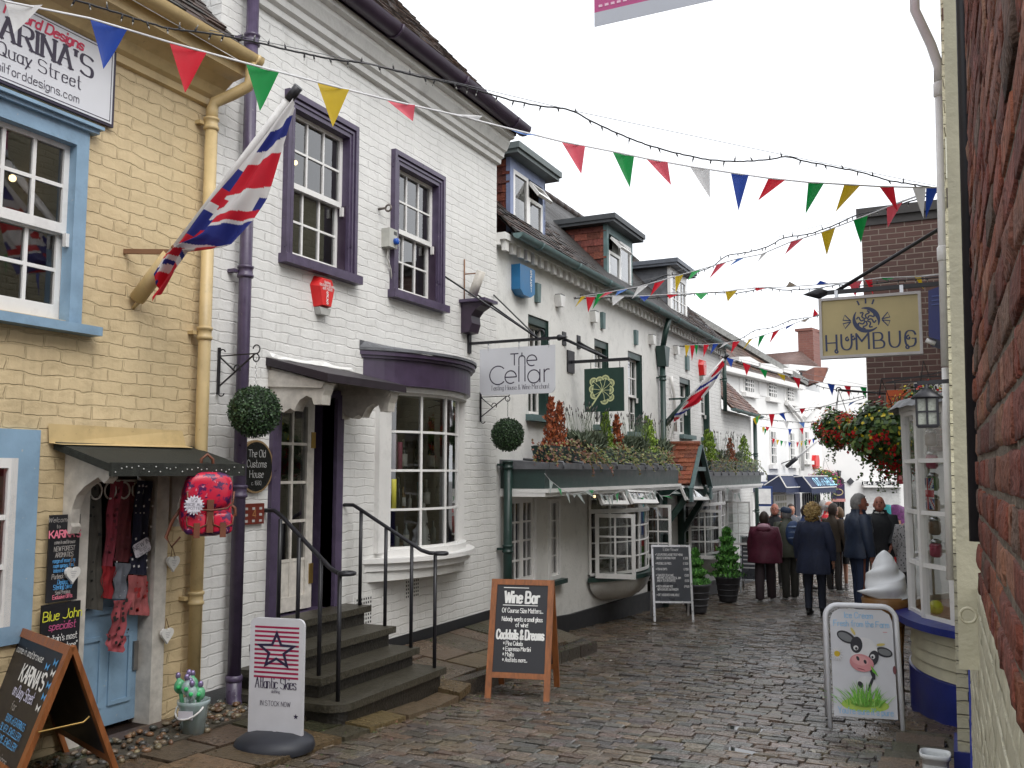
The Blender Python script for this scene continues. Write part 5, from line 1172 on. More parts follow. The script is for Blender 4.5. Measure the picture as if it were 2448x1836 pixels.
# --- scarves on a ring hanger in the doorway
rk = MB(WGD); xs_ = W - .02
rk.beam((xs_, 3.86, 1.5), (xs_, 4.3, 1.5), .012)
for i in range(4): rk.tube([(xs_, 3.94 + i * .105 + .042 * math.cos(q), 1.44 + .05 * math.sin(q)) for q in (2 * math.pi * k / 16 for k in range(16))], .006, 6, closed=True)
tag(rk.obj('scarf_rack'), 'white ring hanger under the green canopy', 'rack')
def scarf(p0, p1, p2, p3, mat, label, dots=None, off=0.0, n=7, m_=14):
    """cloth hung in front of the door, corners given clockwise from top left"""
    s = MB(mat); s.smooth = True; A_ = [atX(*p, W - .03 + off) for p in (p0, p1, p2, p3)]; ph = R.uniform(0, 6)
    rows = []
    for j in range(m_ + 1):
        v = j / m_; a, b_ = A_[0].lerp(A_[3], v), A_[1].lerp(A_[2], v)
        rows.append([a.lerp(b_, i / n) + V((.016 * math.sin(i * 2.1 + ph + v * 2) + .006 * math.sin(v * 9 + i), .006 * math.sin(v * 11 + ph), 0)) for i in range(n + 1)])
    s.grid(rows[::-1])
    if dots:
        s.smooth = False; s.use(dots[0])
        for _ in range(dots[1]):
            j, i = R.randrange(m_), R.randrange(n); q = rows[j][i] + V((.018, 0, 0)); k = R.uniform(.3, 1) * dots[2]; s.poly([q, q + V((0, k, .2 * k)), q + V((0, k * .8, k * 1.2)), q + V((0, -.2 * k, k))])
    tag(s.obj('scarf'), label, 'scarf', 'scarves hanging in the gift shop doorway')
SC = lambda n, c: M('scarf_' + n, c, .85, .3, 14)
scarf((205, 1150), (245, 1150), (240, 1460), (202, 1455), SC('olive', (.06, .055, .045)), 'olive grey patterned scarf, leftmost in the gift shop doorway', (SC('black', (.012, .012, .012)), 20, .02))
scarf((258, 1148), (292, 1150), (272, 1355), (244, 1352), SC('rose', (.22, .028, .045)), 'rose pink scarf next to the olive one', (SC('wine', (.09, .01, .02)), 22, .022), .015)
scarf((288, 1150), (318, 1152), (306, 1345), (270, 1340), SC('brick', (.12, .022, .026)), 'dark brick red scarf between rose and navy ones', (SC('wine', (.09, .01, .02)), 16, .02), .0)
scarf((322, 1148), (366, 1150), (352, 1375), (310, 1372), SC('navy', (.012, .014, .035)), 'navy scarf with small white boats', (M('scarf_white', (.6, .6, .6), .8), 26, .014), .03)
scarf((243, 1352), (272, 1354), (268, 1432), (240, 1428), SC('scarlet', (.24, .008, .012)), 'plain scarlet scarf end below the rose one', None, .01)
scarf((272, 1345), (308, 1347), (302, 1432), (266, 1430), SC('grey', (.13, .14, .165)), 'slate grey scarf end below the brick red one', (M('scarf_white', (.6, .6, .6), .8), 5, .01), .02)
scarf((310, 1374), (353, 1376), (351, 1472), (308, 1470), SC('salmon', (.36, .1, .1)), 'salmon scarf end with red flowers under the navy one', (SC('poppy', (.3, .02, .02)), 14, .026), .02)
scarf((268, 1436), (312, 1434), (300, 1520), (258, 1515), SC('coral', (.3, .06, .07)), 'coral red scarf end with black blotches, lowest on the door', (SC('black', (.012, .012, .012)), 18, .022), .03)
scarf((260, 1515), (300, 1520), (290, 1560), (255, 1556), SC('coral', (.3, .06, .07)), 'short coral scarf tip over the blue door panel', (SC('black', (.012, .012, .012)), 10, .02), .035)
c = MB(M('card_white', (.62, .6, .66), .6)); P = atX(339, 1309, W + .03); u = V((0, 1, .42)).normalized(); v = V((0, -.42, 1)).normalized(); c.prism([P + u * a * .065 + v * b_ * .045 for a, b_ in ((-1, -.8), (-.8, -1), (.8, -1), (1, -.7), (1, .8), (.8, 1), (-.8, 1), (-1, .8))], (.003, 0, 0)); o = c.obj('price_card'); tag(o, 'small white card reading NEW IN pinned on the navy scarf', 'card')
t = MB(INK); text(t, 'NEW IN', P + V((.004, 0, 0)) + v * .008, u, v, .028, .1, jit=.2); text(t, '10.00', P + V((.004, 0, 0)) - v * .018, u, v, .018, .1, jit=.2); text(t, '2 for 15.00', P + V((.004, 0, 0)) - v * .041, u, v, .016, .1, jit=.2); t.obj('lettering', o)
# --- red patterned rucksack under the canopy
BP = atX(492, 1205, -4.26); bp = thing('backpack', 'bright red patterned rucksack with brown straps hanging from the canopy', 'backpack', BP - V((0, 0, .2)))
rm, rnt, rb_ = nodes('red_print_fabric'); vo = rnt.nodes.new('ShaderNodeTexVoronoi'); vo.inputs['Scale'].default_value = 26; rnt.links.new(objco(rnt), vo.inputs['Vector'])
nz = noise(rnt, 22, 3, objco(rnt)); c1 = mixc(rnt, ramp(rnt, nz, .5, .56), (.5, .01, .04), (.06, .01, .07)); c2 = mixc(rnt, ramp(rnt, noise(rnt, 31, 2, objco(rnt)), .66, .69), c1, (.5, .2, .26)); rnt.links.new(c2, rb_.inputs['Base Color']); rb_.inputs['Roughness'].default_value = .32
LEA = M('brown_leather', (.13, .04, .018), .5, .25); U2 = V((.55, .83, 0)).normalized(); N2 = V((U2.y, -U2.x, 0)); q = Matrix((U2, N2, YZ)).transposed()
def sup(mb, c, r, e=.6, nu=24, nv=12, taper=0.0):
    rows = []; sg = lambda x: math.copysign(abs(x) ** e, x)
    for i in range(nv + 1):
        a = -math.pi / 2 + math.pi * i / nv; row = []
        for j in range(nu):
            b_ = 2 * math.pi * j / nu; z = sg(math.sin(a)); k = 1 - taper * z
            p = V((r[0] * k * sg(max(math.cos(a), 1e-3)) * sg(math.cos(b_)), r[1] * k * sg(max(math.cos(a), 1e-3)) * sg(math.sin(b_)), r[2] * z)); row.append(c + q @ p)
        rows.append(row)
    s_ = mb.smooth; mb.smooth = True; mb.grid(rows, True); mb.smooth = s_
b = MB(rm); sup(b, BP, (.152, .09, .2), .62, taper=.1); b.obj('body', bp)
b = MB(rm); sup(b, BP + N2 * .055 + V((0, 0, .085)), (.145, .07, .115), .6); b.use(LEA); b.tube([BP + N2 * .134 + U2 * x + V((0, 0, z)) for x, z in ((-.14, .08), (-.135, .01), (-.1, -.025), (0, -.035), (.1, -.025), (.135, .01), (.14, .08))], .006, 6); b.obj('flap', bp)
for s_ in (-1, 1):
    b = MB(rm); sup(b, BP + N2 * .09 + U2 * (.078 * s_) - V((0, 0, .115)), (.068, .04, .07), .55); b.use(LEA); b.tube([BP + N2 * .132 + U2 * (.078 * s_ + x) + V((0, 0, z)) for x, z in ((-.062, -.07), (-.058, -.12), (0, -.145), (.058, -.12), (.062, -.07))], .005, 6); b.obox(BP + N2 * .13 + U2 * (.078 * s_ - .018) - V((0, 0, .2)), U2 * .036, N2 * .008, (0, 0, .09)); b.obj('pocket', bp)
b = MB(LEA); b.tube([BP + U2 * x + V((0, 0, z)) for x, z in ((-.04, .19), (-.035, .28), (0, .31), (.035, .28), (.04, .19))], .01, 7); b.tube([BP - U2 * .14 - N2 * .03 + U2 * x + V((0, 0, z)) for x, z in ((0, -.02), (-.05, -.1), (-.085, -.2), (-.05, -.26), (.0, -.2))], .011, 7, sx=.5); b.tube([BP + U2 * .145 + U2 * x + V((0, 0, z)) for x, z in ((0, .0), (.035, -.03), (.04, -.07), (0, -.09))], .011, 7); b.obox(BP + N2 * .12 - U2 * .02 - V((0, 0, .17)), U2 * .04, N2 * .012, (0, 0, .2)); b.obj('strap', bp)
b = MB(M('card_white', (.62, .6, .66), .6)); c0_ = BP + N2 * .165 - U2 * .105 + V((0, 0, .0)); b.prism([c0_ + (U2 * math.cos(a) + YZ * math.sin(a)) * (.062 if k % 2 else .047) for k, a in enumerate(2 * math.pi * i / 36 for i in range(36))], N2 * .003); sb = b.obj('price_star', bp)
t = MB(INK); text(t, '1/2', c0_ + N2 * .004 + V((0, 0, .02)), U2, YZ, .02, .1, jit=.2); text(t, 'PRICE ALL', c0_ + N2 * .004 - V((0, 0, .005)), U2, YZ, .017, .11, jit=.2); text(t, 'SPOTTED', c0_ + N2 * .004 - V((0, 0, .027)), U2, YZ, .015, .1, jit=.2); text(t, 'backpack', c0_ + N2 * .004 - V((0, 0, .048)), U2, YZ, .013, .1, jit=.2); t.obj('lettering', sb)
# --- tub of bubble wands
CLR = M('clear_plastic', (.32, .4, .42), .12, .1); Pb = G(460, 1775); Pb.z = pav_z(Pb.x, Pb.y) + .01; bk = thing('bucket', 'clear plastic bucket full of green bubble wands beside pebble step', 'bucket', Pb)
cm, cnt, cb = nodes('clear_bucket_plastic'); cb.inputs['Base Color'].default_value = (.55, .66, .68, 1); cb.inputs['Roughness'].default_value = .15; cb.inputs['Alpha'].default_value = .45
b = MB(cm); b.lathe([(.07, 0), (.09, .17), (.1, .18), (.1, .2), (.09, .2), (.085, .19), (.068, .01)], Pb, 18); b.obj('pail', bk); b = MB(WG); b.tube([Pb + V((.1 * math.cos(a), -.1 * abs(math.sin(a)) * .8 - .02, .17 - .07 * math.sin(a))) for a in np.linspace(0, math.pi, 10)], .006, 6); b.use(M('card_white', (.62, .6, .66), .6)); b.obox(Pb + V((-.02, -.1, .1)), (.085, .03, 0), (0, 0, .05), (.002, -.006, 0)); b.obj('handle', bk)
for i in range(7):
    a = R.uniform(0, 6.28); r_ = R.uniform(0, .06); P = Pb + V((r_ * math.cos(a), r_ * math.sin(a), .02)); Q = P + V((math.cos(a) * .06, math.sin(a) * .06, R.uniform(.26, .36)))
    b = MB(cm if i % 2 else M('green_wand_plastic', (.12, .4, .2), .2)); b.tube([P, Q], .012, 8); b.ell(Q - (Q - P) * .2, (.035, .035, .045)); b.use(M('bright_green_cap', (.03, .45, .12), .3)); b.ell(Q - (Q - P) * .2 + V((.02, -.03, 0)), .014, 8, 6); b.use(M('violet_foil', (.25, .2, .35), .25, metal=.5)); b.ell(Q, (.016, .016, .022)); tag(b.obj('bubble_wand'), 'glittery green bubble wand standing in the clear bucket', 'wand', 'bubble wands in the bucket')
# --- rounded pebbles set in the step below the gift shop
pb_ = MB(PEB); pb_.smooth = True
for i in range(250):
    y = R.uniform(3.2, 5.0); x = R.uniform(-4.64, -4.3 + .12 * (5.0 - y) / 1.8)
    if y < 4.5 and x < -4.56: continue
    z = -.035 + .03 * (1 - (x + 4.7) / .45) + R.uniform(-.006, .004); pb_.cc = jitc(R.choice([(.17, .13, .085), (.2, .11, .055), (.1, .09, .07), (.24, .19, .12), (.08, .08, .07), (.14, .08, .045)]), .3)
    a = R.uniform(0, 3.14); pb_.ell((x, y, z), (R.uniform(.018, .034), R.uniform(.014, .024), R.uniform(.012, .02)), 8, 5, Matrix.Rotation(a, 3, 'Z'))
tag(pb_.obj('pebbles', base=False), 'rounded pebbles set in mortar at the gift shop step', 'pebbles', kind='stuff')
e = MB(M('pebble_mortar', (.06, .05, .035), .8, .3, 30, .006, 90)); e.prism([(W, 3.0, -.2), (-4.22, 3.0, -.2), (-4.3, 5.02, -.2), (W, 5.02, -.2)], (0, 0, .165)); struct(e, 'pebble_step')
# --- A-boards
def aboard(name, label, FL, ang, wd, ht, spread, fm, pm_, leg=.045, rail=(.0, .16), back=True, top=.045):
    """folding board: FL left front foot, ang direction of its face's left-to-right edge"""
    u = V((math.cos(rad(ang)), math.sin(rad(ang)), 0)); n = V((u.y, -u.x, 0)); root = thing(name, label, 'board', FL + u * wd / 2 - n * spread / 2)
    ap = -n * spread / 2 + YZ * ht; v = ap.normalized(); L = ap.length; nf = u.cross(v).normalized()
    f = MB(fm); f.obox(FL - nf * leg * .5, u * leg, v * L, nf * leg * .5); f.obox(FL + u * (wd - leg) - nf * leg * .5, u * leg, v * L, nf * leg * .5); f.obox(FL + u * leg + v * (L - top) - nf * leg * .45, u * (wd - 2 * leg), v * top, nf * leg * .45); f.obox(FL + u * leg + v * rail[1] - nf * leg * .45, u * (wd - 2 * leg), v * leg * .9, nf * leg * .45); f.obj('front_frame', root)
    p = MB(pm_); p.obox(FL + u * leg + v * (rail[1] + leg * .9) - nf * leg * .35, u * (wd - 2 * leg), v * (L - top - rail[1] - leg * .9), nf * .008); pan = p.obj('panel', root)
    if back:
        BL = FL - n * spread; vb = (n * spread / 2 + YZ * ht).normalized(); nb = u.cross(vb).normalized(); b = MB(fm)
        b.obox(BL, u * leg, vb * (L - .01), -nb * leg * .5); b.obox(BL + u * (wd - leg), u * leg, vb * (L - .01), -nb * leg * .5); b.obox(BL + u * leg + vb * rail[1], u * (wd - 2 * leg), vb * leg * .9, -nb * leg * .45); b.obj('back_frame', root)
        b = MB(pm_); b.obox(BL + u * leg + vb * (rail[1] + leg * .9), u * (wd - 2 * leg), vb * (L - .05 - rail[1] - leg * .9), -nb * .012); b.obj('back_panel', root)
    fo = FL - nf * (leg * .35 - .009)
    return root, pan, (lambda a, b_: fo + u * (a * wd) + v * (b_ * L)), u, v, n, L
FL = V((-4.0, 3.22, 0)) - V((math.cos(rad(-20)), math.sin(rad(-20)), 0)) * .83; nK = V((math.sin(rad(-20)), -math.cos(rad(-20)), 0)); FL = FL + nK * .28; FL.z = -.06
rt, pan, q_, u, v, n, L = aboard('chalk_a_board', 'wooden chalk A-board lettered KARINAS at lower left corner', FL, -20, .85, .76, .56, WOOD, SLA, .05)
t = MB(CHK); text(t, 'come in and browse', q_(.66, .85), u, v, .035, .1, jit=.25, align='r'); text(t, "KARINA'S", q_(.82, .7), u, v, .08, .17, jit=.25, sp=1.6, xs=.75, align='r'); t.use(M('chalk_cool', (.62, .62, .8), .8)); text(t, 'on Quay Street', q_(.76, .61), u, v, .055, .1, jit=.25, sp=1.4, xs=.65, align='r'); t.use(GY); text(t, 'for', q_(.5, .53), u, v, .04, .1, jit=.2)
t.use(CB)
for s, z in (('BOOK of EARRINGS', .46), ('SILVER JEWELLERY', .4), ('COSTUME JEWELLERY', .34)): text(t, s, q_(.8, z), u, v, .032, .13, jit=.2, sp=1.5, xs=.74, align='r')
t.use(GY); text(t, 'occasions', q_(.74, .24), u, v, .04, .1, jit=.2, align='r')
for i, (a, b_, m_) in enumerate(((.86, .88, CB), (.88, .82, CHK), (.89, .75, CB), (.89, .68, CB), (.87, .61, CHK), (.76, .84, CB))):
    t.use(m_)
    for s_ in (-1, 1): P = q_(a, b_) + u.cross(v) * .0012; t.poly([P, P + u * s_ * .028 + v * .02, P + u * s_ * .02 - v * .018])
t.obj('lettering', pan); k = MB(M('brass', (.45, .3, .1), .35, metal=.9)); A = q_(1.0, .5); k.tube([A + u * .01, A + u * .015 - n * .2 + v * .01, A + u * .015 - n * .22 + v * .035], .005, 6); k.obj('hook', rt)
A, B = G(1158, 1668), G(1307, 1678); ang = math.degrees(math.atan2(B.y - A.y, B.x - A.x)); A.z = road_z(A.x, A.y) + .01
apx = atY(1262, 1388, A.y + .25).z - A.z
rt, pan, q_, u, v, n, L = aboard('chalk_a_board', 'orange wood chalk A-board reading Wine Bar on the cobbles', A, ang, (B - A).length + .02, apx, .5, WOOD, SLA, .048)
t = MB(CHK)
for a, b_, z in ((.2, .62, .925), (.2, .78, .775)): t.obox(q_(a, z) + n * .001, u * (b_ - a) * .5, v * .006, n * .0006)
text(t, 'Wine Bar', q_(.5, .8), u, v, .088, .2, slant=.05, sp=1.6, xs=.62); text(t, 'Of Course Size Matters...', q_(.52, .715), u, v, .035, .13, jit=.2, sp=1.4, xs=.66); text(t, 'Nobody wants a small glass', q_(.52, .643), u, v, .035, .13, jit=.2, sp=1.4, xs=.62); text(t, 'of wine!', q_(.52, .595), u, v, .034, .13, jit=.2, sp=1.4, xs=.7)
text(t, 'Cocktails & Dreams', q_(.5, .493), u, v, .07, .2, slant=.03, sp=1.4, xs=.5)
for s, z in (('* Pina Colada', .44), ('* Espresso Martini', .395), ('* Mojito', .35), ('* And lots more...', .305)): text(t, s, q_(.24, z), u, v, .032, .13, jit=.2, align='l', sp=1.4, xs=.66)
t.obj('lettering', pan)
ALU = M('brushed_aluminium', (.55, .56, .58), .3, .05, metal=.7)
A, B = G(1563, 1488), G(1660, 1491); ang = math.degrees(math.atan2(B.y - A.y, B.x - A.x)); A.z = gz(A.y) + .01; apx = atY(1612, 1305, A.y + .2).z - A.z
rt, pan, q_, u, v, n, L = aboard('menu_a_board', 'aluminium framed menu A-board in front of the inn bow window', A, ang, (B - A).length, apx, .55, ALU, M('grey_black_board', (.03, .034, .042), .3, .3, 3), .03, (.0, .26), top=.03)
t = MB(M('chalk_soft', (.5, .5, .5), .8))
text(t, 'Elderflower', q_(.5, .92), u, v, .045, .08, sp=1.2, xs=.8)
for s, r_, z in (('* "LES PETITES ASSIETTES" MENU', '', .855), ('  DISHES STARTING FROM', '£ 3.50', .81), ('* MUSSELS & FRIES', '£ 13.50', .74), ('* FISH & CHIPS', '£ 11.50', .665), ('* TOASTED TEA CAKE', '£5.00', .585), ('  WITH MELTED BUTTER & JAM', '', .55), ('  AND A TEA OR COFFEE', '£5.50', .515), ('* BED & BREAKFAST', '£99.00', .44), ('  WITH ENSUITE BATHROOM', '', .4), ('* GIFT VOUCHER AVAILABLE', '', .33)):
    text(t, s, q_(.1, z), u, v, .03, .15, align='l', sp=1.3, xs=.58)
    if r_: text(t, r_, q_(.92, z), u, v, .03, .15, align='r', sp=1.3, xs=.6)
t.obj('lettering', pan)
A, B = G(1776, 1417), G(1850, 1421); A = V((-4.22, 19.4, 0)); A.z = gz(A.y); apx = atY(1790, 1283, A.y).z - A.z
rt, pan, q_, u, v, n, L = aboard('menu_a_board', 'second aluminium framed menu board standing behind the maroon jacket', A, 5, .62, apx, .5, ALU, M('grey_black_board', (.03, .034, .042), .3, .3, 3), .03, (.0, .26), top=.03)
t = MB(M('chalk_soft', (.5, .5, .5), .8))
for i in range(7): t.obox(q_(.1, .85 - i * .07) + n * .002, u * R.uniform(.2, .4), v * .025, n * .001)
t.obj('lettering', pan)
# --- ice cream board with a cow picture, white tubular hoop frame
A, B = G(1985, 1743), G(2160, 1757); u = (B - A); u.z = 0; wd = u.length; u.normalize(); n = V((u.y, -u.x, 0)); A.z = road_z(A.x, A.y) + .01; B = A + u * wd
hT = atY(2075, 1455, A.y + .1).z - A.z; v = (-n * .16 + YZ * hT).normalized(); L = (-n * .16 + YZ * hT).length; ic = thing('ice_cream_board', 'white hoop framed ice cream board with a cow picture', 'board', A + u * wd / 2)
q_ = lambda a, b_, o=0.0: A + u * (a * wd) + v * (b_ * L) + u.cross(v) * o
PW = M('white_powder_coat', (.68, .69, .73), .35, .04)
def hoop(base, vd, par):
    h = MB(PW); r_ = .09; pts = [base, base + vd * (L - r_)] + [base + u * (r_ - r_ * math.cos(t)) + vd * (L - r_ + r_ * math.sin(t)) for t in np.linspace(.2, math.pi / 2, 6)] + [base + u * (wd - r_ + r_ * math.sin(t)) + vd * (L - r_ + r_ * math.cos(t)) for t in np.linspace(0, math.pi / 2 - .2, 6)] + [base + u * wd + vd * (L - r_), base + u * wd]
    h.tube(pts, .017, 10); h.obj('hoop_frame', par)
hoop(A, v, ic); hoop(A - n * .36, (n * .16 + YZ * hT).normalized(), ic)
p = MB(M('picture_white', (.6, .61, .65), .35, .03)); pts = [q_(.06, .1), q_(.94, .1), q_(.94, .88), q_(.9, .94), q_(.8, .975), q_(.2, .975), q_(.1, .94), q_(.06, .88)]; p.prism(pts, -u.cross(v) * .012); pan = p.obj('panel', ic)
t = MB(M('pale_blue_print', (.25, .5, .75), .5)); o_ = lambda a, b_: q_(a, b_, .001)
text(t, 'Ice Cream', o_(.47, .9), u, v, .04, .11, sp=1.9, xs=.8); text(t, 'Fresh from the Farm', o_(.5, .83), u, v, .04, .11, sp=1.7, xs=.72); text(t, "You're sure it's pure", o_(.5, .125), u, v, .042, .11, sp=1.7, xs=.7); t.obj('lettering', pan)
k = MB(); lay = [0]
def eli(c, r, mat, a0=0.0, n_=22):
    lay[0] += 1; k.use(mat); off = .001 + .0003 * lay[0]; ca, sa = math.cos(a0), math.sin(a0)
    k.poly([q_(c[0], c[1], off) + u * ((r[0] * math.cos(t) * ca - r[1] * math.sin(t) * sa) * wd) + v * ((r[0] * math.cos(t) * sa + r[1] * math.sin(t) * ca) * wd) for t in (2 * math.pi * i / n_ for i in range(n_))])
CB_, CW, CG_, CPK, CGR = M('print_black', (.02, .02, .028), .4), M('print_pale', (.66, .66, .68), .4), M('print_grey', (.16, .17, .18), .4), M('print_pink', (.6, .25, .27), .4), M('print_green', (.14, .42, .04), .4)
eli((.5, .2), (.33, .1), M('print_lime', (.42, .6, .1), .4)); eli((.5, .21), (.2, .05), M('print_mid_green', (.2, .42, .05), .4))
eli((.53, .34), (.15, .16), CW); eli((.45, .36), (.035, .05), CB_, .5); eli((.6, .38), (.02, .13), CB_, -.4)
eli((.28, .74), (.14, .08), CB_, -.45); eli((.27, .74), (.11, .055), CG_, -.45); eli((.8, .63), (.12, .07), CB_, -.25); eli((.81, .63), (.09, .045), CG_, -.25)
eli((.38, .79), (.02, .06), M('print_horn', (.6, .5, .16), .4), .5); eli((.76, .69), (.06, .02), M('print_horn', (.6, .5, .16), .4), .15); eli((.52, .63), (.19, .2), CW, -.3); eli((.42, .68), (.085, .12), CB_, -.1); eli((.65, .58), (.07, .11), CB_, -.3)
eli((.41, .655), (.035, .035), CW); eli((.415, .65), (.018, .02), CB_); eli((.64, .59), (.032, .035), CW); eli((.635, .585), (.016, .02), CB_); eli((.62, .47), (.03, .12), CB_, .25)
eli((.48, .535), (.17, .125), CPK, -.2); eli((.46, .555), (.12, .07), M('print_rose', (.66, .33, .34), .4), -.2); eli((.43, .57), (.02, .035), CB_, .4); eli((.53, .545), (.02, .03), CB_, .3); eli((.47, .485), (.06, .006), M('print_dark_red', (.2, .03, .05), .4), -.25)
for a in range(14): eli((.14 + .055 * math.cos(a * .449), .6 + .04 * math.sin(a * .449)), (.035, .009), M('print_petal', (.72, .72, .74), .4), a * .449)
eli((.14, .6), (.042, .042), M('print_yellow', (.6, .42, .02), .4)); eli((.93, .49), (.025, .06), M('print_tail', (.16, .05, .06), .4)); lay[0] += 1
for i in range(90):
    x = R.gauss(.5, .13); y0 = .2 + R.uniform(-.015, .05); hgt = R.uniform(.06, .17) * max(.4, 1 - abs(x - .5)); dx = (x - .5) * .6 + R.gauss(0, .06); k.use(CGR if i % 3 else M('print_light_green', (.3, .58, .12), .4)); off = .0085 + .00008 * i
    k.poly([q_(x - .008, y0, off), q_(x + .008, y0, off), q_(x + dx * .5 + .006, y0 + hgt * .6, off), q_(x + dx, y0 + hgt, off), q_(x + dx * .5 - .006, y0 + hgt * .6, off)])
k.use(CGR); k.poly([q_(.6, .52, .02), q_(.67, .47, .02), q_(.7, .43, .02), q_(.62, .47, .02)]); k.use(CPK); k.poly([q_(.86, .79, .002), q_(.8, .79, .002), q_(.8, .795, .002), q_(.86, .795, .002)]); k.obj('cow_picture', pan)
# --- giant ice cream cone
Pc = G(2122, 1680); Pc = V((atY(2119, 1450, 8.3).x, 8.3, 0)); Pc.z = road_z(Pc.x, 8.3); zt = atY(2119, 1315, 8.3).z; zc_ = atY(2119, 1428, 8.3).z; icn = thing('giant_ice_cream', 'giant plastic ice cream cone with white swirl behind the cow board', 'statue', Pc)
b = MB(M('glossy_white_plastic', (.72, .74, .76), .25, .03)); b.smooth = True; hh = zt - zc_; nr, nu = 60, 40; rows = []
for i in range(nr + 1):
    s_ = i / nr; rr = .2 * (1 - s_) ** .62 * (1 if s_ > .04 else .75 + .25 * s_ / .04); row = []
    for j in range(nu):
        a = 2 * math.pi * j / nu; k_ = 1 + .13 * math.cos(2 * a - s_ * 15) * (1 - s_) + .1 * math.sin(s_ * 30 - a * 2) * (1 - s_ * .5) * .5
        row.append((Pc.x + rr * k_ * math.cos(a), Pc.y + rr * k_ * math.sin(a), zc_ + hh * s_ + .025 * math.cos(2 * a - s_ * 15) * (1 - s_)))
    rows.append(row)
b.grid(rows, True); b.obj('swirl', icn)
b = MB(M('bronze_cone_plastic', (.2, .095, .025), .4, .15)); b.lathe([(.1, .0), (.11, .02), (.125, zc_ - Pc.z - .22), (.165, zc_ - Pc.z - .2), (.165, zc_ - Pc.z - .12), (.18, zc_ - Pc.z - .11), (.195, zc_ - Pc.z - .01), (.17, zc_ - Pc.z + .01)], Pc, 28)
for i in range(8): a = 2 * math.pi * i / 8; b.tube([Pc + V((.105 * math.cos(a), .105 * math.sin(a), .02)), Pc + V((.128 * math.cos(a + .6), .128 * math.sin(a + .6), zc_ - Pc.z - .22))], .008, 5); b.tube([Pc + V((.105 * math.cos(a), .105 * math.sin(a), .02)), Pc + V((.128 * math.cos(a - .6), .128 * math.sin(a - .6), zc_ - Pc.z - .22))], .008, 5)
b.obj('cone', icn)
# --- white square tub
Pt = atZ(2238, 1855, -.12); tb_ = MB(M('white_tub_plastic', (.62, .64, .64), .4, .04)); Lr = []
for r_, z in ((.06, 0), (.07, .1), (.078, .1), (.08, .125), (.074, .127), (.068, .105), (.066, .03)): Lr.append([Pt + V((r_ * math.copysign(abs(math.cos(a)) ** .5, math.cos(a)), r_ * math.copysign(abs(math.sin(a)) ** .5, math.sin(a)), z)) for a in (2 * math.pi * i / 28 for i in range(28))])
tb_.smooth = True; tb_.grid(Lr, True); tb_.smooth = False; tb_.poly(Lr[-1]); tag(tb_.obj('tub'), 'small white plastic tub on the right hand kerb', 'tub')
# --- pavement banner sign
A, B = atZ(592, 1749, -.01), atZ(722, 1760, -.01); u = B - A; u.z = 0; wd = u.length; u.normalize(); n = V((u.y, -u.x, 0)); hT = atY(680, 1480, (A.y + B.y) / 2).z - A.z; fs = thing('pavement_sign', 'white striped pavement sign with a dark star on a black base', 'sign', A + u * wd / 2 - V((0, 0, .08)))
q_ = lambda a, b_, o=0.0: A + u * (a * wd) + V((0, 0, b_ * hT)) + n * o
p = MB(M('sign_panel_white', (.6, .6, .63), .4, .04)); rr = .12; p.prism([q_(0, 0), q_(1, 0), q_(1, 1 - rr * .5)] + [q_(1 - rr + rr * math.cos(t), 1 - rr * .5 + rr * .5 * math.sin(t)) for t in np.linspace(.3, 1.57, 5)] + [q_(rr - rr * math.sin(t), 1 - rr * .5 + rr * .5 * math.cos(t)) for t in np.linspace(0, 1.27, 5)] + [q_(0, 1 - rr * .5)], -n * .02); pan = p.obj('panel', fs)
t = MB(M('crimson_print', (.32, .008, .06), .5))
for i in range(12): z = .93 - i * .0395; t.obox(q_(.09, z - .018, .0005), u * wd * .82, (0, 0, hT * .018), n * .0004)
t.use(M('midnight_print', (.022, .012, .045), .5)); sc_ = lambda k_, r_: (.5 + r_ * math.sin(k_ * math.pi / 5) * 1.0, .715 + r_ * .46 * math.cos(k_ * math.pi / 5))
O_, I_ = [sc_(k_, .4 if k_ % 2 == 0 else .17) for k_ in range(10)], [sc_(k_, .27 if k_ % 2 == 0 else .115) for k_ in range(10)]
for k_ in range(10): j_ = (k_ + 1) % 10; t.poly([q_(*O_[k_], .0015), q_(*I_[k_], .0015), q_(*I_[j_], .0015), q_(*O_[j_], .0015)])
text(t, 'Atlantic Skies', q_(.5, .39, .0005), u, YZ, .062, .1, nib=(0, .4), sp=1.5, xs=.56); text(t, 'clothing', q_(.5, .352, .0005), u, YZ, .018, .1, sp=1.2, xs=.8); text(t, 'IN STOCK NOW', q_(.5, .24, .0005), u, YZ, .028, .09, sp=2.2, xs=.7)
O_ = [(.88 + .05 * (1 if k_ % 2 == 0 else .42) * math.sin(k_ * math.pi / 5), .16 + .026 * (1 if k_ % 2 == 0 else .42) * math.cos(k_ * math.pi / 5)) for k_ in range(10)]; t.poly([q_(*a, .001) for a in O_]); t.obj('print', pan)
b = MB(M('black_rubber_base', (.022, .024, .032), .5, .2)); b.smooth = True; C_ = A + u * wd / 2; rows = []
for r_, z in ((1, -.085), (1.02, -.06), (.97, -.03), (.8, -.005), (.5, .012), (.05, .015)): rows.append([C_ + u * (math.copysign(abs(math.cos(a)) ** .8, math.cos(a)) * r_ * wd * .66) + n * (math.sin(a) * r_ * .2) + V((0, 0, z)) for a in (2 * math.pi * i / 30 for i in range(30))])
b.grid(rows, True); b.obj('base', fs)
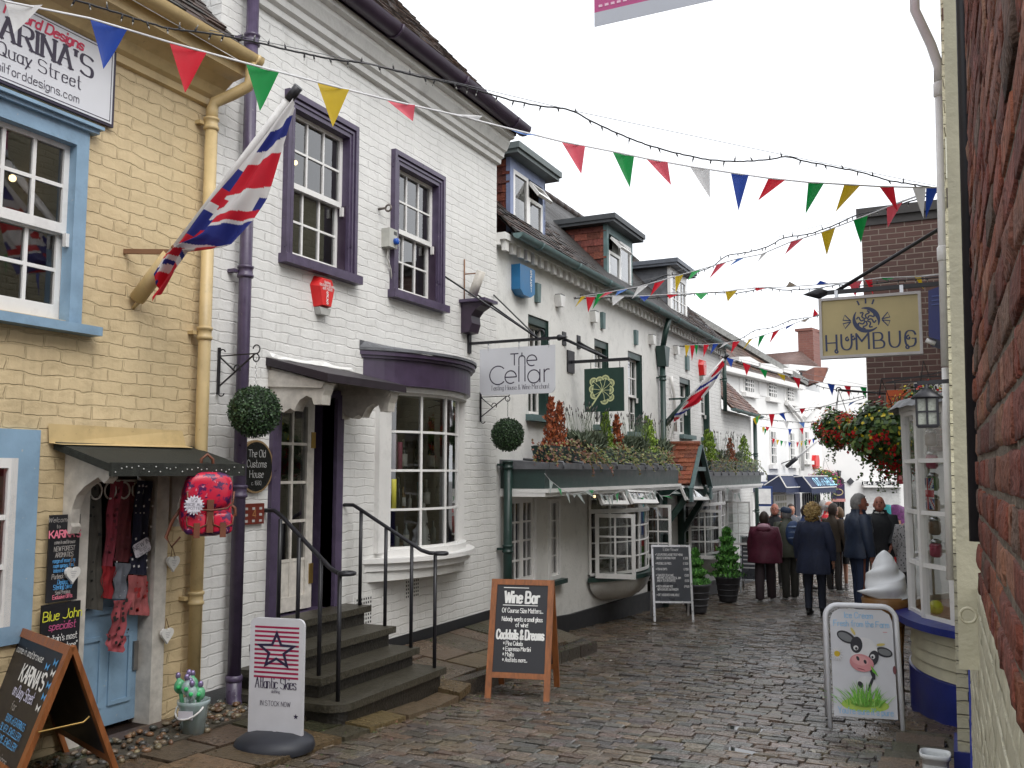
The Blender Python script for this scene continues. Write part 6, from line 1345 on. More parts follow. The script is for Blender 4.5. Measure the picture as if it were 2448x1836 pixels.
# --- oval house plaque and small red plaque
ob = MB(M('gilt_rim', (.2, .13, .06), .5)); el = lambda ry, rz, x: [V((x, 5.29 + ry * math.cos(a), 1.595 + rz * math.sin(a))) for a in (2 * math.pi * i / 36 for i in range(36))]
ob.prism(el(.185, .195, W + .003), (.03, 0, 0)); o = ob.obj('house_plaque'); tag(o, 'black oval plaque reading The Old Customs House beside the door', 'plaque'); ob = MB(M('plaque_black', (.008, .009, .01), .25)); ob.poly(el(.17, .181, W + .034)); ob.obj('face', o)
t = MB(M('dull_silver_paint', (.3, .3, .29), .5))
for s, z, h in (('The Old', 1.665, .052), ('Customs', 1.59, .052), ('House', 1.515, .052)): text(t, s, (W + .0345, 5.29, z), YX, YZ, h, .15, nib=(.8, .25), sp=1.5, xs=.8)
text(t, 'c. 1680', (W + .0345, 5.29, 1.46), YX, YZ, .03, .1, sp=1.6, xs=.85); t.obj('lettering', o)
b = MB(M('oxblood_plaque', (.13, .022, .014), .35)); b.box((W + .003, 5.16, 1.175), (W + .03, 5.39, 1.325)); o = b.obj('number_plaque'); tag(o, 'small dark red number plaque 4 left of the purple doorway', 'plaque'); t = MB(M('gilt_number', (.35, .16, .06), .4)); text(t, '4', (W + .031, 5.28, 1.225), YX, YZ, .055, .12); t.use(GY)
for i in range(3):
    for j in range(3):
        if (i, j) != (1, 1): t.obox((W + .031, 5.185 + i * .075, 1.19 + j * .045), (0, .03, 0), (0, 0, .018), (.0008, 0, 0))
t.obj('lettering', o)
# --- alarm boxes
def alarm(P, s, mat, label, txt):
    pr = [(-.5, .25), (-.3, .55), (.3, .55), (.5, .25), (.3, -.35), (-.3, -.35)]; b = MB(mat); f = [P + V((.0, a * s, c * s * 1.1)) for a, c in pr]; g_ = [P + V((s * .3, a * s * .72, c * s * .95)) for a, c in pr]
    for i in range(6): j = (i + 1) % 6; b.poly([f[i], g_[i], g_[j], f[j]])
    b.poly(g_[::-1]); o = b.obj('alarm_box'); tag(o, label, 'alarm'); b = MB(M('milky_lens', (.4, .4, .38), .3)); b.prism([P + V((0, a * s, c * s * 1.1)) for a, c in ((-.29, -.36), (.29, -.36), (.2, -.56), (-.2, -.56))], (s * .24, 0, 0)); b.obj('lens', o)
    t = MB(M('white_lettering', (.78, .78, .76), .5)); X_ = P + V((s * .3 + .001, 0, 0))
    for i, s_ in enumerate(txt): text(t, s_, X_ + V((0, 0, s * (.36 - i * .1))), YX, YZ, s * .07, .14, sp=1.3, xs=.8)
    for i, s_ in enumerate('SCS'): text(t, s_, X_ + V((0, 0, s * (-.0 - i * .14))), YX, YZ, s * .11, .22)
    t.obj('lettering', o)
alarm(atX(764, 708, W), .26, M('alarm_red', (.6, .02, .02), .35), 'red alarm box on white brick below the left purple window', ('CENTRAL', 'SOUTHERN SECURITY', '0870 7500301'))
alarm(atX(1674, 884, IX), .34, M('alarm_red', (.6, .02, .02), .35), 'red alarm box on white brick beside the smaller flag', ('CENTRAL', 'SECURITY'))
for (x, y) in ((1331, 720), (1414, 758), (1553, 812), (1612, 837)):
    P = atX(x, y, IX); b = MB(WG); b.prism([P + V((0, a, c)) for a, c in ((-.05, -.08), (.05, -.08), (.09, .07), (-.09, .07))], (.09, 0, 0)); o = b.obj('wall_lamp'); tag(o, 'small white wedge wall lamp under the inn eaves', 'lamp', 'wedge lamps along the inn wall'); b = MB(LEAD); b.box(P + V((.09, -.06, .071)), P + V((0, .06, .085))); b.obj('cap', o)
P = atX(1222, 632, IX); b = MB(M('alarm_blue', (.01, .13, .3), .35)); b.prism([P + V((0, a, c)) for a, c in ((0, 0), (.42, 0), (.42, -.3), (.3, -.36), (.1, -.36), (0, -.3))], (.12, 0, 0)); o = b.obj('alarm_box'); tag(o, 'blue alarm box high on the inn wall', 'alarm'); t = MB(M('white_lettering', (.78, .78, .76), .5))
for i, s_ in enumerate('SCS1'): text(t, s_, P + V((.121, .3, -.08 - i * .07)), YX, YZ, .05, .2)
t.obj('lettering', o)
# --- socket box, eye bolt
a, c = atX(912, 546, W), atX(944, 603, W); b = MB(M('grey_plastic', (.42, .42, .38), .4)); b.box((W, a.y, c.z), (W + .09, a.y + .13, a.z)); o = b.obj('socket_box'); tag(o, 'grey electric socket box beside the right purple window', 'socket'); b = MB(M('socket_blue', (.01, .08, .4), .35)); b.lathe([(.03, 0), (.03, .03), (.02, .035), (0.001, .036)], (W + .09, a.y + .09, c.z + .06), 12, ax=(1, 0, 0)); b.use(M('dark_print', (.06, .06, .06), .5)); b.box((W + .0905, a.y + .07, c.z + .12), (W + .091, a.y + .12, a.z - .02)); b.obj('cover', o)
cbl = MB(M('pale_cable', (.4, .39, .37), .6)); cbl.tube([(W + .04, a.y + .06, c.z), (W + .03, a.y + .055, c.z - .1), (W + .02, a.y + .13, c.z - .18), (W + .02, a.y + .17, c.z - .35)], .008, 6); cbl.obj('cable', o)
P = atX(905, 500, W); b = MB(M('rusty_steel', (.14, .12, .11), .5, metal=.5)); b.tube([P, P + V((.07, .0, 0))], .012, 8); b.tube([P + V((.1 + .03 * math.cos(q), .01, .03 * math.sin(q))) for q in (2 * math.pi * i / 14 for i in range(14))], .009, 6, closed=True); tag(b.obj('eye_bolt'), 'steel eye bolt in the white brick between the purple windows', 'bolt')
# --- hand rails of the steps
def rail(pts_posts, wall_p, end_p, label, ring):
    rt = thing('handrail', label, 'handrail', pts_posts[0]); b = MB(BLK); tops = []
    for (x, y, z0) in pts_posts: tops.append(V((x, y, z0 + .9)))
    return rt, b, tops
RY = 6.41; r_ = thing('handrail', 'right black iron handrail of the stone steps', 'handrail', (-4.1, RY, .2)); b = MB(BLK)
pth = [V((W + .005, RY, 1.28)), V((W + .1, RY, 1.28)), V((W + .16, RY, 1.25)), V((-3.93, RY, .93)), V((-3.86, RY + .01, .91)), V((-3.79, RY + .01, .91))]; b.tube(pth, .016, 8); b.obj('rail', r_)
b = MB(BLK); b.tube([V((-3.75 + .05 * math.cos(q), RY + .0 + .05 * math.sin(q), .912)) for q in (2 * math.pi * i / 20 for i in range(20))], .015, 8, closed=True); b.obj('ring_end', r_)
zr = lambda x: 1.25 - (x + 4.54) * (.32 / .61)
for x, z0 in ((-4.52, .46), (-4.27, .31), (-4.02, .16), (-3.8, .02)): b = MB(BLK); b.tube([(x, RY, z0), (x, RY, min(1.25, max(.91, zr(x))))], .015, 8); b.obj('baluster', r_)
r_ = thing('handrail', 'left black iron handrail of the stone steps', 'handrail', (-4.1, 5.3, .2)); b = MB(BLK); LYa, LYb = 5.42, 5.2
ly = lambda x: LYa + (LYb - LYa) * (x + 4.7) / .9
pth = [V((W + .005, LYa, 1.27)), V((W + .1, LYa, 1.27)), V((W + .17, LYa, 1.23)), V((-3.95, ly(-3.95), .9)), V((-3.87, ly(-3.87), .87)), V((-3.8, ly(-3.8), .87))]; b.tube(pth, .016, 8); b.obj('rail', r_); b = MB(BLK); b.tube([V((-3.77 + .05 * math.cos(q), ly(-3.77) + .05 * math.sin(q), .872)) for q in (2 * math.pi * i / 20 for i in range(20))], .015, 8, closed=True); b.obj('ring_end', r_)
for x, z0 in ((-4.5, .46), (-4.28, .31), (-4.04, .16), (-3.84, .02)): b = MB(BLK); b.tube([(x, ly(x), z0), (x, ly(x), min(1.25, max(.88, 1.23 - (x + 4.53) * (.33 / .58))))], .015, 8); b.obj('baluster', r_)
# --- hanging sign brackets
def chain(mb, p, q, r=.006):
    n_ = max(2, int((p - q).length / .02))
    for i in range(n_): c = p.lerp(q, (i + .5) / n_); mb.tube([c + V((.006 * math.cos(t) if i % 2 else 0, 0 if i % 2 else .006 * math.cos(t), .012 * math.sin(t))) for t in (2 * math.pi * k / 6 for k in range(6))], .0025, 4, closed=True)
cs = thing('hanging_sign', 'white hanging sign reading The Cellar on an iron bar', 'sign', (-4.1, 8.59, 2.36)); yb = 8.59
b = MB(BLK); b.box((W, yb - .03, 2.82), (W + .02, yb + .03, 3.05)); b.beam((W, yb, 2.925), (-3.66, yb, 2.925), .028); b.lathe([(.03, 0), (.034, .02), (0.001, .11)], (-3.66, yb, 2.925), 8, ax=(1, 0, 0)); b.tube([V((-3.85 + .04 * math.cos(q), yb, 2.98 + .04 * math.sin(q))) for q in np.linspace(-1.5, 3, 10)], .008, 6)
for p_ in ((W, 8.0, 3.57), (W, 9.18, 3.56), (W, 8.62, 3.52)): b.tube([p_, (-3.88, yb, 2.93)], .009, 6)
b.obj('bracket', cs)
b = MB(ALU)
for x in (-4.46, -4.1, -3.76): b.tube([(x, yb, 2.91), (x, yb, 2.83)], .007, 6)
b.obj('hook', cs)
X0_, X1_, Z0_, Z1_ = -4.56, -3.69, 2.36, 2.855; b = MB(WHI); rr = .06
pts = [(X0_ + rr, Z0_)] + [(X1_ - rr + rr * math.cos(t), Z0_ + rr + rr * math.sin(t)) for t in np.linspace(-1.57, 0, 6)] + [(X1_, Z1_), (X0_, Z1_)] + [(X0_ + rr - rr * math.cos(t), Z0_ + rr - rr * math.sin(t)) for t in np.linspace(0, 1.57, 6)]
b.prism([(x, yb - .006, z) for x, z in pts], (0, .012, 0)); bd = b.obj('board', cs)
t = MB(INK); UX = V((1, 0, 0)); o_ = lambda x, z: V((X0_ + x * (X1_ - X0_), yb - .0065, Z0_ + z * (Z1_ - Z0_))); w1 = .012
def arcs(cx, cz, r_, a0, a1): ribbon(t, [o_(cx, cz) + UX * r_ * math.cos(a) + YZ * r_ * math.sin(a) + V((0, -.0006 * R.random(), 0)) for a in np.linspace(a0, a1, 26)], w1, V((0, -1, 0)))
def lin(*ps): ribbon(t, [o_(*p) + V((0, -.0006 * R.random() - .0002, 0)) for p in ps], w1, V((0, -1, 0)))
lin((.42, .86), (.52, .86)); lin((.47, .86), (.47, .62)); lin((.57, .87), (.57, .79)); lin((.53, .62), (.53, .74)); arcs(.57, .74, .035, math.pi, 0); lin((.61, .62), (.61, .74)); lin((.53, .6), (.53, .27)); lin((.61, .6), (.61, .27))
arcs(.7, .7, .056, 0, 5.2); lin((.64, .7), (.76, .7)); arcs(.25, .42, .097, .8, 5.5); arcs(.42, .37, .066, 0, 5.3); lin((.345, .37), (.495, .37)); arcs(.725, .36, .068, 0, 6.3); lin((.805, .5), (.805, .24)); lin((.86, .5), (.86, .24)); arcs(.91, .42, .04, 1.2, 2.8)
text(t, 'Tasting House & Wine Merchant', o_(.54, .1), UX, YZ, .05, .08, nib=(0, .4), serif=True, sp=1.5, xs=.72, lift=.0004); t.obj('lettering', bd)
gs_ = thing('hanging_sign', 'square dark green hanging sign with a pale flower head', 'sign', (-4.2, 11.52, 2.36)); yb = 11.52
b = MB(BLK); b.box((IX, yb - .12, 2.9), (IX + .02, yb + .12, 3.2)); b.beam((IX, yb, 3.045), (-3.88, yb, 3.045), .04); b.tube([(IX, 11.3, 3.34), (-4.2, yb, 3.07)], .02, 8); b.tube([(IX, 11.82, 3.36), (-4.2, yb, 3.07)], .02, 8); b.box((IX, 11.24, 3.25), (IX + .015, 11.36, 3.43)); b.box((IX, 11.76, 3.27), (IX + .015, 11.88, 3.45)); b.obj('bracket', gs_)
b = MB(BLK); chain(b, V((-4.43, yb, 3.03)), V((-4.43, yb, 2.94))); chain(b, V((-4.02, yb, 3.03)), V((-4.02, yb, 2.94))); b.obj('chain', gs_)
gx0, gx1, gz0, gz1 = -4.52, -3.965, 2.36, 2.94; b = MB(M('sign_dark_green', (.012, .042, .032), .35)); b.box((gx0, yb - .012, gz0), (gx1, yb + .012, gz1)); bd = b.obj('board', gs_)
t = MB(M('pale_yellow_print', (.55, .58, .3), .5)); gp = lambda a, c: V((gx0 + a * (gx1 - gx0), yb - .013 - .0008 * R.random(), gz0 + c * (gz1 - gz0)))
ribbon(t, [gp(.12, .07), gp(.22, .18), gp(.33, .33), gp(.44, .47)], .02, V((0, -1, 0)))
for i in range(9):
    a = -1.3 + i * .62; L_ = .25 + .04 * math.sin(i * 2.3); ex, ez = .45 + L_ * math.cos(a) * .95, .5 + L_ * math.sin(a); ribbon(t, [gp(.45, .49), gp(.45 + .5 * (ex - .45) + .02, .49 + .5 * (ez - .49)), gp(ex, ez)], .007, V((0, -1, 0)))
    for j in range(9): aa = a + (j - 4) * .36; px_, pz_ = ex + .09 * math.cos(aa), ez + .085 * math.sin(aa); ribbon(t, [gp(ex, ez), gp(px_, pz_)], .005, V((0, -1, 0))); t.disk(gp(px_, pz_) + V((0, -.001, 0)), (0, -1, 0), .011, 7)
t.obj('flower_print', bd)
# --- sweet shop sign
yb = 7.2; hx0, hx1 = atY(1960, 790, yb).x, atY(2205, 790, yb).x; hz0, hz1 = atY(2085, 853, yb).z, atY(2085, 706, yb).z
hs_ = thing('hanging_sign', 'gold framed hanging sign reading HUMBUG with a wrapped sweet', 'sign', ((hx0 + hx1) / 2, yb, hz0))
b = MB(BLK); zb = atY(2100, 690, yb).z; xe = atY(1968, 690, yb).x; b.beam((xe, yb, zb), (.12, yb, zb), .03); b.lathe([(.018, -.03), (.03, 0), (.045, .03), (0.001, .15)], (xe, yb, zb), 8, ax=(-1, 0, 0)); b.tube([(atY(1995, 690, yb).x, yb, zb), (.02, yb, atY(2250, 530, yb).z)], .014, 8); b.obj('bracket', hs_)
b = MB(ALU)
for a in (.18, .82): x = hx0 + (hx1 - hx0) * a; b.box((x - .012, yb - .02, hz1), (x + .012, yb + .02, zb + .01))
b.obj('clamp', hs_)
b = MB(M('sign_gold', (.5, .42, .21), .55, .1, 4)); b.box((hx0 + .02, yb - .02, hz0 + .02), (hx1 - .02, yb + .02, hz1 - .02)); bd = b.obj('board', hs_); b = MB(M('sign_frame_grey', (.5, .48, .47), .4)); frame_boxes_y = [(hx0, hx0 + .02, hz0, hz1), (hx1 - .02, hx1, hz0, hz1), (hx0 + .02, hx1 - .02, hz0, hz0 + .02), (hx0 + .02, hx1 - .02, hz1 - .02, hz1)]
for a, c, d, e in frame_boxes_y: b.box((a, yb - .035, d), (c, yb + .035, e))
b.obj('frame', hs_)
t = MB(M('sign_navy_ink', (.03, .045, .11), .5)); wS, hS = hx1 - hx0, hz1 - hz0; o_ = lambda a, c: V((hx0 + a * wS, yb - .021 - .0006 * R.random(), hz0 + c * hS)); NY = V((0, -1, 0))
def spir(cx, cz, r_, a0, turns, s_=1): ribbon(t, [o_(cx, cz) + UX * (r_ * (1 - .75 * k / 14) * math.cos(a0 + s_ * turns * 6.28 * k / 14)) + YZ * (r_ * (1 - .75 * k / 14) * math.sin(a0 + s_ * turns * 6.28 * k / 14)) for k in range(15)], .011, NY)
text(t, 'HUMBUG', o_(.5, .13), UX, YZ, .115, .12, sp=2.8, xs=.84, nib=(0, .6), lift=.0004)
for cx, cz in ((.17, .11), (.28, .3), (.34, .31), (.87, .27), (.86, .12)): spir(cx, cz, .017, 1.5, .9)
cc_ = (.47, .6)
for a0, a1 in ((1.9, -.5), (2.4, 5.6)):
    pts = [(a0 + (a1 - a0) * k / 20) for k in range(21)]
    for k in range(20):
        w0, w2 = .026 * math.sin(math.pi * k / 20) + .002, .026 * math.sin(math.pi * (k + 1) / 20) + .002; p0, p1 = pts[k], pts[k + 1]; R0 = .092
        t.poly([o_(*cc_) + (UX * math.cos(a) + YZ * math.sin(a)) * r_ for a, r_ in ((p0, R0 - w0), (p0, R0 + .004), (p1, R0 + .004), (p1, R0 - w2))])
for k in range(8):
    a = 2 * math.pi * k / 8; ribbon(t, [o_(*cc_) + (UX * math.cos(a + .55 * math.sin(q * 6) * q) + YZ * math.sin(a + .55 * math.sin(q * 6) * q)) * (.012 + .055 * q) for q in np.linspace(0, 1, 9)], .011, NY)
for sg in (-1, 1):
    bx = .47 + sg * .155
    for tri in (((0, 0), (.055, .1), (.075, .02)), ((.0, -.02), (.055, -.12), (.075, -.04))):
        P3 = [o_(bx + sg * a, .6 + c) for a, c in tri]; ribbon(t, P3 + [P3[0]], .009, NY)
for a in (1.2, 1.57, 1.95): ribbon(t, [o_(*cc_) + (UX * math.cos(a) + YZ * math.sin(a)) * r_ for r_ in (.125, .155)], .012, NY)
t.obj('lettering', bd)
# --- blue box, lantern, further signs on the right
P = atY(2243, 690, 6.6); b = MB(M('box_blue', (.008, .016, .14), .35)); pts = [atY(2219, 695, 6.6), atY(2262, 678, 6.6), atY(2266, 820, 6.6), atY(2220, 805, 6.6)]; b.prism(pts, (0, .5, 0)); o = b.obj('wall_box'); tag(o, 'royal blue metal box on the wall behind the gold sign', 'box'); t = MB(M('box_slot', (.06, .09, .3), .4))
for i in range(3): a, c = atY(2227, 709 + i * 10, 6.597), atY(2251, 706 + i * 10, 6.597); t.beam(a, c, .006, .008)
t.obj('louvre', o); b = MB(WG); a, c = atY(2214, 813, 6.62), atY(2236, 822, 6.62); b.tube([a, c], .015, 8); b.obj('tube', o)
P = atY(2217, 985, 6.0); lt = thing('lantern', 'black iron lantern with square panes hanging by the sweet shop', 'lantern', P - V((0, 0, .09))); b = MB(BLK); rr = .056; zz = (-.085, .085)
for sx in (-1, 1):
    for sy in (-1, 1): b.box((P.x + sx * rr - .006, P.y + sy * rr - .006, P.z + zz[0]), (P.x + sx * rr + .006, P.y + sy * rr + .006, P.z + zz[1]))
for z in (zz[0], -.004, zz[1] - .008): 
    for sg in (-1, 1): b.box((P.x - rr, P.y + sg * rr - .005, P.z + z), (P.x + rr, P.y + sg * rr + .005, P.z + z + .009)); b.box((P.x + sg * rr - .005, P.y - rr, P.z + z), (P.x + sg * rr + .005, P.y + rr, P.z + z + .009))
for sg in (-1, 1): b.box((P.x - .006, P.y + sg * rr - .004, P.z + zz[0]), (P.x + .006, P.y + sg * rr + .004, P.z + zz[1])); b.box((P.x + sg * rr - .004, P.y - .006, P.z + zz[0]), (P.x + sg * rr + .004, P.y + .006, P.z + zz[1]))
b.box((P.x - rr, P.y - rr, P.z + zz[0] - .008), (P.x + rr, P.y + rr, P.z + zz[0])); b.obj('cage', lt); b = MB(BLK); b.lathe([(.088, .08), (.09, .088), (.03, .135), (.012, .145), (.012, .165), (.001, .17)], P, 16); b.obj('cap', lt)
b = MB(BLK); b.beam((P.x - .05, P.y, P.z + .175), (x0 + .02, P.y, P.z + .18), .02, .024); b.obj('bracket', lt); b = MB(M('seedy_glass', (.3, .32, .27), .2, .3, 60)); b.box((P.x - rr + .004, P.y - rr + .004, P.z + zz[0] + .002), (P.x + rr - .004, P.y + rr - .004, P.z + zz[1] - .002)); b.obj('pane', lt)
a, c = atY(2186, 946, 12.0), atY(2262, 913, 12.0); b = MB(M('name_navy', (.014, .016, .05), .5)); b.box((a.x, 12.0, a.z), (c.x, 12.03, c.z)); o = b.obj('name_sign'); tag(o, 'navy sign with white blackletter partly behind the flowers', 'sign'); t = MB(M('white_lettering', (.78, .78, .76), .5))
for q in (((a.x, a.z), (c.x, a.z)), ((a.x, c.z), (c.x, c.z)), ((a.x, a.z), (a.x, c.z))): t.beam((q[0][0], 11.998, q[0][1]), (q[1][0], 11.998, q[1][1]), .003, .012)
text(t, 'Klodes', V((a.x + .22, 11.999, a.z + .05)), UX, YZ, .11, .17, nib=(.8, .2), sp=1.6, xs=.72, lift=.001); t.obj('lettering', o)
a, c = atY(2120, 985, 11.6), atY(2180, 931, 11.6); b = MB(M('orange_sign', (.55, .09, .012), .45)); b.box((a.x, 11.6, a.z), (c.x, 11.63, c.z)); o = b.obj('hanging_sign'); tag(o, 'orange hanging sign half covered by hanging basket', 'sign'); t = MB(M('dull_orange_ink', (.18, .035, .012), .5)); text(t, 'STATION', V((a.x + .12, 11.599, a.z + .11)), UX, YZ, .07, .14, sp=1.3, xs=.5, lift=.001); t.obj('lettering', o)
b = MB(BLK); z = c.z + .09; b.beam((a.x, 11.61, z), (.1, 11.61, z + .14), .014); b.beam((a.x, 11.61, z), (.0, 11.61, z + .0), .012); b.tube([(a.x + .1, 11.61, z), (a.x + .1, 11.61, c.z)], .006, 6); b.obj('bracket', o)
a, c = atY(2144, 1157, 12.6), atY(2174, 1128, 12.6); b = MB(M('red_sign', (.32, .006, .02), .4)); b.box((a.x, 12.6, a.z), (c.x, 12.64, c.z)); o = b.obj('square_sign'); tag(o, 'small red square sign beside the right bow window', 'sign'); t = MB(M('pale_red_lettering', (.62, .25, .25), .5)); text(t, 'illy', V(((a.x + c.x) / 2, 12.599, a.z + .06)), UX, YZ, .1, .13, slant=.25, sp=1.2, xs=.9, lift=.001); t.obj('lettering', o)
# --- purple corbel shelf with floodlight holder, banner over the street
yc = 8.52; cb_ = MB(PURD); pr = [(0, 3.02), (.1, 3.03), (.13, 3.12), (.12, 3.2), (.17, 3.26), (.24, 3.3), (.27, 3.34), (0, 3.34)]; cb_.prism([(W + a, yc - .1, z) for a, z in pr], (0, .2, 0)); cb_.use(PUR); cb_.box((W, yc - .15, 3.34), (W + .31, yc + .15, 3.37)); tag(cb_.obj('corbel_shelf'), 'dark purple scrolled wall bracket above The Cellar sign', 'bracket')
fh_ = thing('flag_holder', 'empty white tube flag holder above the purple wall bracket', 'holder', (W, yc, 3.5)); b = MB(WGD); b.tube([(W + .08, yc, 3.42), (W + .2, yc - .02, 3.68)], .05, 12); b.obj('socket', fh_); b = MB(M('rust_iron', (.2, .1, .05), .8)); b.tube([(W + .012, yc - .05, 3.36), (W + .012, yc - .05, 3.82)], .008, 6); b.beam((W + .01, yc - .05, 3.66), (W + .2, yc - .02, 3.66), .012); b.obj('strut', fh_)
yB = 5.2; a, c = atY(1421, 64, yB), atY(1703, 0, yB); zr_ = atY(1424, 30, yB).z; b = MB(M('banner_grey', (.5, .52, .57), .7, .03, 2, trans=.3)); b.box((a.x, yB, a.z), (a.x + 2.4, yB + .004, zr_)); o = b.obj('street_banner'); tag(o, 'pink and grey banner slung high across the street', 'banner'); b = MB(M('banner_pink', (.5, .1, .26), .7, .05, 2, trans=.3)); b.box((a.x, yB, zr_), (a.x + 2.4, yB + .004, zr_ + .9)); b.obj('pink_panel', o); t = MB(M('banner_print', (.62, .4, .5), .7))
for i in range(22): t.box((a.x + .03 + i * .04, yB - .002, zr_ + .028), (a.x + .055 + i * .04, yB - .0005, zr_ + .044))
t.obj('print', o)
# --- union flags on wall poles
def flag(base, tip, low, label, bandf, group, holder=.22):
    rt = thing('wall_flag', label, 'flag', base); yy = base.y; p = MB(M('white_pole', (.55, .54, .53), .4)); p.tube([base, tip], .026, 12); p.obj('pole', rt); q = tip - (tip - base) * .055; p = MB(BLK); p.tube([q, tip + (tip - base) * .005], .029, 12); p.obj('pole_cap', rt)
    return rt
b0 = atX(335, 705, W + .06); tp = atY(712, 210, b0.y); rt = flag(b0, tp, None, 'large union flag furled along a white pole on the ochre shop', None, None)
h_ = MB(CREAM); h_.tube([b0 - (tp - b0) * .02, b0 + (tp - b0) * .2], .05, 14); h_.tube([b0 + V((0, 0, -.04)), b0 + V((-.06, 0, -.08))], .012, 6); h_.use(M('rust_iron', (.2, .1, .05), .8)); h_.beam(b0 + (tp - b0) * .22, atX(297, 601, W), .02, .03); h_.ell(b0 + (tp - b0) * .24, (.03, .03, .025)); h_.obj('socket', rt)
def cloth(rt, prof, Y, bands, amp, nu=70, nv=22, thick=.0):
    """drape between the pole line and a hanging lower edge: prof = (s, pole px, lower px)"""
    s_ = [p[0] for p in prof]; I = lambda s, k, j: float(np.interp(s, s_, [p[k][j] for p in prof])); rows = []
    for i in range(nu + 1):
        s = i / nu; a = atY(I(s, 1, 0), I(s, 1, 1), Y - .03); c = atY(I(s, 2, 0), I(s, 2, 1), Y - .03); row = []
        for j in range(nv + 1):
            v = j / nv; wv = amp * math.sin(v * 9.5 + s * 5) * (.3 + s) * min(1, v * 3) + amp * .5 * math.sin(v * 21 - s * 9) * s; row.append(a.lerp(c, v) + V((wv * .25, -abs(amp) * .6 - wv, wv * .1)))
        rows.append(row)
    m_ = MB(); m_.smooth = True
    for i in range(nu):
        for j in range(nv):
            m_.use((FB, FWH, FRD)[bands((i + .5) / nu, (j + .5) / nv)]); n0 = len(m_.v); m_.v += [tuple(p) for p in (rows[i][j], rows[i + 1][j], rows[i + 1][j + 1], rows[i][j + 1])]; m_.face((n0, n0 + 1, n0 + 2, n0 + 3))
    o = m_.obj('cloth', rt); bm = bmesh.new(); bm.from_mesh(o.data); bmesh.ops.remove_doubles(bm, verts=bm.verts, dist=.0004); bm.to_mesh(o.data); bm.free(); return o
def bands1(s, v):
    if v < .16: return 1 if s < .36 else 0 if s < .46 else 2 if s < .54 else 1 if s < .58 else 0 if s < .72 else 2
    if v < .3 and s > .5: return (2, 1, 0)[int(s * 17 + v * 3) % 3]
    t_ = s + .16 * v - .1
    for lim, c in ((.1, 1), (.15, 0), (.2, 0), (.26, 1), (.41, 2), (.535, 1), (.585, 2), (.605, 1), (.745, 0), (.78, 1), (.83, 2), (.86, 1), (.885, 0), (.92, 1), (.96, 2)):
        if t_ < lim: return 0 if (lim == .535 and v > .86 and t_ > .46) else c
    return 0 if v < .5 else 2
cloth(rt, [(0, (706, 238), (710, 262)), (.1, (672, 282), (697, 300)), (.2, (640, 325), (676, 362)), (.4, (560, 425), (640, 470)), (.55, (505, 490), (605, 530)), (.68, (462, 545), (563, 588)), (.72, (450, 560), (540, 594)), (.8, (425, 590), (452, 602)), (.9, (395, 610), (425, 655)), (1, (385, 640), (376, 728))], b0.y, bands1, .034, 210, 30)
b1 = atX(1590, 1015, W + .08); t1_ = atY(1740, 848, b1.y); rt = flag(b1, t1_, None, 'smaller furled union flag on a dark pole farther down the inn', None, None); h_ = MB(DGR); h_.tube([b1, b1 + (t1_ - b1) * .38], .05, 12); h_.beam(b1 + (t1_ - b1) * .38, b1 + (t1_ - b1) * .38 + V((-.35, 0, .0)), .03); h_.obj('socket', rt)
def bands2(s, v): k = (s * 5.4 + v * .9 + .5 * math.sin(v * 6 + s * 11)) % 3; return 2 if k < 1.1 else 1 if k < 1.7 else 0 if k < 2.5 else 1
cloth(rt, [(0, (1728, 862), (1733, 872)), (.3, (1690, 905), (1706, 920)), (.55, (1655, 945), (1672, 962)), (.75, (1632, 970), (1640, 985)), (.88, (1622, 980), (1630, 1000)), (1, (1614, 990), (1610, 1014))], b1.y, bands2, .03, 120, 14)
# --- bottles on the shelves of the bow shop window
SH = MB(TIMB)
for z in (1.2, 1.56): band(SH, arc(7.08, 8.3, .1, 12), z, z + .018)
tag(SH.obj('window_shelf'), 'brown wooden shelves inside the bow shop window', 'shelf')
BG = M('bottle_green_glass', (.01, .014, .01), .12); LB = M('label_cream', (.6, .58, .52), .6)
def bottle(x, y, z, h, bm_, lab, label):
    b = MB(bm_); r_ = h * .13; b.lathe([(r_ * .9, 0), (r_, .01), (r_, h * .6), (r_ * .8, h * .68), (r_ * .36, h * .76), (r_ * .34, h * .98), (r_ * .4, h), (.001, h)], (x, y, z), 14); o = b.obj('bottle'); tag(o, label, 'bottle', 'bottles in the bow shop window')
    if lab: b = MB(lab); b.lathe([(r_ * 1.02, h * .12), (r_ * 1.02, h * .52)], (x, y, z), 14); b.obj('label', o)
for (y, z, h, m_, l_, s) in ((7.3, 1.578, .28, BG, LB, 'dark wine bottle with tall cream label, upper shelf of bow window'), (7.55, 1.578, .3, BG, None, 'plain dark bottle on upper shelf of bow window'), (7.8, 1.578, .27, BG, LB, 'dark bottle with small cream label, right on upper shelf of bow window'), (7.22, 1.218, .29, BG, None, 'plain dark bottle at left of middle shelf'), (7.3, 1.218, .2, M('amber_glass', (.18, .1, .02), .15), LB, 'small amber bottle with pale label on middle shelf'), (7.42, 1.218, .13, M('white_china', (.6, .58, .52), .3), None, 'squat white bottle on middle shelf'), (7.72, 1.218, .27, BG, LB, 'dark bottle with white label right on middle shelf'), (7.95, 1.218, .28, BG, None, 'plain dark bottle at far right of middle shelf'), (7.2, .862, .2, M('clear_bottle', (.22, .24, .24), .1), None, 'clear bottle lowest left in bow window'), (7.36, .862, .22, M('clear_bottle', (.22, .24, .24), .1), LB, 'clear bottle with pale label low in bow window'), (7.85, .862, .22, M('clear_bottle', (.22, .24, .24), .1), None, 'clear bottle lowest right in bow window')): bottle(W + .02, y, z, h, m_, l_, s)
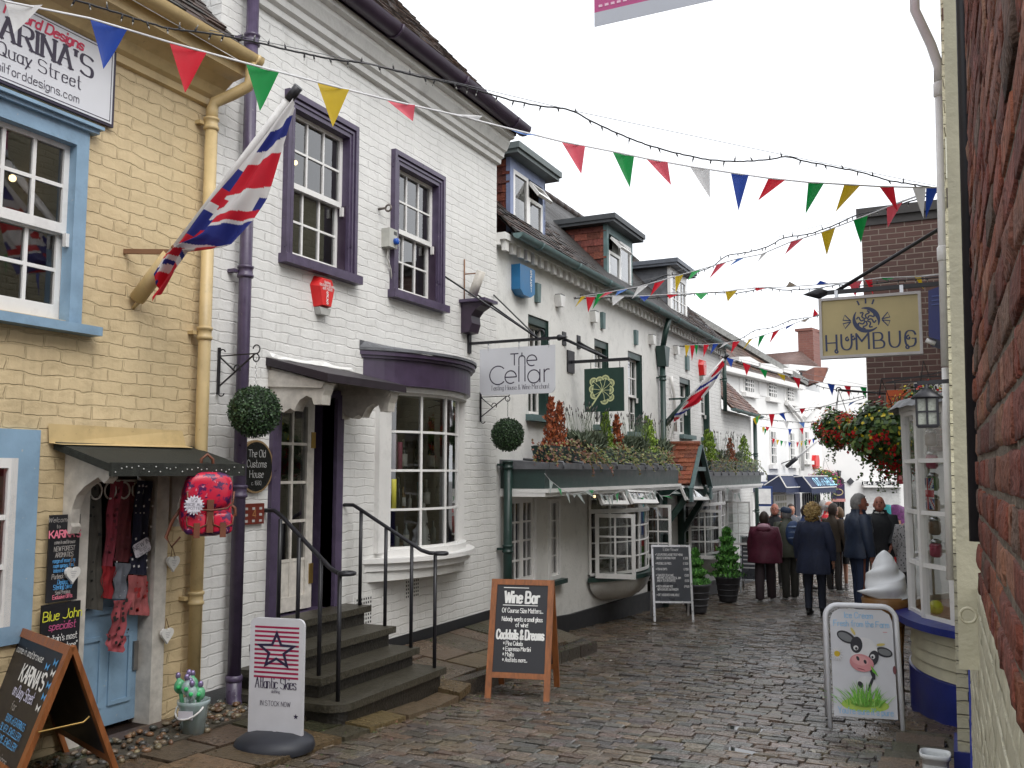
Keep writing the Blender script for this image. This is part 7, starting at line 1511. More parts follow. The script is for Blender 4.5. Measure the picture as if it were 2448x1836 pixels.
for (y, z, h, wd_, c, s) in ((7.13, 1.578, .32, .05, (.5, .36, .4), 'tall pale pink gift box on upper shelf of bow window'), (7.22, 1.578, .25, .05, (.6, .12, .22), 'pink gift box on upper shelf of bow window'), (7.12, 1.218, .27, .06, (.45, .42, .05), 'yellow gift tube on middle shelf of bow window'), (7.58, 1.218, .24, .055, (.02, .3, .32), 'turquoise gift tube on middle shelf of bow window')): b = MB(M('gift_%d' % int(c[0] * 100), c, .5)); b.lathe([(wd_ / 2, 0), (wd_ / 2, h), (wd_ / 2 * .9, h + .004), (.001, h + .004)], (W + .03, y, z), 12); tag(b.obj('gift_box'), s, 'box')
b = MB(PORC); b.lathe([(.075, 0), (.07, .02), (.05, .15), (.03, .2), (.045, .22), (.025, .34), (.012, .36), (.022, .375), (.012, .4), (.001, .405)], (W + .06, 7.6, .862), 18); o = b.obj('decanter'); tag(o, 'white painted china decanter standing low in bow shop window', 'decanter'); t = MB(INK); text(t, 'S', (W + .128, 7.6, .91), YX, YZ, .06, .2); text(t, 'A', (W + .1, 7.6, 1.05), YX, YZ, .05, .2); t.obj('lettering', o)
# --- small lit lamps and red fairy lights behind the panes
LAMP = emit('warm_lamp', (1, .72, .35), 2.5); FAIRY = emit('red_fairy_light', (1, .03, .03), 4)
for (x, y, X_, s) in ((706, 389, W - .5, 'small warm lamp glowing inside the left purple window'), (30, 426, W - .45, 'small warm lamp glowing inside the upper blue window'), (1421, 1187, W - .15, 'yellow lamp glowing inside the inn bow window'), (1634, 1188, W - .2, 'dim lamp glowing in the second inn bow window')):
    b = MB(LAMP); P = atX(x, y, X_); b.ell(P, .022, 10, 7); b.use(BLK); b.tube([P + V((0, 0, .02)), P + V((0, 0, .12))], .006, 5); tag(b.obj('lamp'), s, 'lamp')
b = MB(FAIRY); P = atX(14, 1120, W - .12)
for i in range(22): b.ell(P + V((R.uniform(-.02, .02), R.uniform(-.03, .03) - .12 * (i % 3), .12 - .035 * i)), .008, 6, 4)
tag(b.obj('fairy_lights'), 'string of small red fairy lights inside the lower blue window', 'string lights')
# ================================================================== bunting and string lights over the street
BCOL = {k: M('pennant_' + k, c, .45, .06, 20, trans=.45) for k, c in dict(white=(.72, .72, .72), blue=(.015, .06, .36), red=(.62, .012, .03), green=(.0, .26, .05), yellow=(.6, .42, .02), pink=(.7, .1, .14), sky=(.12, .25, .62), lime=(.08, .5, .16), tan=(.3, .25, .2)).items()}
TAPE = M('white_tape', (.55, .55, .56), .7); CABLE = M('black_cable', (.015, .015, .018), .6); BULB = M('lamp_bulb', (.3, .3, .28), .2, .1)
def pennant(par, a, b_, c, d, col, n=7, curl=.12):
    """cloth triangle: two top corners on the tape and the tip, all at street depth d"""
    A_, B_, C_ = atD(*a, d), atD(*b_, d), atD(*c, d); nr = (B_ - A_).cross(C_ - A_)
    nr = nr.normalized() if nr.length > 1e-6 else V((0, -1, 0)); L_ = (B_ - A_).length; ph = R.uniform(-.6, .6)
    m_ = MB(BCOL[col]); m_.smooth = True; rows = []
    for i in range(n + 1):
        v = i / n; p, q = A_.lerp(C_, v), B_.lerp(C_, v)
        rows.append([p.lerp(q, j / 6) + nr * (curl * L_ * (math.sin((j / 6) * math.pi) * (1 - v) + .5 * math.sin(v * 3 + ph) * v)) for j in range(7)])
    m_.grid(rows); m_.obj('pennant', par)
def bunting(label, cord, flags_, dcol, r=.006):
    """cord: (px,py,depth); flags: (corner, corner, tip, colour)"""
    xs = [c[0] for c in cord]; D = lambda x: float(np.interp(x, xs, dcol))
    P0 = atD(cord[0][0], cord[0][1], D(cord[0][0])); bt = thing('bunting', label, 'bunting', P0, 'strings of bunting across the street')
    t = MB(TAPE); pts = []
    for i in range(len(cord) - 1):
        for k in range(6): f = k / 6; x = cord[i][0] * (1 - f) + cord[i + 1][0] * f; y = cord[i][1] * (1 - f) + cord[i + 1][1] * f; pts.append(atD(x, y, D(x)))
    pts.append(atD(*cord[-1], D(cord[-1][0]))); t.tube(pts, r, 5, sx=.35); t.obj('tape', bt)
    for a, b_, c, col in flags_: pennant(bt, a, b_, c, D((a[0] + b_[0]) / 2), col)
    return bt
bunting('nearest string of large pennants from the ochre shop to the cream wall', [(-40, -22), (12, 3), (215, 44), (405, 101), (588, 151), (758, 196), (920, 237), (1090, 275), (1215, 307), (1341, 338), (1464, 362), (1544, 379), (1649, 398), (1747, 413), (1837, 426), (1932, 436), (2018, 441), (2102, 446), (2181, 448), (2252, 449)],
 [((12, 3), (102, 11), (32, 79), 'white'), ((215, 44), (304, 71), (248, 166), 'blue'), ((405, 101), (494, 126), (441, 221), 'red'), ((588, 151), (667, 173), (621, 266), 'green'), ((758, 196), (835, 214), (795, 303), 'yellow'), ((920, 236), (992, 251), (987, 290), 'pink'), ((1089, 273), (1143, 287), (1154, 277), 'white'), ((1200, 303), (1288, 323), (1255, 322), 'sky'), ((1341, 337), (1399, 349), (1390, 416), 'pink'), ((1464, 362), (1516, 374), (1506, 449), 'green'), ((1544, 379), (1596, 387), (1605, 443), 'pink'), ((1649, 398), (1697, 406), (1698, 474), 'white'), ((1747, 413), (1790, 418), (1766, 504), 'blue'), ((1837, 426), (1878, 430), (1812, 480), 'red'), ((1932, 436), (1970, 438), (1926, 512), 'green'), ((2018, 441), (2056, 444), (1998, 507), 'yellow'), ((2102, 446), (2137, 447), (2147, 506), 'red'), ((2181, 448), (2213, 449), (2208, 522), 'white'), ((2214, 449), (2243, 449), (2213, 523), 'blue')],
 list(np.linspace(4.4, 7.0, 20)))
bunting('second string rising from the inn eye bolt to the upper right', [(1372, 712), (1389, 709), (1446, 700), (1525, 686), (1614, 661), (1713, 633), (1762, 619), (1820, 608), (1891, 578), (1963, 556), (2040, 527), (2120, 496), (2240, 452)],
 [((1389, 709), (1404, 705), (1375, 734), 'yellow'), ((1428, 703), (1446, 700), (1416, 740), 'green'), ((1446, 700), (1472, 695), (1430, 714), 'pink'), ((1476, 696), (1505, 689), (1471, 707), 'sky'), ((1525, 686), (1550, 681), (1511, 714), 'white'), ((1565, 677), (1589, 670), (1555, 708), 'red'), ((1614, 661), (1634, 655), (1615, 701), 'yellow'), ((1654, 650), (1676, 644), (1643, 672), 'lime'), ((1713, 633), (1736, 627), (1695, 667), 'pink'), ((1762, 619), (1786, 613), (1742, 637), 'sky'), ((1820, 608), (1836, 601), (1810, 628), 'white'), ((1891, 578), (1923, 568), (1876, 609), 'pink'), ((1963, 556), (1997, 544), (1977, 611), 'yellow'), ((2040, 527), (2075, 514), (2058, 582), 'green'), ((2120, 496), (2159, 481), (2122, 544), 'pink')], list(np.linspace(12.2, 7.2, 13)))
bunting('third string running level behind the gold sign from the same eye bolt', [(1372, 712), (1401, 710), (1463, 708), (1528, 708), (1594, 704), (1661, 701), (1734, 697), (1804, 688), (1879, 686), (1951, 681), (2027, 675), (2105, 664), (2200, 661), (2250, 655)],
 [((1401, 710), (1423, 709), (1406, 747), 'red'), ((1463, 708), (1493, 709), (1465, 731), 'white'), ((1528, 708), (1554, 707), (1540, 721), 'blue'), ((1594, 704), (1623, 703), (1600, 714), 'red'), ((1661, 701), (1693, 700), (1676, 717), 'lime'), ((1734, 697), (1763, 694), (1740, 721), 'yellow'), ((1804, 688), (1834, 687), (1809, 696), 'red'), ((1879, 686), (1907, 684), (1887, 673), 'tan'), ((1951, 681), (1983, 678), (1960, 671), 'blue'), ((2027, 675), (2061, 671), (2045, 708), 'pink'), ((2068, 669), (2085, 668), (2088, 706), 'red'), ((2105, 664), (2142, 663), (2120, 671), 'green'), ((2186, 661), (2202, 661), (2208, 692), 'yellow')], list(np.linspace(12.2, 9.2, 14)))
bunting('fourth string from the white brick wall rising behind the gold sign', [(1628, 827), (1637, 825), (1682, 824), (1731, 820), (1790, 812), (1848, 794), (1912, 768), (1970, 748), (2060, 720)],
 [((1637, 825), (1650, 824), (1640, 855), 'yellow'), ((1650, 826), (1662, 825), (1654, 863), 'red'), ((1660, 824), (1669, 824), (1665, 850), 'green'), ((1682, 824), (1695, 823), (1682, 854), 'red'), ((1705, 822), (1718, 821), (1698, 848), 'blue'), ((1731, 820), (1745, 818), (1719, 833), 'white'), ((1752, 817), (1770, 814), (1748, 844), 'red'), ((1790, 812), (1801, 808), (1776, 837), 'yellow'), ((1815, 804), (1829, 800), (1811, 833), 'green'), ((1848, 794), (1864, 788), (1839, 822), 'red'), ((1880, 781), (1901, 773), (1878, 788), 'blue'), ((1912, 768), (1937, 759), (1925, 770), 'tan'), ((1943, 757), (1957, 752), (1946, 738), 'red')], list(np.linspace(15.5, 12.5, 9)))
bunting('fifth string dropping from the end of the inn to the dark brick building', [(1722, 850), (1735, 853), (1775, 866), (1816, 880), (1858, 892), (1896, 901), (1978, 917), (2018, 922), (2072, 926)],
 [((1735, 853), (1754, 859), (1748, 879), 'blue'), ((1775, 866), (1795, 872), (1785, 898), 'red'), ((1816, 880), (1835, 885), (1830, 905), 'green'), ((1858, 892), (1877, 897), (1876, 912), 'yellow'), ((1896, 901), (1914, 905), (1910, 930), 'red'), ((1978, 917), (1996, 919), (1990, 946), 'blue'), ((2018, 922), (2034, 923), (2031, 951), 'red'), ((2056, 925), (2072, 926), (2070, 953), 'green')], list(np.linspace(18.3, 12.8, 9)))
bunting('sixth string rising from the low tiled roof', [(1812, 990), (1838, 990), (1862, 989), (1911, 977), (1976, 972), (2035, 962), (2072, 950)], [((1799, 1001), (1818, 992), (1808, 1016), 'yellow'), ((1806, 998), (1818, 992), (1810, 1014), 'lime'), ((1838, 990), (1852, 990), (1845, 1023), 'red'), ((1862, 989), (1874, 987), (1880, 1008), 'blue'), ((1911, 977), (1926, 976), (1917, 991), 'red'), ((1946, 974), (1966, 973), (1962, 980), 'tan'), ((1976, 972), (1988, 970), (1988, 984), 'green'), ((2032, 963), (2048, 958), (2028, 971), 'sky')], list(np.linspace(21.5, 14.5, 7)))
bunting('seventh string sagging below the sixth', [(1812, 994), (1874, 1009), (1909, 1009), (1945, 1010), (1990, 1005)], [((1874, 1009), (1886, 1009), (1882, 1026), 'white'), ((1909, 1009), (1924, 1009), (1922, 1023), 'sky'), ((1945, 1010), (1956, 1009), (1955, 1018), 'red')], [22, 21.5, 21, 20.5, 20])
bunting('eighth string low across the far end', [(1818, 1020), (1830, 1020), (1884, 1026), (1911, 1024), (1939, 1020), (1975, 1012)], [((1822, 1021), (1829, 1021), (1824, 1035), 'yellow'), ((1830, 1020), (1840, 1021), (1834, 1031), 'red'), ((1827, 1025), (1834, 1025), (1828, 1040), 'green'), ((1884, 1025), (1893, 1026), (1888, 1041), 'blue'), ((1911, 1024), (1921, 1023), (1919, 1039), 'red'), ((1939, 1020), (1949, 1019), (1947, 1031), 'green')], [24, 23.8, 23.5, 23.2, 23, 22.5])
cl = ['red', 'yellow', 'green', 'white', 'blue', 'white', 'red', 'yellow', 'green', 'red', 'blue']
bunting('lowest and farthest string of tiny pennants', [(1840, 1043), (1870, 1054), (1900, 1059), (1925, 1057), (1950, 1046)], [((1846 + i * 9.6, 1046 + 11 * math.sin((i + .6) / 11.5 * 3.14)), (1853 + i * 9.6, 1046 + 11 * math.sin((i + 1.2) / 11.5 * 3.14)), (1848 + i * 9.6, 1060 + 11 * math.sin((i + .8) / 11.5 * 3.14)), cl[i]) for i in range(11)], [27, 27, 27, 27, 27])
# pale green bunting tied under the inn fascia
gb_ = [(1302, 1132), (1315, 1148), (1340, 1168), (1367, 1182), (1395, 1177), (1412, 1169), (1440, 1184), (1462, 1184), (1487, 1172), (1495, 1169), (1515, 1184), (1534, 1190), (1548, 1184), (1562, 1168), (1580, 1186), (1600, 1184), (1626, 1165)]
fl_ = [((1313, 1146), (1322, 1155), (1315, 1182), 'w'), ((1333, 1166), (1342, 1170), (1343, 1186), 'g'), ((1352, 1177), (1360, 1181), (1363, 1205), 'w'), ((1369, 1182), (1378, 1182), (1373, 1190), 'w'), ((1379, 1182), (1388, 1180), (1399, 1206), 'w'), ((1403, 1172), (1420, 1172), (1414, 1184), 'g'), ((1398, 1176), (1408, 1172), (1424, 1192), 'w'), ((1432, 1182), (1440, 1184), (1450, 1204), 'w'), ((1446, 1185), (1453, 1185), (1461, 1212), 'w'), ((1458, 1185), (1466, 1184), (1465, 1210), 'w'), ((1472, 1182), (1479, 1178), (1476, 1202), 'g'), ((1494, 1170), (1503, 1175), (1499, 1196), 'w'), ((1506, 1178), (1514, 1184), (1522, 1204), 'w'), ((1520, 1186), (1532, 1190), (1535, 1212), 'w'), ((1533, 1190), (1539, 1188), (1537, 1214), 'g'), ((1550, 1182), (1557, 1175), (1556, 1205), 'w'), ((1563, 1169), (1569, 1176), (1566, 1200), 'w'), ((1574, 1180), (1583, 1187), (1586, 1197), 'w'), ((1586, 1186), (1598, 1185), (1610, 1192), 'g'), ((1606, 1180), (1618, 1174), (1628, 1180), 'w')]
BCOL['w'] = M('pennant_pale_print', (.5, .56, .54), .7, .15, 40, trans=.3); BCOL['g'] = M('pennant_soft_green', (.1, .42, .18), .7, .1, trans=.3)
xs = [p[0] for p in gb_]; Dg = [(atX(x, y, -4.17) - CP).dot(FW) for x, y in gb_]
bt = bunting('small pale green and white bunting looped under the inn fascia', gb_, fl_, Dg, .004)
gb2 = [(1688, 1165), (1700, 1182), (1720, 1178), (1738, 1160), (1752, 1180), (1766, 1180), (1775, 1160)]
bunting('small pale bunting looped under the right end of the inn fascia', gb2, [((1690, 1168), (1696, 1176), (1687, 1188), 'w'), ((1702, 1182), (1710, 1182), (1702, 1196), 'w'), ((1736, 1163), (1744, 1170), (1738, 1186), 'w'), ((1754, 1180), (1760, 1182), (1757, 1200), 'w'), ((1762, 1181), (1768, 1178), (1772, 1202), 'w')], [(atX(x, y, -4.17) - CP).dot(FW) for x, y in gb2], .004)
def lights(label, cab, wire, d0, d1, nb):
    xs = [cab[0][0], cab[-1][0]]; D = lambda x: float(np.interp(x, sorted((xs[0], xs[1])), [d0, d1] if xs[0] < xs[1] else [d1, d0])); lt = thing('string_lights', label, 'string lights', atD(*cab[0], D(cab[0][0])), 'light strings across the street')
    c = MB(CABLE); pts = []; px_ = [p[0] for p in cab]; py_ = [p[1] for p in cab]; N_ = int((px_[-1] - px_[0]) / 9)
    def Y_(x):                                           # smooth the cable between its ties
        return float(np.mean([np.interp(x + o, px_, py_) for o in (-9, -3, 3, 9)]))
    for i in range(N_ + 1): x = px_[0] + (px_[-1] - px_[0]) * i / N_; pts.append(atD(x, Y_(x) + R.uniform(-.8, .8), D(x)))
    c.tube(pts, .0055 if d0 < 8 else .006, 5); c.obj('cable', lt)
    if wire: w_ = MB(M('steel_wire', (.2, .2, .21), .4, metal=.6)); w_.tube([atD(*p, D(p[0])) for p in wire], .0022, 4); w_.obj('support_wire', lt)
    for i in range(nb):
        x = px_[0] + (px_[-1] - px_[0]) * (i + .5 + R.uniform(-.3, .3)) / nb; P = atD(x, Y_(x), D(x)); dv = V((R.uniform(-.5, .5), R.uniform(-.3, .3), -1 if R.random() < .75 else 1)).normalized(); b = MB(CABLE); b.tube([P, P + dv * .024], .0055, 5); b.use(BULB); b.tube([P + dv * .024, P + dv * .042], [.004, .0015], 5); b.obj('bulb', lt)
    return lt
lights('nearest black cable of small lamps above the large pennants', [(165, -5), (240, 18), (310, 40), (400, 68), (520, 82), (612, 101), (700, 122), (790, 141), (880, 152), (1000, 183), (1110, 205), (1150, 219), (1224, 240), (1290, 253), (1345, 259), (1372, 266), (1410, 288), (1475, 318), (1540, 344), (1600, 362), (1680, 380), (1740, 386), (1800, 385), (1840, 381), (1882, 373), (1925, 386), (1990, 398), (2060, 412), (2130, 433), (2246, 450)], [(500, 72), (612, 95), (1110, 202), (1372, 265), (1882, 372), (2250, 447)], 4.5, 7.1, 58)
lights('cable of lamps along the second bunting string', [(1374, 712), (1410, 702), (1440, 700), (1475, 694), (1520, 690), (1560, 672), (1590, 657), (1625, 658), (1660, 652), (1700, 640), (1735, 610), (1790, 603), (1836, 590), (1872, 568), (1935, 560), (1990, 540), (2050, 513), (2110, 500), (2190, 478), (2240, 458)], [(1374, 712), (1600, 655), (1735, 608), (1880, 560), (2080, 508), (2240, 450)], 12.1, 7.2, 46)
lights('cable of lamps along the level third string', [(1374, 714), (1450, 712), (1560, 713), (1640, 705), (1690, 699), (1760, 702), (1830, 688), (1880, 694), (1950, 690), (2000, 681), (2060, 684), (2130, 672), (2250, 662)], [(1374, 710), (1664, 697), (2000, 679), (2250, 658)], 12.1, 9.2, 38)
lights('cable of lamps along the fourth string', [(1624, 829), (1640, 826), (1660, 820), (1700, 822), (1745, 816), (1770, 812), (1806, 787), (1840, 786), (1893, 764), (1950, 757), (2060, 716)], [(1624, 826), (1806, 786), (1893, 763), (2060, 715)], 15.5, 12.5, 26)
lights('cable of lamps along the fifth string', [(1722, 850), (1760, 862), (1800, 873), (1860, 893), (1920, 906), (1960, 925), (2020, 936), (2072, 940)], [(1722, 848), (1860, 880), (1960, 900), (2072, 922)], 18.3, 12.8, 22)
lights('cable of lamps at the far end above the café', [(1812, 990), (1840, 992), (1880, 986), (1940, 980), (2000, 962), (2072, 946)], None, 21.5, 14.5, 22)
lights('lower cable of lamps over the far end', [(1812, 1001), (1860, 1006), (1920, 1010), (1990, 1003)], None, 22, 20, 14)
# eye bolts where the strings end
for (x, y, X_, s) in ((1372, 712, IX, 'eye bolt on the inn wall holding two bunting strings'), (1626, 828, IX, 'eye bolt on the white brick wall holding the fourth string')):
    P = atX(x, y, X_); b = MB(M('rusty_steel', (.14, .12, .11), .5, metal=.5)); b.tube([P, P + V((.1, 0, 0))], .012, 6); b.tube([P + V((.12 + .03 * math.cos(q), 0, .03 * math.sin(q))) for q in (2 * math.pi * i / 12 for i in range(12))], .01, 5, closed=True); tag(b.obj('eye_bolt'), s, 'bolt')
# ================================================================== plants
BOX = [M('box_leaf_%d' % i, c, .5, .25, 12) for i, c in enumerate([(.02, .05, .018), (.032, .075, .022), (.05, .1, .035), (.016, .036, .016)])]
def topiary(yb, zt, xa, zc, r, label, blabel):
    P = V((xa, yb, zc)); tp = thing('topiary_ball', label, 'topiary', P - V((0, 0, r)), 'clipped box balls on the white house'); core = MB(M('leaf_core', (.012, .022, .01), .9)); core.ell(P, r * .9, 20, 14); core.obj('core', tp); m_ = MB()
    for i in range(5200):
        d = V((R.gauss(0, 1), R.gauss(0, 1), R.gauss(0, 1))).normalized(); m_.use(BOX[R.randrange(4)]); leaf(m_, P + d * r * R.uniform(.86, 1.0), R.uniform(.012, .02) * r / .17, d * .6 + V((R.gauss(0, .5), R.gauss(0, .5), R.gauss(0, .5))), None, .8)
    m_.obj('foliage', tp); ch_ = MB(M('silver_chain', (.4, .4, .4), .35, metal=.7)); chain(ch_, V((xa, yb, zt - .03)), P + V((0, 0, r * .9))); ch_.obj('chain', tp)
    b = MB(BLK); x0_ = W + .012; b.beam((x0_, yb, zt - .27), (x0_, yb, zt + .06), .016); b.beam((x0_, yb, zt), (xa, yb, zt), .008); b.beam((x0_, yb, zt - .22), (xa - .01, yb, zt), .009); b.beam((x0_, yb, zt), (x0_ + (xa - x0_) * .46, yb, zt - .12), .009)
    sp = lambda cx, cz, r_, a0, a1: b.tube([V((cx + r_ * math.cos(a), yb, cz + r_ * math.sin(a))) for a in np.linspace(a0, a1, 12)], .005, 5)
    sp(xa, zt + .03, .03, -1.6, 3.0); sp(xa + .0, zt - .03, .026, -3.6, 1.4); sp(x0_ + .03, zt + .02, .026, -3.1, -6.0); sp(x0_ + (xa - x0_) * .5, zt - .1, .03, -.6, 3.0); sp(x0_ + .03, zt - .26, .025, -3.1, -.2); o = b.obj('wall_bracket'); tag(o, blabel, 'bracket')
topiary(4.9, 2.37, -4.35, 1.97, .178, 'larger clipped box ball hanging beside the purple pipe', 'black scrolled iron bracket carrying the left box ball')
topiary(8.85, 2.37, -4.36, 1.955, .178, 'smaller looking clipped box ball hanging under The Cellar sign', 'black scrolled iron bracket carrying the right box ball')
def conifer(name, P, h, r, cols, label, n=900, pot=None, group=None, tips=1):
    cf_ = thing(name, label, 'conifer', P, group); st_ = MB(M('stem_brown', (.05, .03, .015), .8)); st_.tube([P, P + V((0, 0, h * .8))], [.012, .003], 5); st_.obj('trunk', cf_); m_ = MB()
    for k in range(tips):
        off = V((0, 0, 0)) if tips == 1 else V((R.uniform(-.02, .02), (k - .5) * r * 1.35, 0)); hh = h * (1 if k == 0 else .93)
        for i in range(n // tips):
            t = R.random() ** 1.15; z = hh * (.02 + .98 * t); rr = r * (1 if tips == 1 else .75) * (1 - t) ** .7 * (.75 + .25 * math.sin(z * 40 + k)); a = R.uniform(0, 6.283); q = math.sqrt(R.uniform(.15, 1)) * rr + .006
            p = P + off + V((q * math.cos(a), q * math.sin(a), z)); ax = V((math.cos(a) * .55, math.sin(a) * .55, 1.0)) + V((R.gauss(0, .25), R.gauss(0, .25), 0)); m_.use(cols[min(len(cols) - 1, int(R.random() * len(cols)))]); sz = R.uniform(.03, .065) * (h / .55) ** .5
            leaf(m_, p, sz, V((math.cos(a), math.sin(a), .2)) + V((R.gauss(0, .6), R.gauss(0, .6), 0)), ax, .5)
    m_.obj('foliage', cf_)
    return cf_
ORG = [M('orange_conifer_%d' % i, c, .8, .2) for i, c in enumerate([(.3, .065, .02), (.22, .045, .018), (.36, .1, .03), (.13, .04, .02)])]
LIM = [M('lime_conifer_%d' % i, c, .7, .2) for i, c in enumerate([(.2, .32, .03), (.28, .4, .05), (.13, .22, .025), (.09, .15, .02)])]
GRN = [M('green_conifer_%d' % i, c, .7, .2) for i, c in enumerate([(.08, .26, .04), (.12, .33, .05), (.05, .17, .03), (.035, .1, .02)])]
IVY = [M('ivy_%d' % i, c, .5, .25) for i, c in enumerate([(.13, .14, .03), (.07, .12, .022), (.13, .075, .028), (.045, .08, .02), (.2, .2, .06)])]
LVD = [M('lavender_%d' % i, c, .8, .2) for i, c in enumerate([(.1, .13, .08), (.14, .17, .11), (.06, .08, .05)])]; LVF = M('lavender_seedhead', (.11, .1, .1), .9)
XB = -4.38
def planter(y0, y1, x, z, label, g_='planters over the shopfront'):
    b = MB(DGR); b.prism([(x - .09, y0 + .03, z), (x + .09, y0 + .03, z), (x + .12, y0, z + .17), (x - .12, y0, z + .17)], (0, y1 - y0, 0)); o = b.obj('planter'); tag(o, label, 'planter', g_); s = MB(M('potting_soil', (.02, .014, .01), .95)); s.box((x - .1, y0 + .02, z + .165), (x + .1, y1 - .02, z + .176)); s.obj('soil', o)
def zl(y): return 1.7
planter(9.75, 10.9, XB, 1.69, 'dark green trough at left of the inn fascia, under the orange conifers'); planter(11.1, 12.55, XB, 1.69, 'second dark green trough over the inn fascia'); planter(12.75, 14.3, XB, 1.69, 'third dark green trough over the inn fascia'); planter(17.4, 19.4, XB, 1.6, 'dark green trough right of the tiled porch'); planter(19.6, 21.5, XB, 1.6, 'last dark green trough at the far end of the fascia')
conifer('dwarf_conifer', V((XB, 10.2, 1.84)), .58, .17, ORG, 'orange red twin tipped dwarf conifer at left end of the flower boxes', 1500, tips=2)
conifer('dwarf_conifer', V((XB, 11.95, 1.84)), .52, .14, LIM, 'lime dwarf conifer just left of an orange one', 900)
conifer('dwarf_conifer', V((XB, 12.4, 1.84)), .5, .13, ORG, 'slim orange dwarf conifer beside a lime one', 800)
conifer('dwarf_conifer', V((XB, 13.85, 1.84)), .55, .2, LIM, 'bright lime twin tipped conifer left of the porch', 1300, tips=2)
conifer('dwarf_conifer', V((XB, 17.75, 1.75)), .6, .24, LIM, 'lime twin tipped conifer right of the tiled porch', 1200, tips=2)
conifer('dwarf_conifer', V((XB, 19.5, 1.75)), .5, .17, ORG, 'small reddish conifer in the far flower boxes', 600)
conifer('dwarf_conifer', V((XB, 20.9, 1.75)), .6, .24, LIM, 'lime conifer at the far end of the flower boxes', 800)
def lavender(P, r, h, label, n=520):
    lv = thing('lavender', label, 'lavender', P, 'lavender in the flower boxes'); m_ = MB()
    for i in range(n):
        a = R.uniform(0, 6.28); q = R.uniform(0, r); p = P + V((q * .6 * math.cos(a), q * math.sin(a), R.uniform(0, h * .35))); m_.use(LVD[R.randrange(3)]); leaf(m_, p, R.uniform(.07, .14), None, V((math.cos(a) * .5, math.sin(a) * .5, 1.1)), .2)
    m_.obj('foliage', lv); s = MB(LVD[0])
    for i in range(26):
        a = R.uniform(0, 6.28); q = R.uniform(0, r); p = P + V((q * .5 * math.cos(a), q * math.sin(a), .05)); e_ = p + V((.12 * math.cos(a), .16 * math.sin(a), h * R.uniform(.7, 1.05))); s.use(LVD[0]); s.tube([p, p.lerp(e_, .5) + V((0, 0, .02)), e_], .0022, 3, caps=False); s.use(LVF); s.tube([e_, e_ + (e_ - p).normalized() * .045], [.008, .004], 5)
    s.obj('flower_stems', lv)
for y, s in ((10.95, 'right of the orange twin conifer'), (11.45, 'left of the slim lime conifer'), (12.95, 'in the middle trough'), (13.3, 'left of the bright twin conifer'), (14.5, 'just left of the porch roof')): lavender(V((XB, y, 1.84)), .26, .5, 'grey green lavender gone to seed ' + s)
for y, s in ((18.6, 'right of the porch conifer'), (20.2, 'near the far end')): lavender(V((XB, y, 1.75)), .3, .55, 'grey green lavender gone to seed ' + s, 200)
def trailing(y0, y1, x, z, n, label, trails, cols=IVY):
    m_ = MB()
    for i in range(n):
        y = R.uniform(y0, y1); p = V((x + R.uniform(-.02, .2), y, z + R.uniform(-.16, .1) - .04 * math.sin(y * 4))); m_.use(R.choice(cols)); leaf(m_, p, R.uniform(.025, .05), V((.7, -.4, .6)), None, .8)
    for (y, L_, dy) in trails:
        p = V((x + .16, y, z)); prev = p
        for k in range(int(L_ / .025)):
            q = p + V((.03 * math.sin(k * .2) + min(.1, k * .01), dy * k / (L_ / .025) + .02 * math.sin(k * .5), -.025 * k * .8)); m_.use(IVY[0]); m_.tube([prev, q], .003, 3, caps=False); m_.use(R.choice(cols))
            for _ in range(3): leaf(m_, q, R.uniform(.018, .036), V((.7, -.4, .3)), None, .8)
            prev = q
    o = m_.obj('trailing_ivy'); tag(o, label, 'ivy', 'trailing plants over the fascia')
trailing(9.5, 10.95, XB, 1.82, 520, 'reddish trailing ivy spilling over the left end of the fascia', [(9.7, .25, -.1), (10.6, .42, .15), (10.75, .35, .3), (11.0, .4, .5)], [IVY[0], IVY[2], IVY[2], M('ivy_red', (.17, .045, .025), .5, .3)])
trailing(11.0, 12.6, XB, 1.82, 800, 'yellow green trailing ivy over the middle of the fascia', [(11.2, .3, .3), (12.3, .4, .3)]); trailing(12.6, 14.7, XB, 1.82, 900, 'yellow green trailing ivy left of the tiled porch', [(12.9, .35, .4), (13.6, .35, .3), (14.2, .4, .5)]); trailing(17.2, 19.4, XB, 1.72, 700, 'brownish trailing ivy right of the tiled porch', [(18.5, .3, .3)], [IVY[2], IVY[0], IVY[3]]); trailing(19.4, 21.9, XB, 1.72, 700, 'green trailing ivy at the far end of the fascia', [(21.6, .3, .4), (21.8, .45, .3)])
# potted conifers on the ground
def potted(px_, py_, Y, h, r, label, pcol):
    P = V((atY(px_, py_, Y).x, Y, gz(Y) + .01)); b = MB(pcol); b.lathe([(.15, 0), (.16, .03), (.22, .4), (.235, .42), (.235, .45), (.2, .45), (.19, .42), (.001, .4)], P, 20)
    for z in (.1, .2, .3): b.lathe([(.165 + z * .13, z), (.175 + z * .13, z + .015), (.168 + z * .13, z + .03)], P, 20)
    tag(b.obj('plant_pot'), 'ribbed dark pot holding ' + label, 'pot'); conifer('potted_conifer', P + V((0, 0, .42)), h, r, GRN, label, 3400)
PT = M('dark_ribbed_pot', (.035, .035, .04), .55, .2)
potted(1740, 1400, 17.0, .88, .34, 'the full bright green conifer beside the maroon jacket', PT); potted(1664, 1400, 14.6, .55, .24, 'the conifer half hidden behind the menu board', PT)
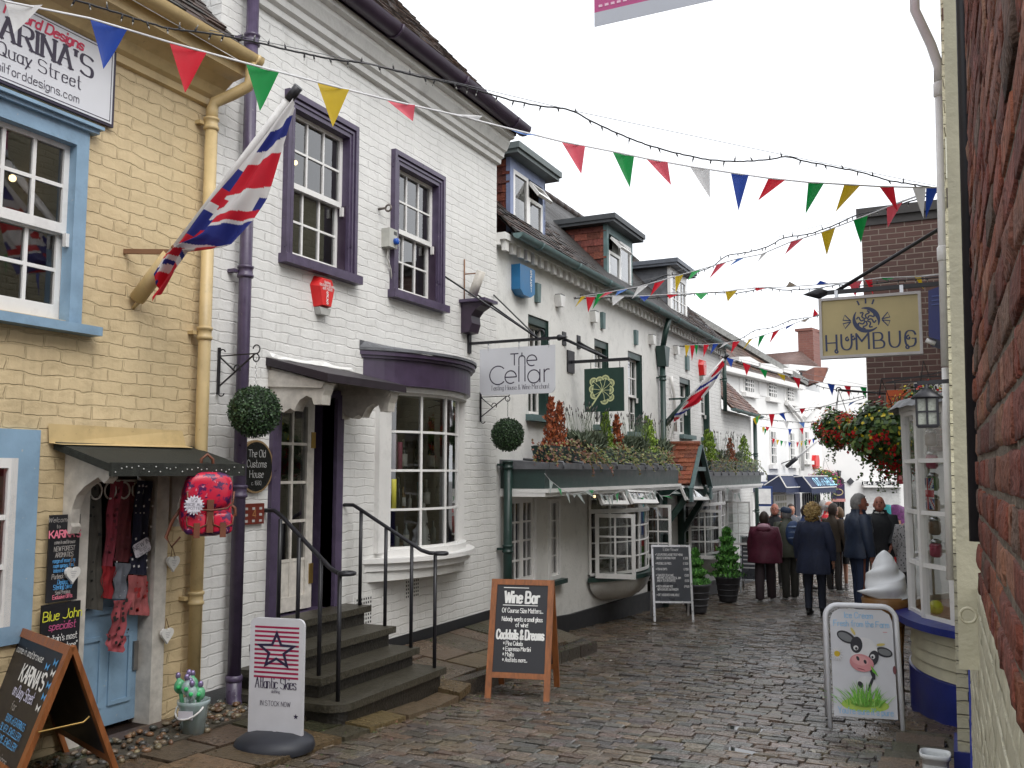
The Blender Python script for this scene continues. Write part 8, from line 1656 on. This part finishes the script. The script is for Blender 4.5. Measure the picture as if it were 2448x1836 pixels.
# hanging baskets of red geraniums
GER = [M('geranium_leaf_%d' % i, c, .55, .25) for i, c in enumerate([(.045, .1, .022), (.07, .145, .03), (.03, .065, .018), (.11, .17, .03)])]; RDF = [M('geranium_red_%d' % i, c, .6, .15, trans=.15) for i, c in enumerate([(.6, .012, .012), (.45, .01, .015), (.65, .09, .05)])]; YLF = M('bidens_yellow', (.6, .48, .02), .6); COR = M('coral_petal', (.65, .16, .1), .6, .15, trans=.15); MAG = M('magenta_petal', (.4, .02, .18), .6, .15)
def basket(P, r, flats, label, br, flowers, n=2600, trail=6):
    hb2 = thing('hanging_basket', label, 'hanging basket', P); b = MB(M('basket_liner', (.03, .024, .016), .9)); b.lathe([(.001, -r * .45), (r * .3, -r * .4), (r * .46, -r * .15), (r * .5, 0)], P, 14); b.obj('basket', hb2); m_ = MB()
    for i in range(n):
        d = V((R.gauss(0, 1), R.gauss(0, 1), R.gauss(0, .8))).normalized(); k = R.uniform(.45, 1.02) * (1 + .16 * math.sin(d.x * 5 + d.z * 4) + .1 * math.sin(d.y * 9)); p = P + V((d.x * r * k, d.y * r * k, d.z * r * .82 * k)); m_.use(R.choice(GER)); leaf(m_, p, R.uniform(.035, .065) * r / .3, d + V((0, 0, .5)), None, .9)
    for i in range(trail):
        a = R.uniform(0, 6.28); p = P + V((r * .6 * math.cos(a), r * .6 * math.sin(a), -r * .5))
        for k in range(9): p = p + V((R.gauss(0, .012), R.gauss(0, .012), -.03 * r / .3)); m_.use(R.choice(GER)); [leaf(m_, p, .035 * r / .3, None, None, .7) for _ in range(3)]
    m_.obj('foliage', hb2); f = MB()
    for cols, nn, sp_, sz, lo in flowers:
        for i in range(nn):
            d = V((R.gauss(0, 1), R.gauss(-.7, .8), R.gauss(lo, .75))).normalized(); c = P + V((d.x * r * 1.02, d.y * r, d.z * r * .86))
            for k in range(sp_): q = c + V((R.gauss(0, sz), R.gauss(0, sz), R.gauss(0, sz))); f.use(R.choice(cols)); leaf(f, q, R.uniform(.02, .038) * r / .3, d, None, .95)
    f.obj('flowers', hb2); w_ = MB(BLK)
    for k in range(3): a = 2.1 * k; w_.tube([P + V((r * .5 * math.cos(a), r * .5 * math.sin(a), 0)), br], .004, 4)
    w_.obj('chain', hb2)
P = atY(2008, 1025, 12.4); basket(P, .3, 0, 'far red geranium basket hanging against the white café wall', P + V((0, 0, .5)), [(RDF, 46, 12, .025, -.2), ([COR], 10, 10, .025, .4), ([YLF], 8, 3, .03, .6)], 3600, 4)
b = MB(BLK); b.tube([P + V((0, 0, .5)), P + V((.9, 1.6, .5))], .012, 6); b.tube([P + V((0, 0, .5)) + V((.03 * math.cos(q), 0, .03 * math.sin(q))) for q in np.linspace(0, 4, 8)], .008, 5); tag(b.obj('basket_bracket'), 'black iron bracket from the dark brick building holding the far basket', 'bracket')
P = atY(2112, 1030, 10.4); basket(P, .36, 0, 'near basket of yellow flowers and red geraniums below the orange sign', P + V((0, 0, .55)), [(RDF[:2], 14, 20, .025, -.5), ([YLF], 60, 2, .03, -.1)], 4600, 5)
b = MB(BLK); b.beam(P + V((0, 0, .55)), P + V((1.0, 0, .55)), .014); tag(b.obj('basket_bracket'), 'iron arm holding the near flower basket', 'bracket')
P = atY(2212, 975, 10.6); basket(P, .3, 0, 'basket of pale leaves and red flowers half hidden behind the lantern', P + V((0, 0, .5)), [(RDF, 14, 12, .03, -.2), ([YLF], 30, 2, .03, .3)], 1500, 4)
P = atY(2140, 1095, 10.9); basket(P, .26, 0, 'low spill of scarlet geraniums above the red square sign', P + V((.1, 0, .5)), [(RDF[:2], 26, 16, .035, -.1)], 900, 4)
P = FPt(*fr(1925, 1146), .75); basket(P, .55, 0, 'far basket of purple and green trailing flowers beside the navy awning', P + V((0, 0, .8)), [([MAG], 34, 10, .05, -.3), ([YLF], 20, 3, .05, .3)], 1300, 6)
# ================================================================== people
SKN = M('skin', (.42, .21, .14), .5, .12, 8); SKR = M('ruddy_skin', (.4, .15, .1), .5, .15, 8); LIP = M('lip', (.25, .06, .05), .5); EYE = M('eye_dark', (.02, .015, .012), .3)
def stand(x, yt, h, Y):
    """spot on the ground at street distance Y under the head seen at this pixel, and the height that reaches it"""
    P = atY(x, yt, Y); z = gz(Y) + .012; return V((P.x, Y, z)), min(P.z - z, h * 1.06)
def person(P, h, face, label, top, legs, shoes, hair, skin=SKN, turn=0, nod=0, arms=((.12, .02, -.27, .06, .1, -.24), (.12, .02, -.27, .06, .1, -.24)), step=.0, wide=1.0, stoop=0.0, bare=False):
    k = h / 1.75; a = rad(face); f = V((math.cos(a), math.sin(a), 0)); s = V((f.y, -f.x, 0)); rt = thing('person', label, 'person', P)
    def T(x, y, z): b_ = max(0, z - .95); return P + s * (x * k) + f * ((y + stoop * b_ * (1 + b_)) * k) + V((0, 0, (z - stoop * b_ * b_ * .35) * k))
    Hc = T(0, .025, 1.632); ha = a + rad(turn); hf = V((math.cos(ha), math.sin(ha), 0)); hs_ = V((hf.y, -hf.x, 0)); hu = (V((0, 0, 1)) + hf * math.sin(rad(nod))).normalized(); hf = hs_.cross(hu) * -1
    hk = k * 1.12; Q = lambda x, y, z: Hc + hs_ * (x * hk) + hf * (y * hk) + hu * (z * hk)
    # one skinned body: bones with a radius at each joint
    sk = []; ed = []; 
    def add(p, r, par=None):
        sk.append((p, r * k)); i = len(sk) - 1
        if par is not None: ed.append((par, i))
        return i
    pel = add(T(0, 0, .95), .125); ch = add(T(0, 0, 1.25), .125, pel); nb = add(T(0, 0, 1.45), .075, ch); nk = add(T(0, .008, 1.53), .052, nb); hb = add(Q(0, -.005, -.03), .07, nk); ht = add(Q(0, -.005, .05), .07, hb)
    wr = []; SG = (-1, 1)
    for i, sg in enumerate(SG):
        ex, ey, ez, wx, wy, wz = arms[i]; sh = add(T(sg * .165, 0, 1.42), .055, nb); E_ = T(sg * (.165 + ex * .5), ey, 1.42 + ez); el_ = add(E_, .042, sh); W_ = E_ + s * (sg * wx * .3 * k) + f * (wy * k) + V((0, 0, wz * k)); w1 = add(W_, .028, el_); wr.append((W_, (W_ - E_).normalized(), sg))
        hp = add(T(sg * .085, 0, .9), .085, pel); kn = add(T(sg * .095, step * sg * .5 + .015, .5), .056, hp); an = add(T(sg * .1, step * sg, .09), .036, kn)
    me = bpy.data.meshes.new('tmp'); me.from_pydata([tuple(p) for p, r in sk], ed, []); ob = bpy.data.objects.new('tmp', me); COL.objects.link(ob); sm_ = ob.modifiers.new('s', 'SKIN')
    for v_, (p, r) in zip(me.skin_vertices[0].data, sk): v_.radius = (r, r)
    me.skin_vertices[0].data[0].use_root = True; sb = ob.modifiers.new('u', 'SUBSURF'); sb.levels = 1; sb.render_levels = 1
    dg = bpy.context.evaluated_depsgraph_get(); em = ob.evaluated_get(dg).to_mesh(); b = MB(skin); b.smooth = True; n0 = len(b.v); b.v += [tuple(v_.co) for v_ in em.vertices]
    for pl in em.polygons: b.face([n0 + i for i in pl.vertices])
    bpy.data.objects.remove(ob, do_unlink=True); bpy.data.meshes.remove(me)
    q = Matrix((hs_, hf, hu)).transposed(); b.ell(Q(0, .0, .0), (.076 * hk, .096 * hk, .117 * hk), 18, 14, q); b.ell(Q(0, .045, -.062), (.052 * hk, .05 * hk, .055 * hk), 12, 8, q)
    b.ell(Q(0, .1, -.018), (.013 * hk, .02 * hk, .026 * hk), 8, 6, q); b.ell(Q(0, .085, .02), (.045 * hk, .012 * hk, .01 * hk), 8, 6, q)
    for sg in SG: b.ell(Q(sg * .077, -.008, -.012), (.01 * hk, .022 * hk, .032 * hk), 8, 6, q)
    b.use(EYE)
    for sg in SG: b.ell(Q(sg * .03, .089, .0), (.011 * hk, .007 * hk, .006 * hk), 8, 5, q)
    b.use(LIP); b.ell(Q(0, .092, -.058), (.022 * hk, .008 * hk, .006 * hk), 8, 5, q); b.use(skin)
    for W_, d, sg in wr:                                  # palm, four curled fingers of unequal length, thumb from the side
        o_ = W_ + d * .045 * k; sd = (f - d * f.dot(d)).normalized(); nn_ = d.cross(sd); b.ell(o_, (.022 * k, .04 * k, .048 * k), 10, 7, Matrix((nn_, sd, d)).transposed())
        for j, L_ in enumerate((.062, .074, .07, .055)):
            p0 = o_ + d * .04 * k + sd * (.028 - j * .018) * k; p1 = p0 + d * L_ * .5 * k + nn_ * .006 * sg * k; b.tube([p0, p1, p1 + d * L_ * .4 * k - nn_ * .02 * sg * k], [.0095 * k, .009 * k, .006 * k], 6)
        p0 = o_ + sd * .034 * k - d * .012 * k; b.tube([p0, p0 + sd * .02 * k + d * .03 * k, p0 + sd * .018 * k + d * .055 * k], [.012 * k, .0105 * k, .007 * k], 6)
    b.obj('body', rt)
    # trousers, shoes
    def ring(c, rx, ry, n=18): return [c + s * (rx * k * math.cos(t)) + f * (ry * k * math.sin(t)) for t in (2 * math.pi * i / n for i in range(n))]
    if legs:
        lm, lb, lw = legs; t = MB(lm); t.smooth = True
        for sg in SG:
            hz = lambda z: step * sg * max(0, (.9 - z) / .8); rows = []
            for z, r_ in ((lb, .062 * lw), (lb + .04, .06 * lw), (.3, .064 * lw), (.5, .072 * lw), (.7, .085), (.86, .1), (.94, .1)):
                if z < lb: continue
                rows.append(ring(T(sg * (.1 - .012 * max(0, z - .5)), hz(z) - .01 + .012 * math.sin(z * 40), z), r_ * wide, r_ * 1.05 * wide))
            t.grid(rows)
        t.grid([ring(T(0, -.005, z), x * wide, y * wide) for z, x, y in ((.84, .17, .11), (.9, .182, .125), (.98, .18, .122), (1.06, .165, .11))]); t.obj('trousers', rt)
    sh_ = MB(shoes[0])
    for sg in SG:
        c = T(sg * .1, step * sg + .05, .045); qs = Matrix((s, f, V((0, 0, 1)))).transposed(); sh_.ell(c, (.045 * k, .13 * k, .045 * k), 12, 8, qs); sh_.ell(T(sg * .1, step * sg, .08), (.045 * k, .055 * k, .06 * k), 10, 7, qs)
        if shoes[1] == 'boot': sh_.tube([T(sg * .1, step * sg, .08), T(sg * .1, step * sg * .8, .28)], [.05 * k, .06 * k], 12); sh_.obox(T(sg * .1 - .025, step * sg - .05, -.005), s * .05 * k, f * .05 * k, (0, 0, .06 * k))
        else: sh_.use(M('pale_sole', (.4, .4, .38), .7)); sh_.ell(T(sg * .1, step * sg + .05, .018), (.046 * k, .132 * k, .022 * k), 12, 5, qs); sh_.use(shoes[0])
    sh_.obj('shoes', rt)
    # jacket or coat: body shell and sleeves
    tm, hem, wd, flare = top[:4]; t = MB(tm); t.smooth = True; zs = [(hem, .195 + flare, .135 + flare), (hem + .03, .2 + flare, .14 + flare), (.98, .192 + flare * .5, .138), (1.12, .185, .13), (1.25, .2, .138), (1.35, .197, .135), (1.42, .162, .118), (1.465, .112, .095), (1.5, .082, .075), (1.545, .073, .072)]
    rows = []
    for i, (z, x, y) in enumerate(zs):
        if i > 1 and z < hem + .04: continue
        rows.append([p + f * (.014 * math.sin(j * 1.7 + z * 19 + P.x * 9)) * k + s * (.01 * math.sin(j * 2.3 + z * 27 + P.y * 5)) * k for j, p in enumerate(ring(T(0, -.004, z), x * wd * wide, y * wd * wide, 22))])
    t.grid(rows)
    for i, (W_, d, sg) in enumerate(wr):
        ex, ey, ez = arms[i][:3]; S_ = T(sg * .15 * wide, 0, 1.405); E_ = T(sg * (.165 + ex * .5), ey, 1.42 + ez); pts = [S_ - s * sg * .05 * k, S_ + s * sg * .03 * k, S_.lerp(E_, .5) + s * sg * .015 * k, E_, E_.lerp(W_, .5), W_ + d * .005 * k]; t.tube(pts, [.06 * k * wd, .078 * k * wd, .07 * k * wd, .064 * k * wd, .056 * k * wd, .046 * k * wd], 14, caps=False)
    jk = t.obj(top[4], rt)
    if len(top) > 5: top[5](T, Q, k, s, f, jk)
    # hair
    st_, hm = hair
    if st_:
        t = MB(hm); t.smooth = True; rows = []; nu, nv = 22, 14
        for i in range(nv + 1):
            el = math.pi / 2 - (math.pi * .74) * i / nv; row = []
            for j in range(nu):
                az = 2 * math.pi * j / nu; d = V((math.cos(el) * math.cos(az), math.cos(el) * math.sin(az), math.sin(el))); front = d.y > .25 and d.z < .55 or (d.z < -.1 and d.y > -.05); side = st_ == 'fringe' and d.z > .25
                r_ = .9 if (front or side) else 1.1 + R.uniform(-.02, .05) * (1 if st_ != 'curly' else 3)
                row.append(Q(d.x * .08 * r_, -.006 + d.y * .1 * r_, d.z * .12 * r_))
            rows.append(row)
        t.grid(rows, True)
        if st_ == 'curly':
            t.smooth = False
            for _ in range(1500):
                d = V((R.gauss(0, 1), R.gauss(-.5, .9), R.gauss(.1, .8))).normalized()
                if d.y > .45 and d.z < .4: continue
                p = Q(d.x * .115, -.02 + d.y * .125, d.z * .145 - .01 - .03 * (d.z < -.3)); t.use(R.choice(CURL)); leaf(t, p, R.uniform(.02, .045) * k, d, None, .6)
        if st_ == 'cap':
            t.use(top_cap); t.ell(Q(0, -.005, .055), (.09 * hk, .112 * hk, .075 * hk), 18, 9, q); t.obox(Q(-.07, .07, .04), hs_ * .14 * k, hf * .085 * k + hu * -.012 * k, hu * .01 * k)
        t.obj('hair' if st_ != 'cap' else 'cap', rt)
    return rt, T, Q, k, s, f
def cl(n, c, r=.75): return M('cloth_' + n, c, r, .2, 10, .006, 22)
NVY, NVJ, MAR, OLV, BLKC, RDC, BRN, JEAN, CHAR, BEI = cl('navy', (.014, .02, .048)), cl('navy_jacket', (.022, .034, .065), .55), cl('maroon', (.09, .01, .028), .6), cl('olive', (.045, .05, .03), .55), cl('black', (.011, .012, .015), .7), cl('red', (.42, .008, .018)), cl('brown', (.05, .035, .022)), cl('jeans', (.022, .034, .075)), cl('charcoal', (.03, .026, .025)), cl('beige', (.17, .1, .055))
DKH, GRH, BRH = M('dark_hair', (.03, .016, .01), .6, .3, 30), M('grey_hair', (.24, .23, .22), .6, .25, 30), M('light_brown_hair', (.16, .09, .04), .6, .3, 30); CURL = [M('blonde_curl_%d' % i, c, .5, .2) for i, c in enumerate([(.38, .25, .09), (.5, .36, .15), (.26, .16, .055), (.44, .3, .11)])]; top_cap = M('blue_grey_cap', (.035, .055, .1), .7)
BOOT, SHOE, TRN = M('black_leather', (.012, .012, .013), .4), M('dark_shoe', (.02, .016, .014), .5), M('grey_trainer', (.28, .25, .25), .6)
HANG = ((.2, .0, -.28, .1, .07, -.25), (.22, -.02, -.28, .02, .05, -.26))
def hood(T, Q, k, s, f, par):
    m_ = MB(M('pale_pink_lining', (.5, .3, .36), .8, .15)); m_.smooth = True
    m_.ell(T(0, -.1, 1.47), (.13 * k, .075 * k, .075 * k), 16, 9, Matrix((s, f, V((0, 0, 1)))).transposed()); m_.use(MAR); m_.ell(T(0, -.125, 1.42), (.155 * k, .08 * k, .075 * k), 16, 9, Matrix((s, f, V((0, 0, 1)))).transposed()); m_.obj('hood', par)
person(*stand(1826, 1226, 1.64, 17.7), 95, 'woman from behind in a maroon hooded jacket and dark trousers, walking away', (MAR, .76, 1.32, .03, 'jacket', hood), (cl('aubergine', (.035, .022, .025)), .05, 1.25), (SHOE, 'shoe'), ('short', DKH), arms=HANG, step=.16, wide=1.14)
person(*stand(1852, 1205, 1.76, 21.5), 275, 'older balding man in dark jacket looking down, facing us at the back', (BLKC, .85, 1.08, 0, 'jacket'), (CHAR, .05, 1.1), (SHOE, 'shoe'), ('fringe', GRH), SKR, nod=-16)
r_, T, Q, k, s, f = person(*stand(1884, 1212, 1.68, 18.4), 118, 'man in a blue grey cap and olive jacket carrying a blue rucksack', (OLV, .8, 1.22, .02, 'jacket'), (cl('dark_olive', (.035, .033, .026)), .05, 1.2), (SHOE, 'shoe'), ('cap', GRH), SKR, turn=20, nod=-14, stoop=.12, arms=HANG, step=.05)
qb = Matrix((s, f, V((0, 0, 1)))).transposed()
def bag(P, rr, m1, m2, label):
    b = MB(m1); b.ell(P, rr, 16, 11, qb); o = b.obj('rucksack'); tag(o, label, 'rucksack'); b = MB(m2)
    for z in (-.35, .1, .5): b.ell(P + V((0, 0, rr[2] * z)) - f * rr[1] * .35, (rr[0] * .86, rr[1] * .75, rr[2] * .13), 14, 6, qb)
    b.obj('band', o)
bag(T(.05, -.19, 1.26), (.16, .11, .24), M('rucksack_blue', (.035, .07, .17), .6, .3), M('rucksack_grey_blue', (.16, .22, .34), .6), 'blue and grey rucksack on the back of the capped man')
bag(T(.23, -.1, 1.02), (.12, .1, .22), M('bag_brown', (.04, .025, .02), .6, .3), M('bag_dark', (.025, .016, .014), .6), 'brown bag slung between the capped man and the blonde woman')
person(*stand(1943, 1205, 1.73, 15.4), 78, 'curly blonde woman from behind in long navy coat and black ankle boots', (NVY, .66, 1.2, .05, 'coat'), (cl('navy_trousers', (.014, .018, .034)), .12, .92), (BOOT, 'boot'), ('curly', CURL[0]), arms=HANG, step=.03)
person(*stand(2006, 1212, 1.66, 21.6), 100, 'bare legged person in dark blue top and shorts, fair hair, seen from behind', (cl('dark_blue', (.013, .018, .06)), .8, 1.05, .0, 'top'), (BLKC, .55, 1.3), (TRN, 'shoe'), ('short', BRH), arms=HANG, step=.05)
person(*stand(1990, 1206, 1.74, 21.0), 60, 'dark haired man in a brown jacket beside the bare legged person', (BRN, .8, 1.1, .01, 'jacket'), (CHAR, .05, 1.1), (SHOE, 'shoe'), ('short', DKH), arms=HANG)
person(*stand(1979, 1195, 1.8, 24.5), 350, 'bald man in a bright red jacket at the back of the crowd', (RDC, .8, 1.12, 0, 'jacket'), (CHAR, .05, 1.1), (SHOE, 'shoe'), ('fringe', GRH), SKR)
person(*stand(1967, 1192, 1.82, 25.5), 85, 'grey haired person mostly hidden behind the red jacket', (cl('pale_grey', (.3, .3, .31)), .8, 1.1, 0, 'jacket'), (CHAR, .05, 1.1), (SHOE, 'shoe'), ('short', GRH))
person(*stand(1890, 1203, 1.72, 25), 300, 'dark haired person far behind the capped man', (cl('slate', (.1, .11, .13)), .8, 1.1, 0, 'jacket'), (CHAR, .05, 1.1), (SHOE, 'shoe'), ('short', DKH))
person(*stand(1926, 1209, 1.72, 21), 20, 'person in a mid blue jacket glimpsed behind the blonde woman', (cl('mid_blue', (.03, .05, .14)), .8, 1.1, 0, 'jacket'), (CHAR, .05, 1.1), (SHOE, 'shoe'), ('short', DKH))
person(*stand(2050, 1184, 1.84, 15.9), 35, 'tall grey haired man in navy quilted jacket and jeans, facing right', (NVJ, .84, 1.28, .02, 'jacket'), (JEAN, .05, 1.12), (SHOE, 'shoe'), ('short', GRH), SKR, turn=-22, arms=HANG, step=-.05)
def collar(T, Q, k, s, f, par):
    b = MB(M('shirt_white', (.6, .59, .56), .7)); b.tube([T(.075 * math.cos(t), .08 * math.sin(t) + .01, 1.5) for t in np.linspace(.3, 2.84, 9)], .018 * k, 6); b.obj('collar', par)
person(*stand(2102, 1188, 1.84, 17.6), 262, 'bald ruddy man in black jacket and beige trousers, looking down', (BLKC, .82, 1.3, .02, 'jacket', collar), (BEI, .05, 1.15), (SHOE, 'shoe'), ('', GRH), SKR, turn=12, nod=-18, arms=((.14, .06, -.26, -.1, .16, -.16),) * 2)
DOT = M('grey_dotted_coat', (.33, .32, .32), .8, .1); dn = DOT.node_tree; vo = dn.nodes.new('ShaderNodeTexVoronoi'); vo.inputs['Scale'].default_value = 26; dn.links.new(objco(dn), vo.inputs['Vector']); pb2 = dn.nodes['Principled BSDF']; src = pb2.inputs['Base Color'].links[0].from_socket; dn.links.new(mixc(dn, ramp(dn, vo.outputs['Distance'], .28, .34), (.05, .05, .055), src), pb2.inputs['Base Color'])
r_, T, Q, k, s, f = person(*stand(2178, 1211, 1.66, 15.7), 80, 'pale haired woman in grey dotted coat, half hidden by the bow window', (DOT, .74, 1.15, .02, 'coat'), (BLKC, .05, 1.0), (SHOE, 'shoe'), ('short', M('silver_hair', (.42, .39, .36), .6, .2)), arms=((.16, .04, -.27, .0, .12, -.2),) * 2)
b = MB(M('bag_red', (.35, .01, .04), .5)); P = T(-.27, .1, .7); b.obox(P - s * .13 - f * .05 - V((0, 0, .16)), s * .26, f * .1, (0, 0, .24)); b.tube([P - s * .08 + V((0, 0, .08)), P - s * .06 + V((0, 0, .2)), P + s * .06 + V((0, 0, .2)), P + s * .08 + V((0, 0, .08))], .01, 6); tag(b.obj('handbag'), 'red handbag held by the woman in the dotted coat', 'bag')
# clothes hung for sale at the café end
for (x, y, c, s_) in ((2120, 1206, (.02, .24, .25), 'turquoise jacket hanging for sale by the shutter'), (2141, 1206, (.1, .02, .1), 'purple patterned jacket hanging for sale by the shutter')):
    P = atY(x, y, 26); b = MB(M('garment_%d' % x, c, .6, .6, 14)); rows = []
    for z, rx in ((0, .06), (-.06, .2), (-.2, .25), (-.45, .24), (-.72, .25)): rows.append([P + V((rx * math.cos(t), .08 * math.sin(t), z)) for t in (2 * math.pi * i / 14 for i in range(14))])
    b.smooth = True; b.grid(rows[::-1], True); o = b.obj('hanging_jacket'); tag(o, s_, 'jacket'); b = MB(M('garment_trim_%d' % x, (.32, .18, .12), .6, .4)); b.obox(P + V((-.12, -.1, -.62)), (.24, 0, 0), (0, .02, 0), (0, 0, .22)); b.obj('patch', o)
P = atY(2130, 1320, 22.0); ds = thing('display_stand', 'red and white display stand between the bald man and the dotted coat', 'stand', V((P.x, 22, gz(22)))); b = MB(M('stand_red', (.4, .015, .01), .5)); b.box((P.x - .22, 22, gz(22) + .1), (P.x + .2, 22.3, P.z + .1)); b.obj('red_panel', ds); b = MB(WHI); b.box((P.x - .24, 21.98, P.z + .1), (P.x + .22, 22.32, P.z + .42)); b.use(M('stand_blue', (.05, .1, .25), .5)); b.box((P.x - .15, 21.96, P.z + .2), (P.x + .15, 21.979, P.z + .8)); b.obj('header', ds)
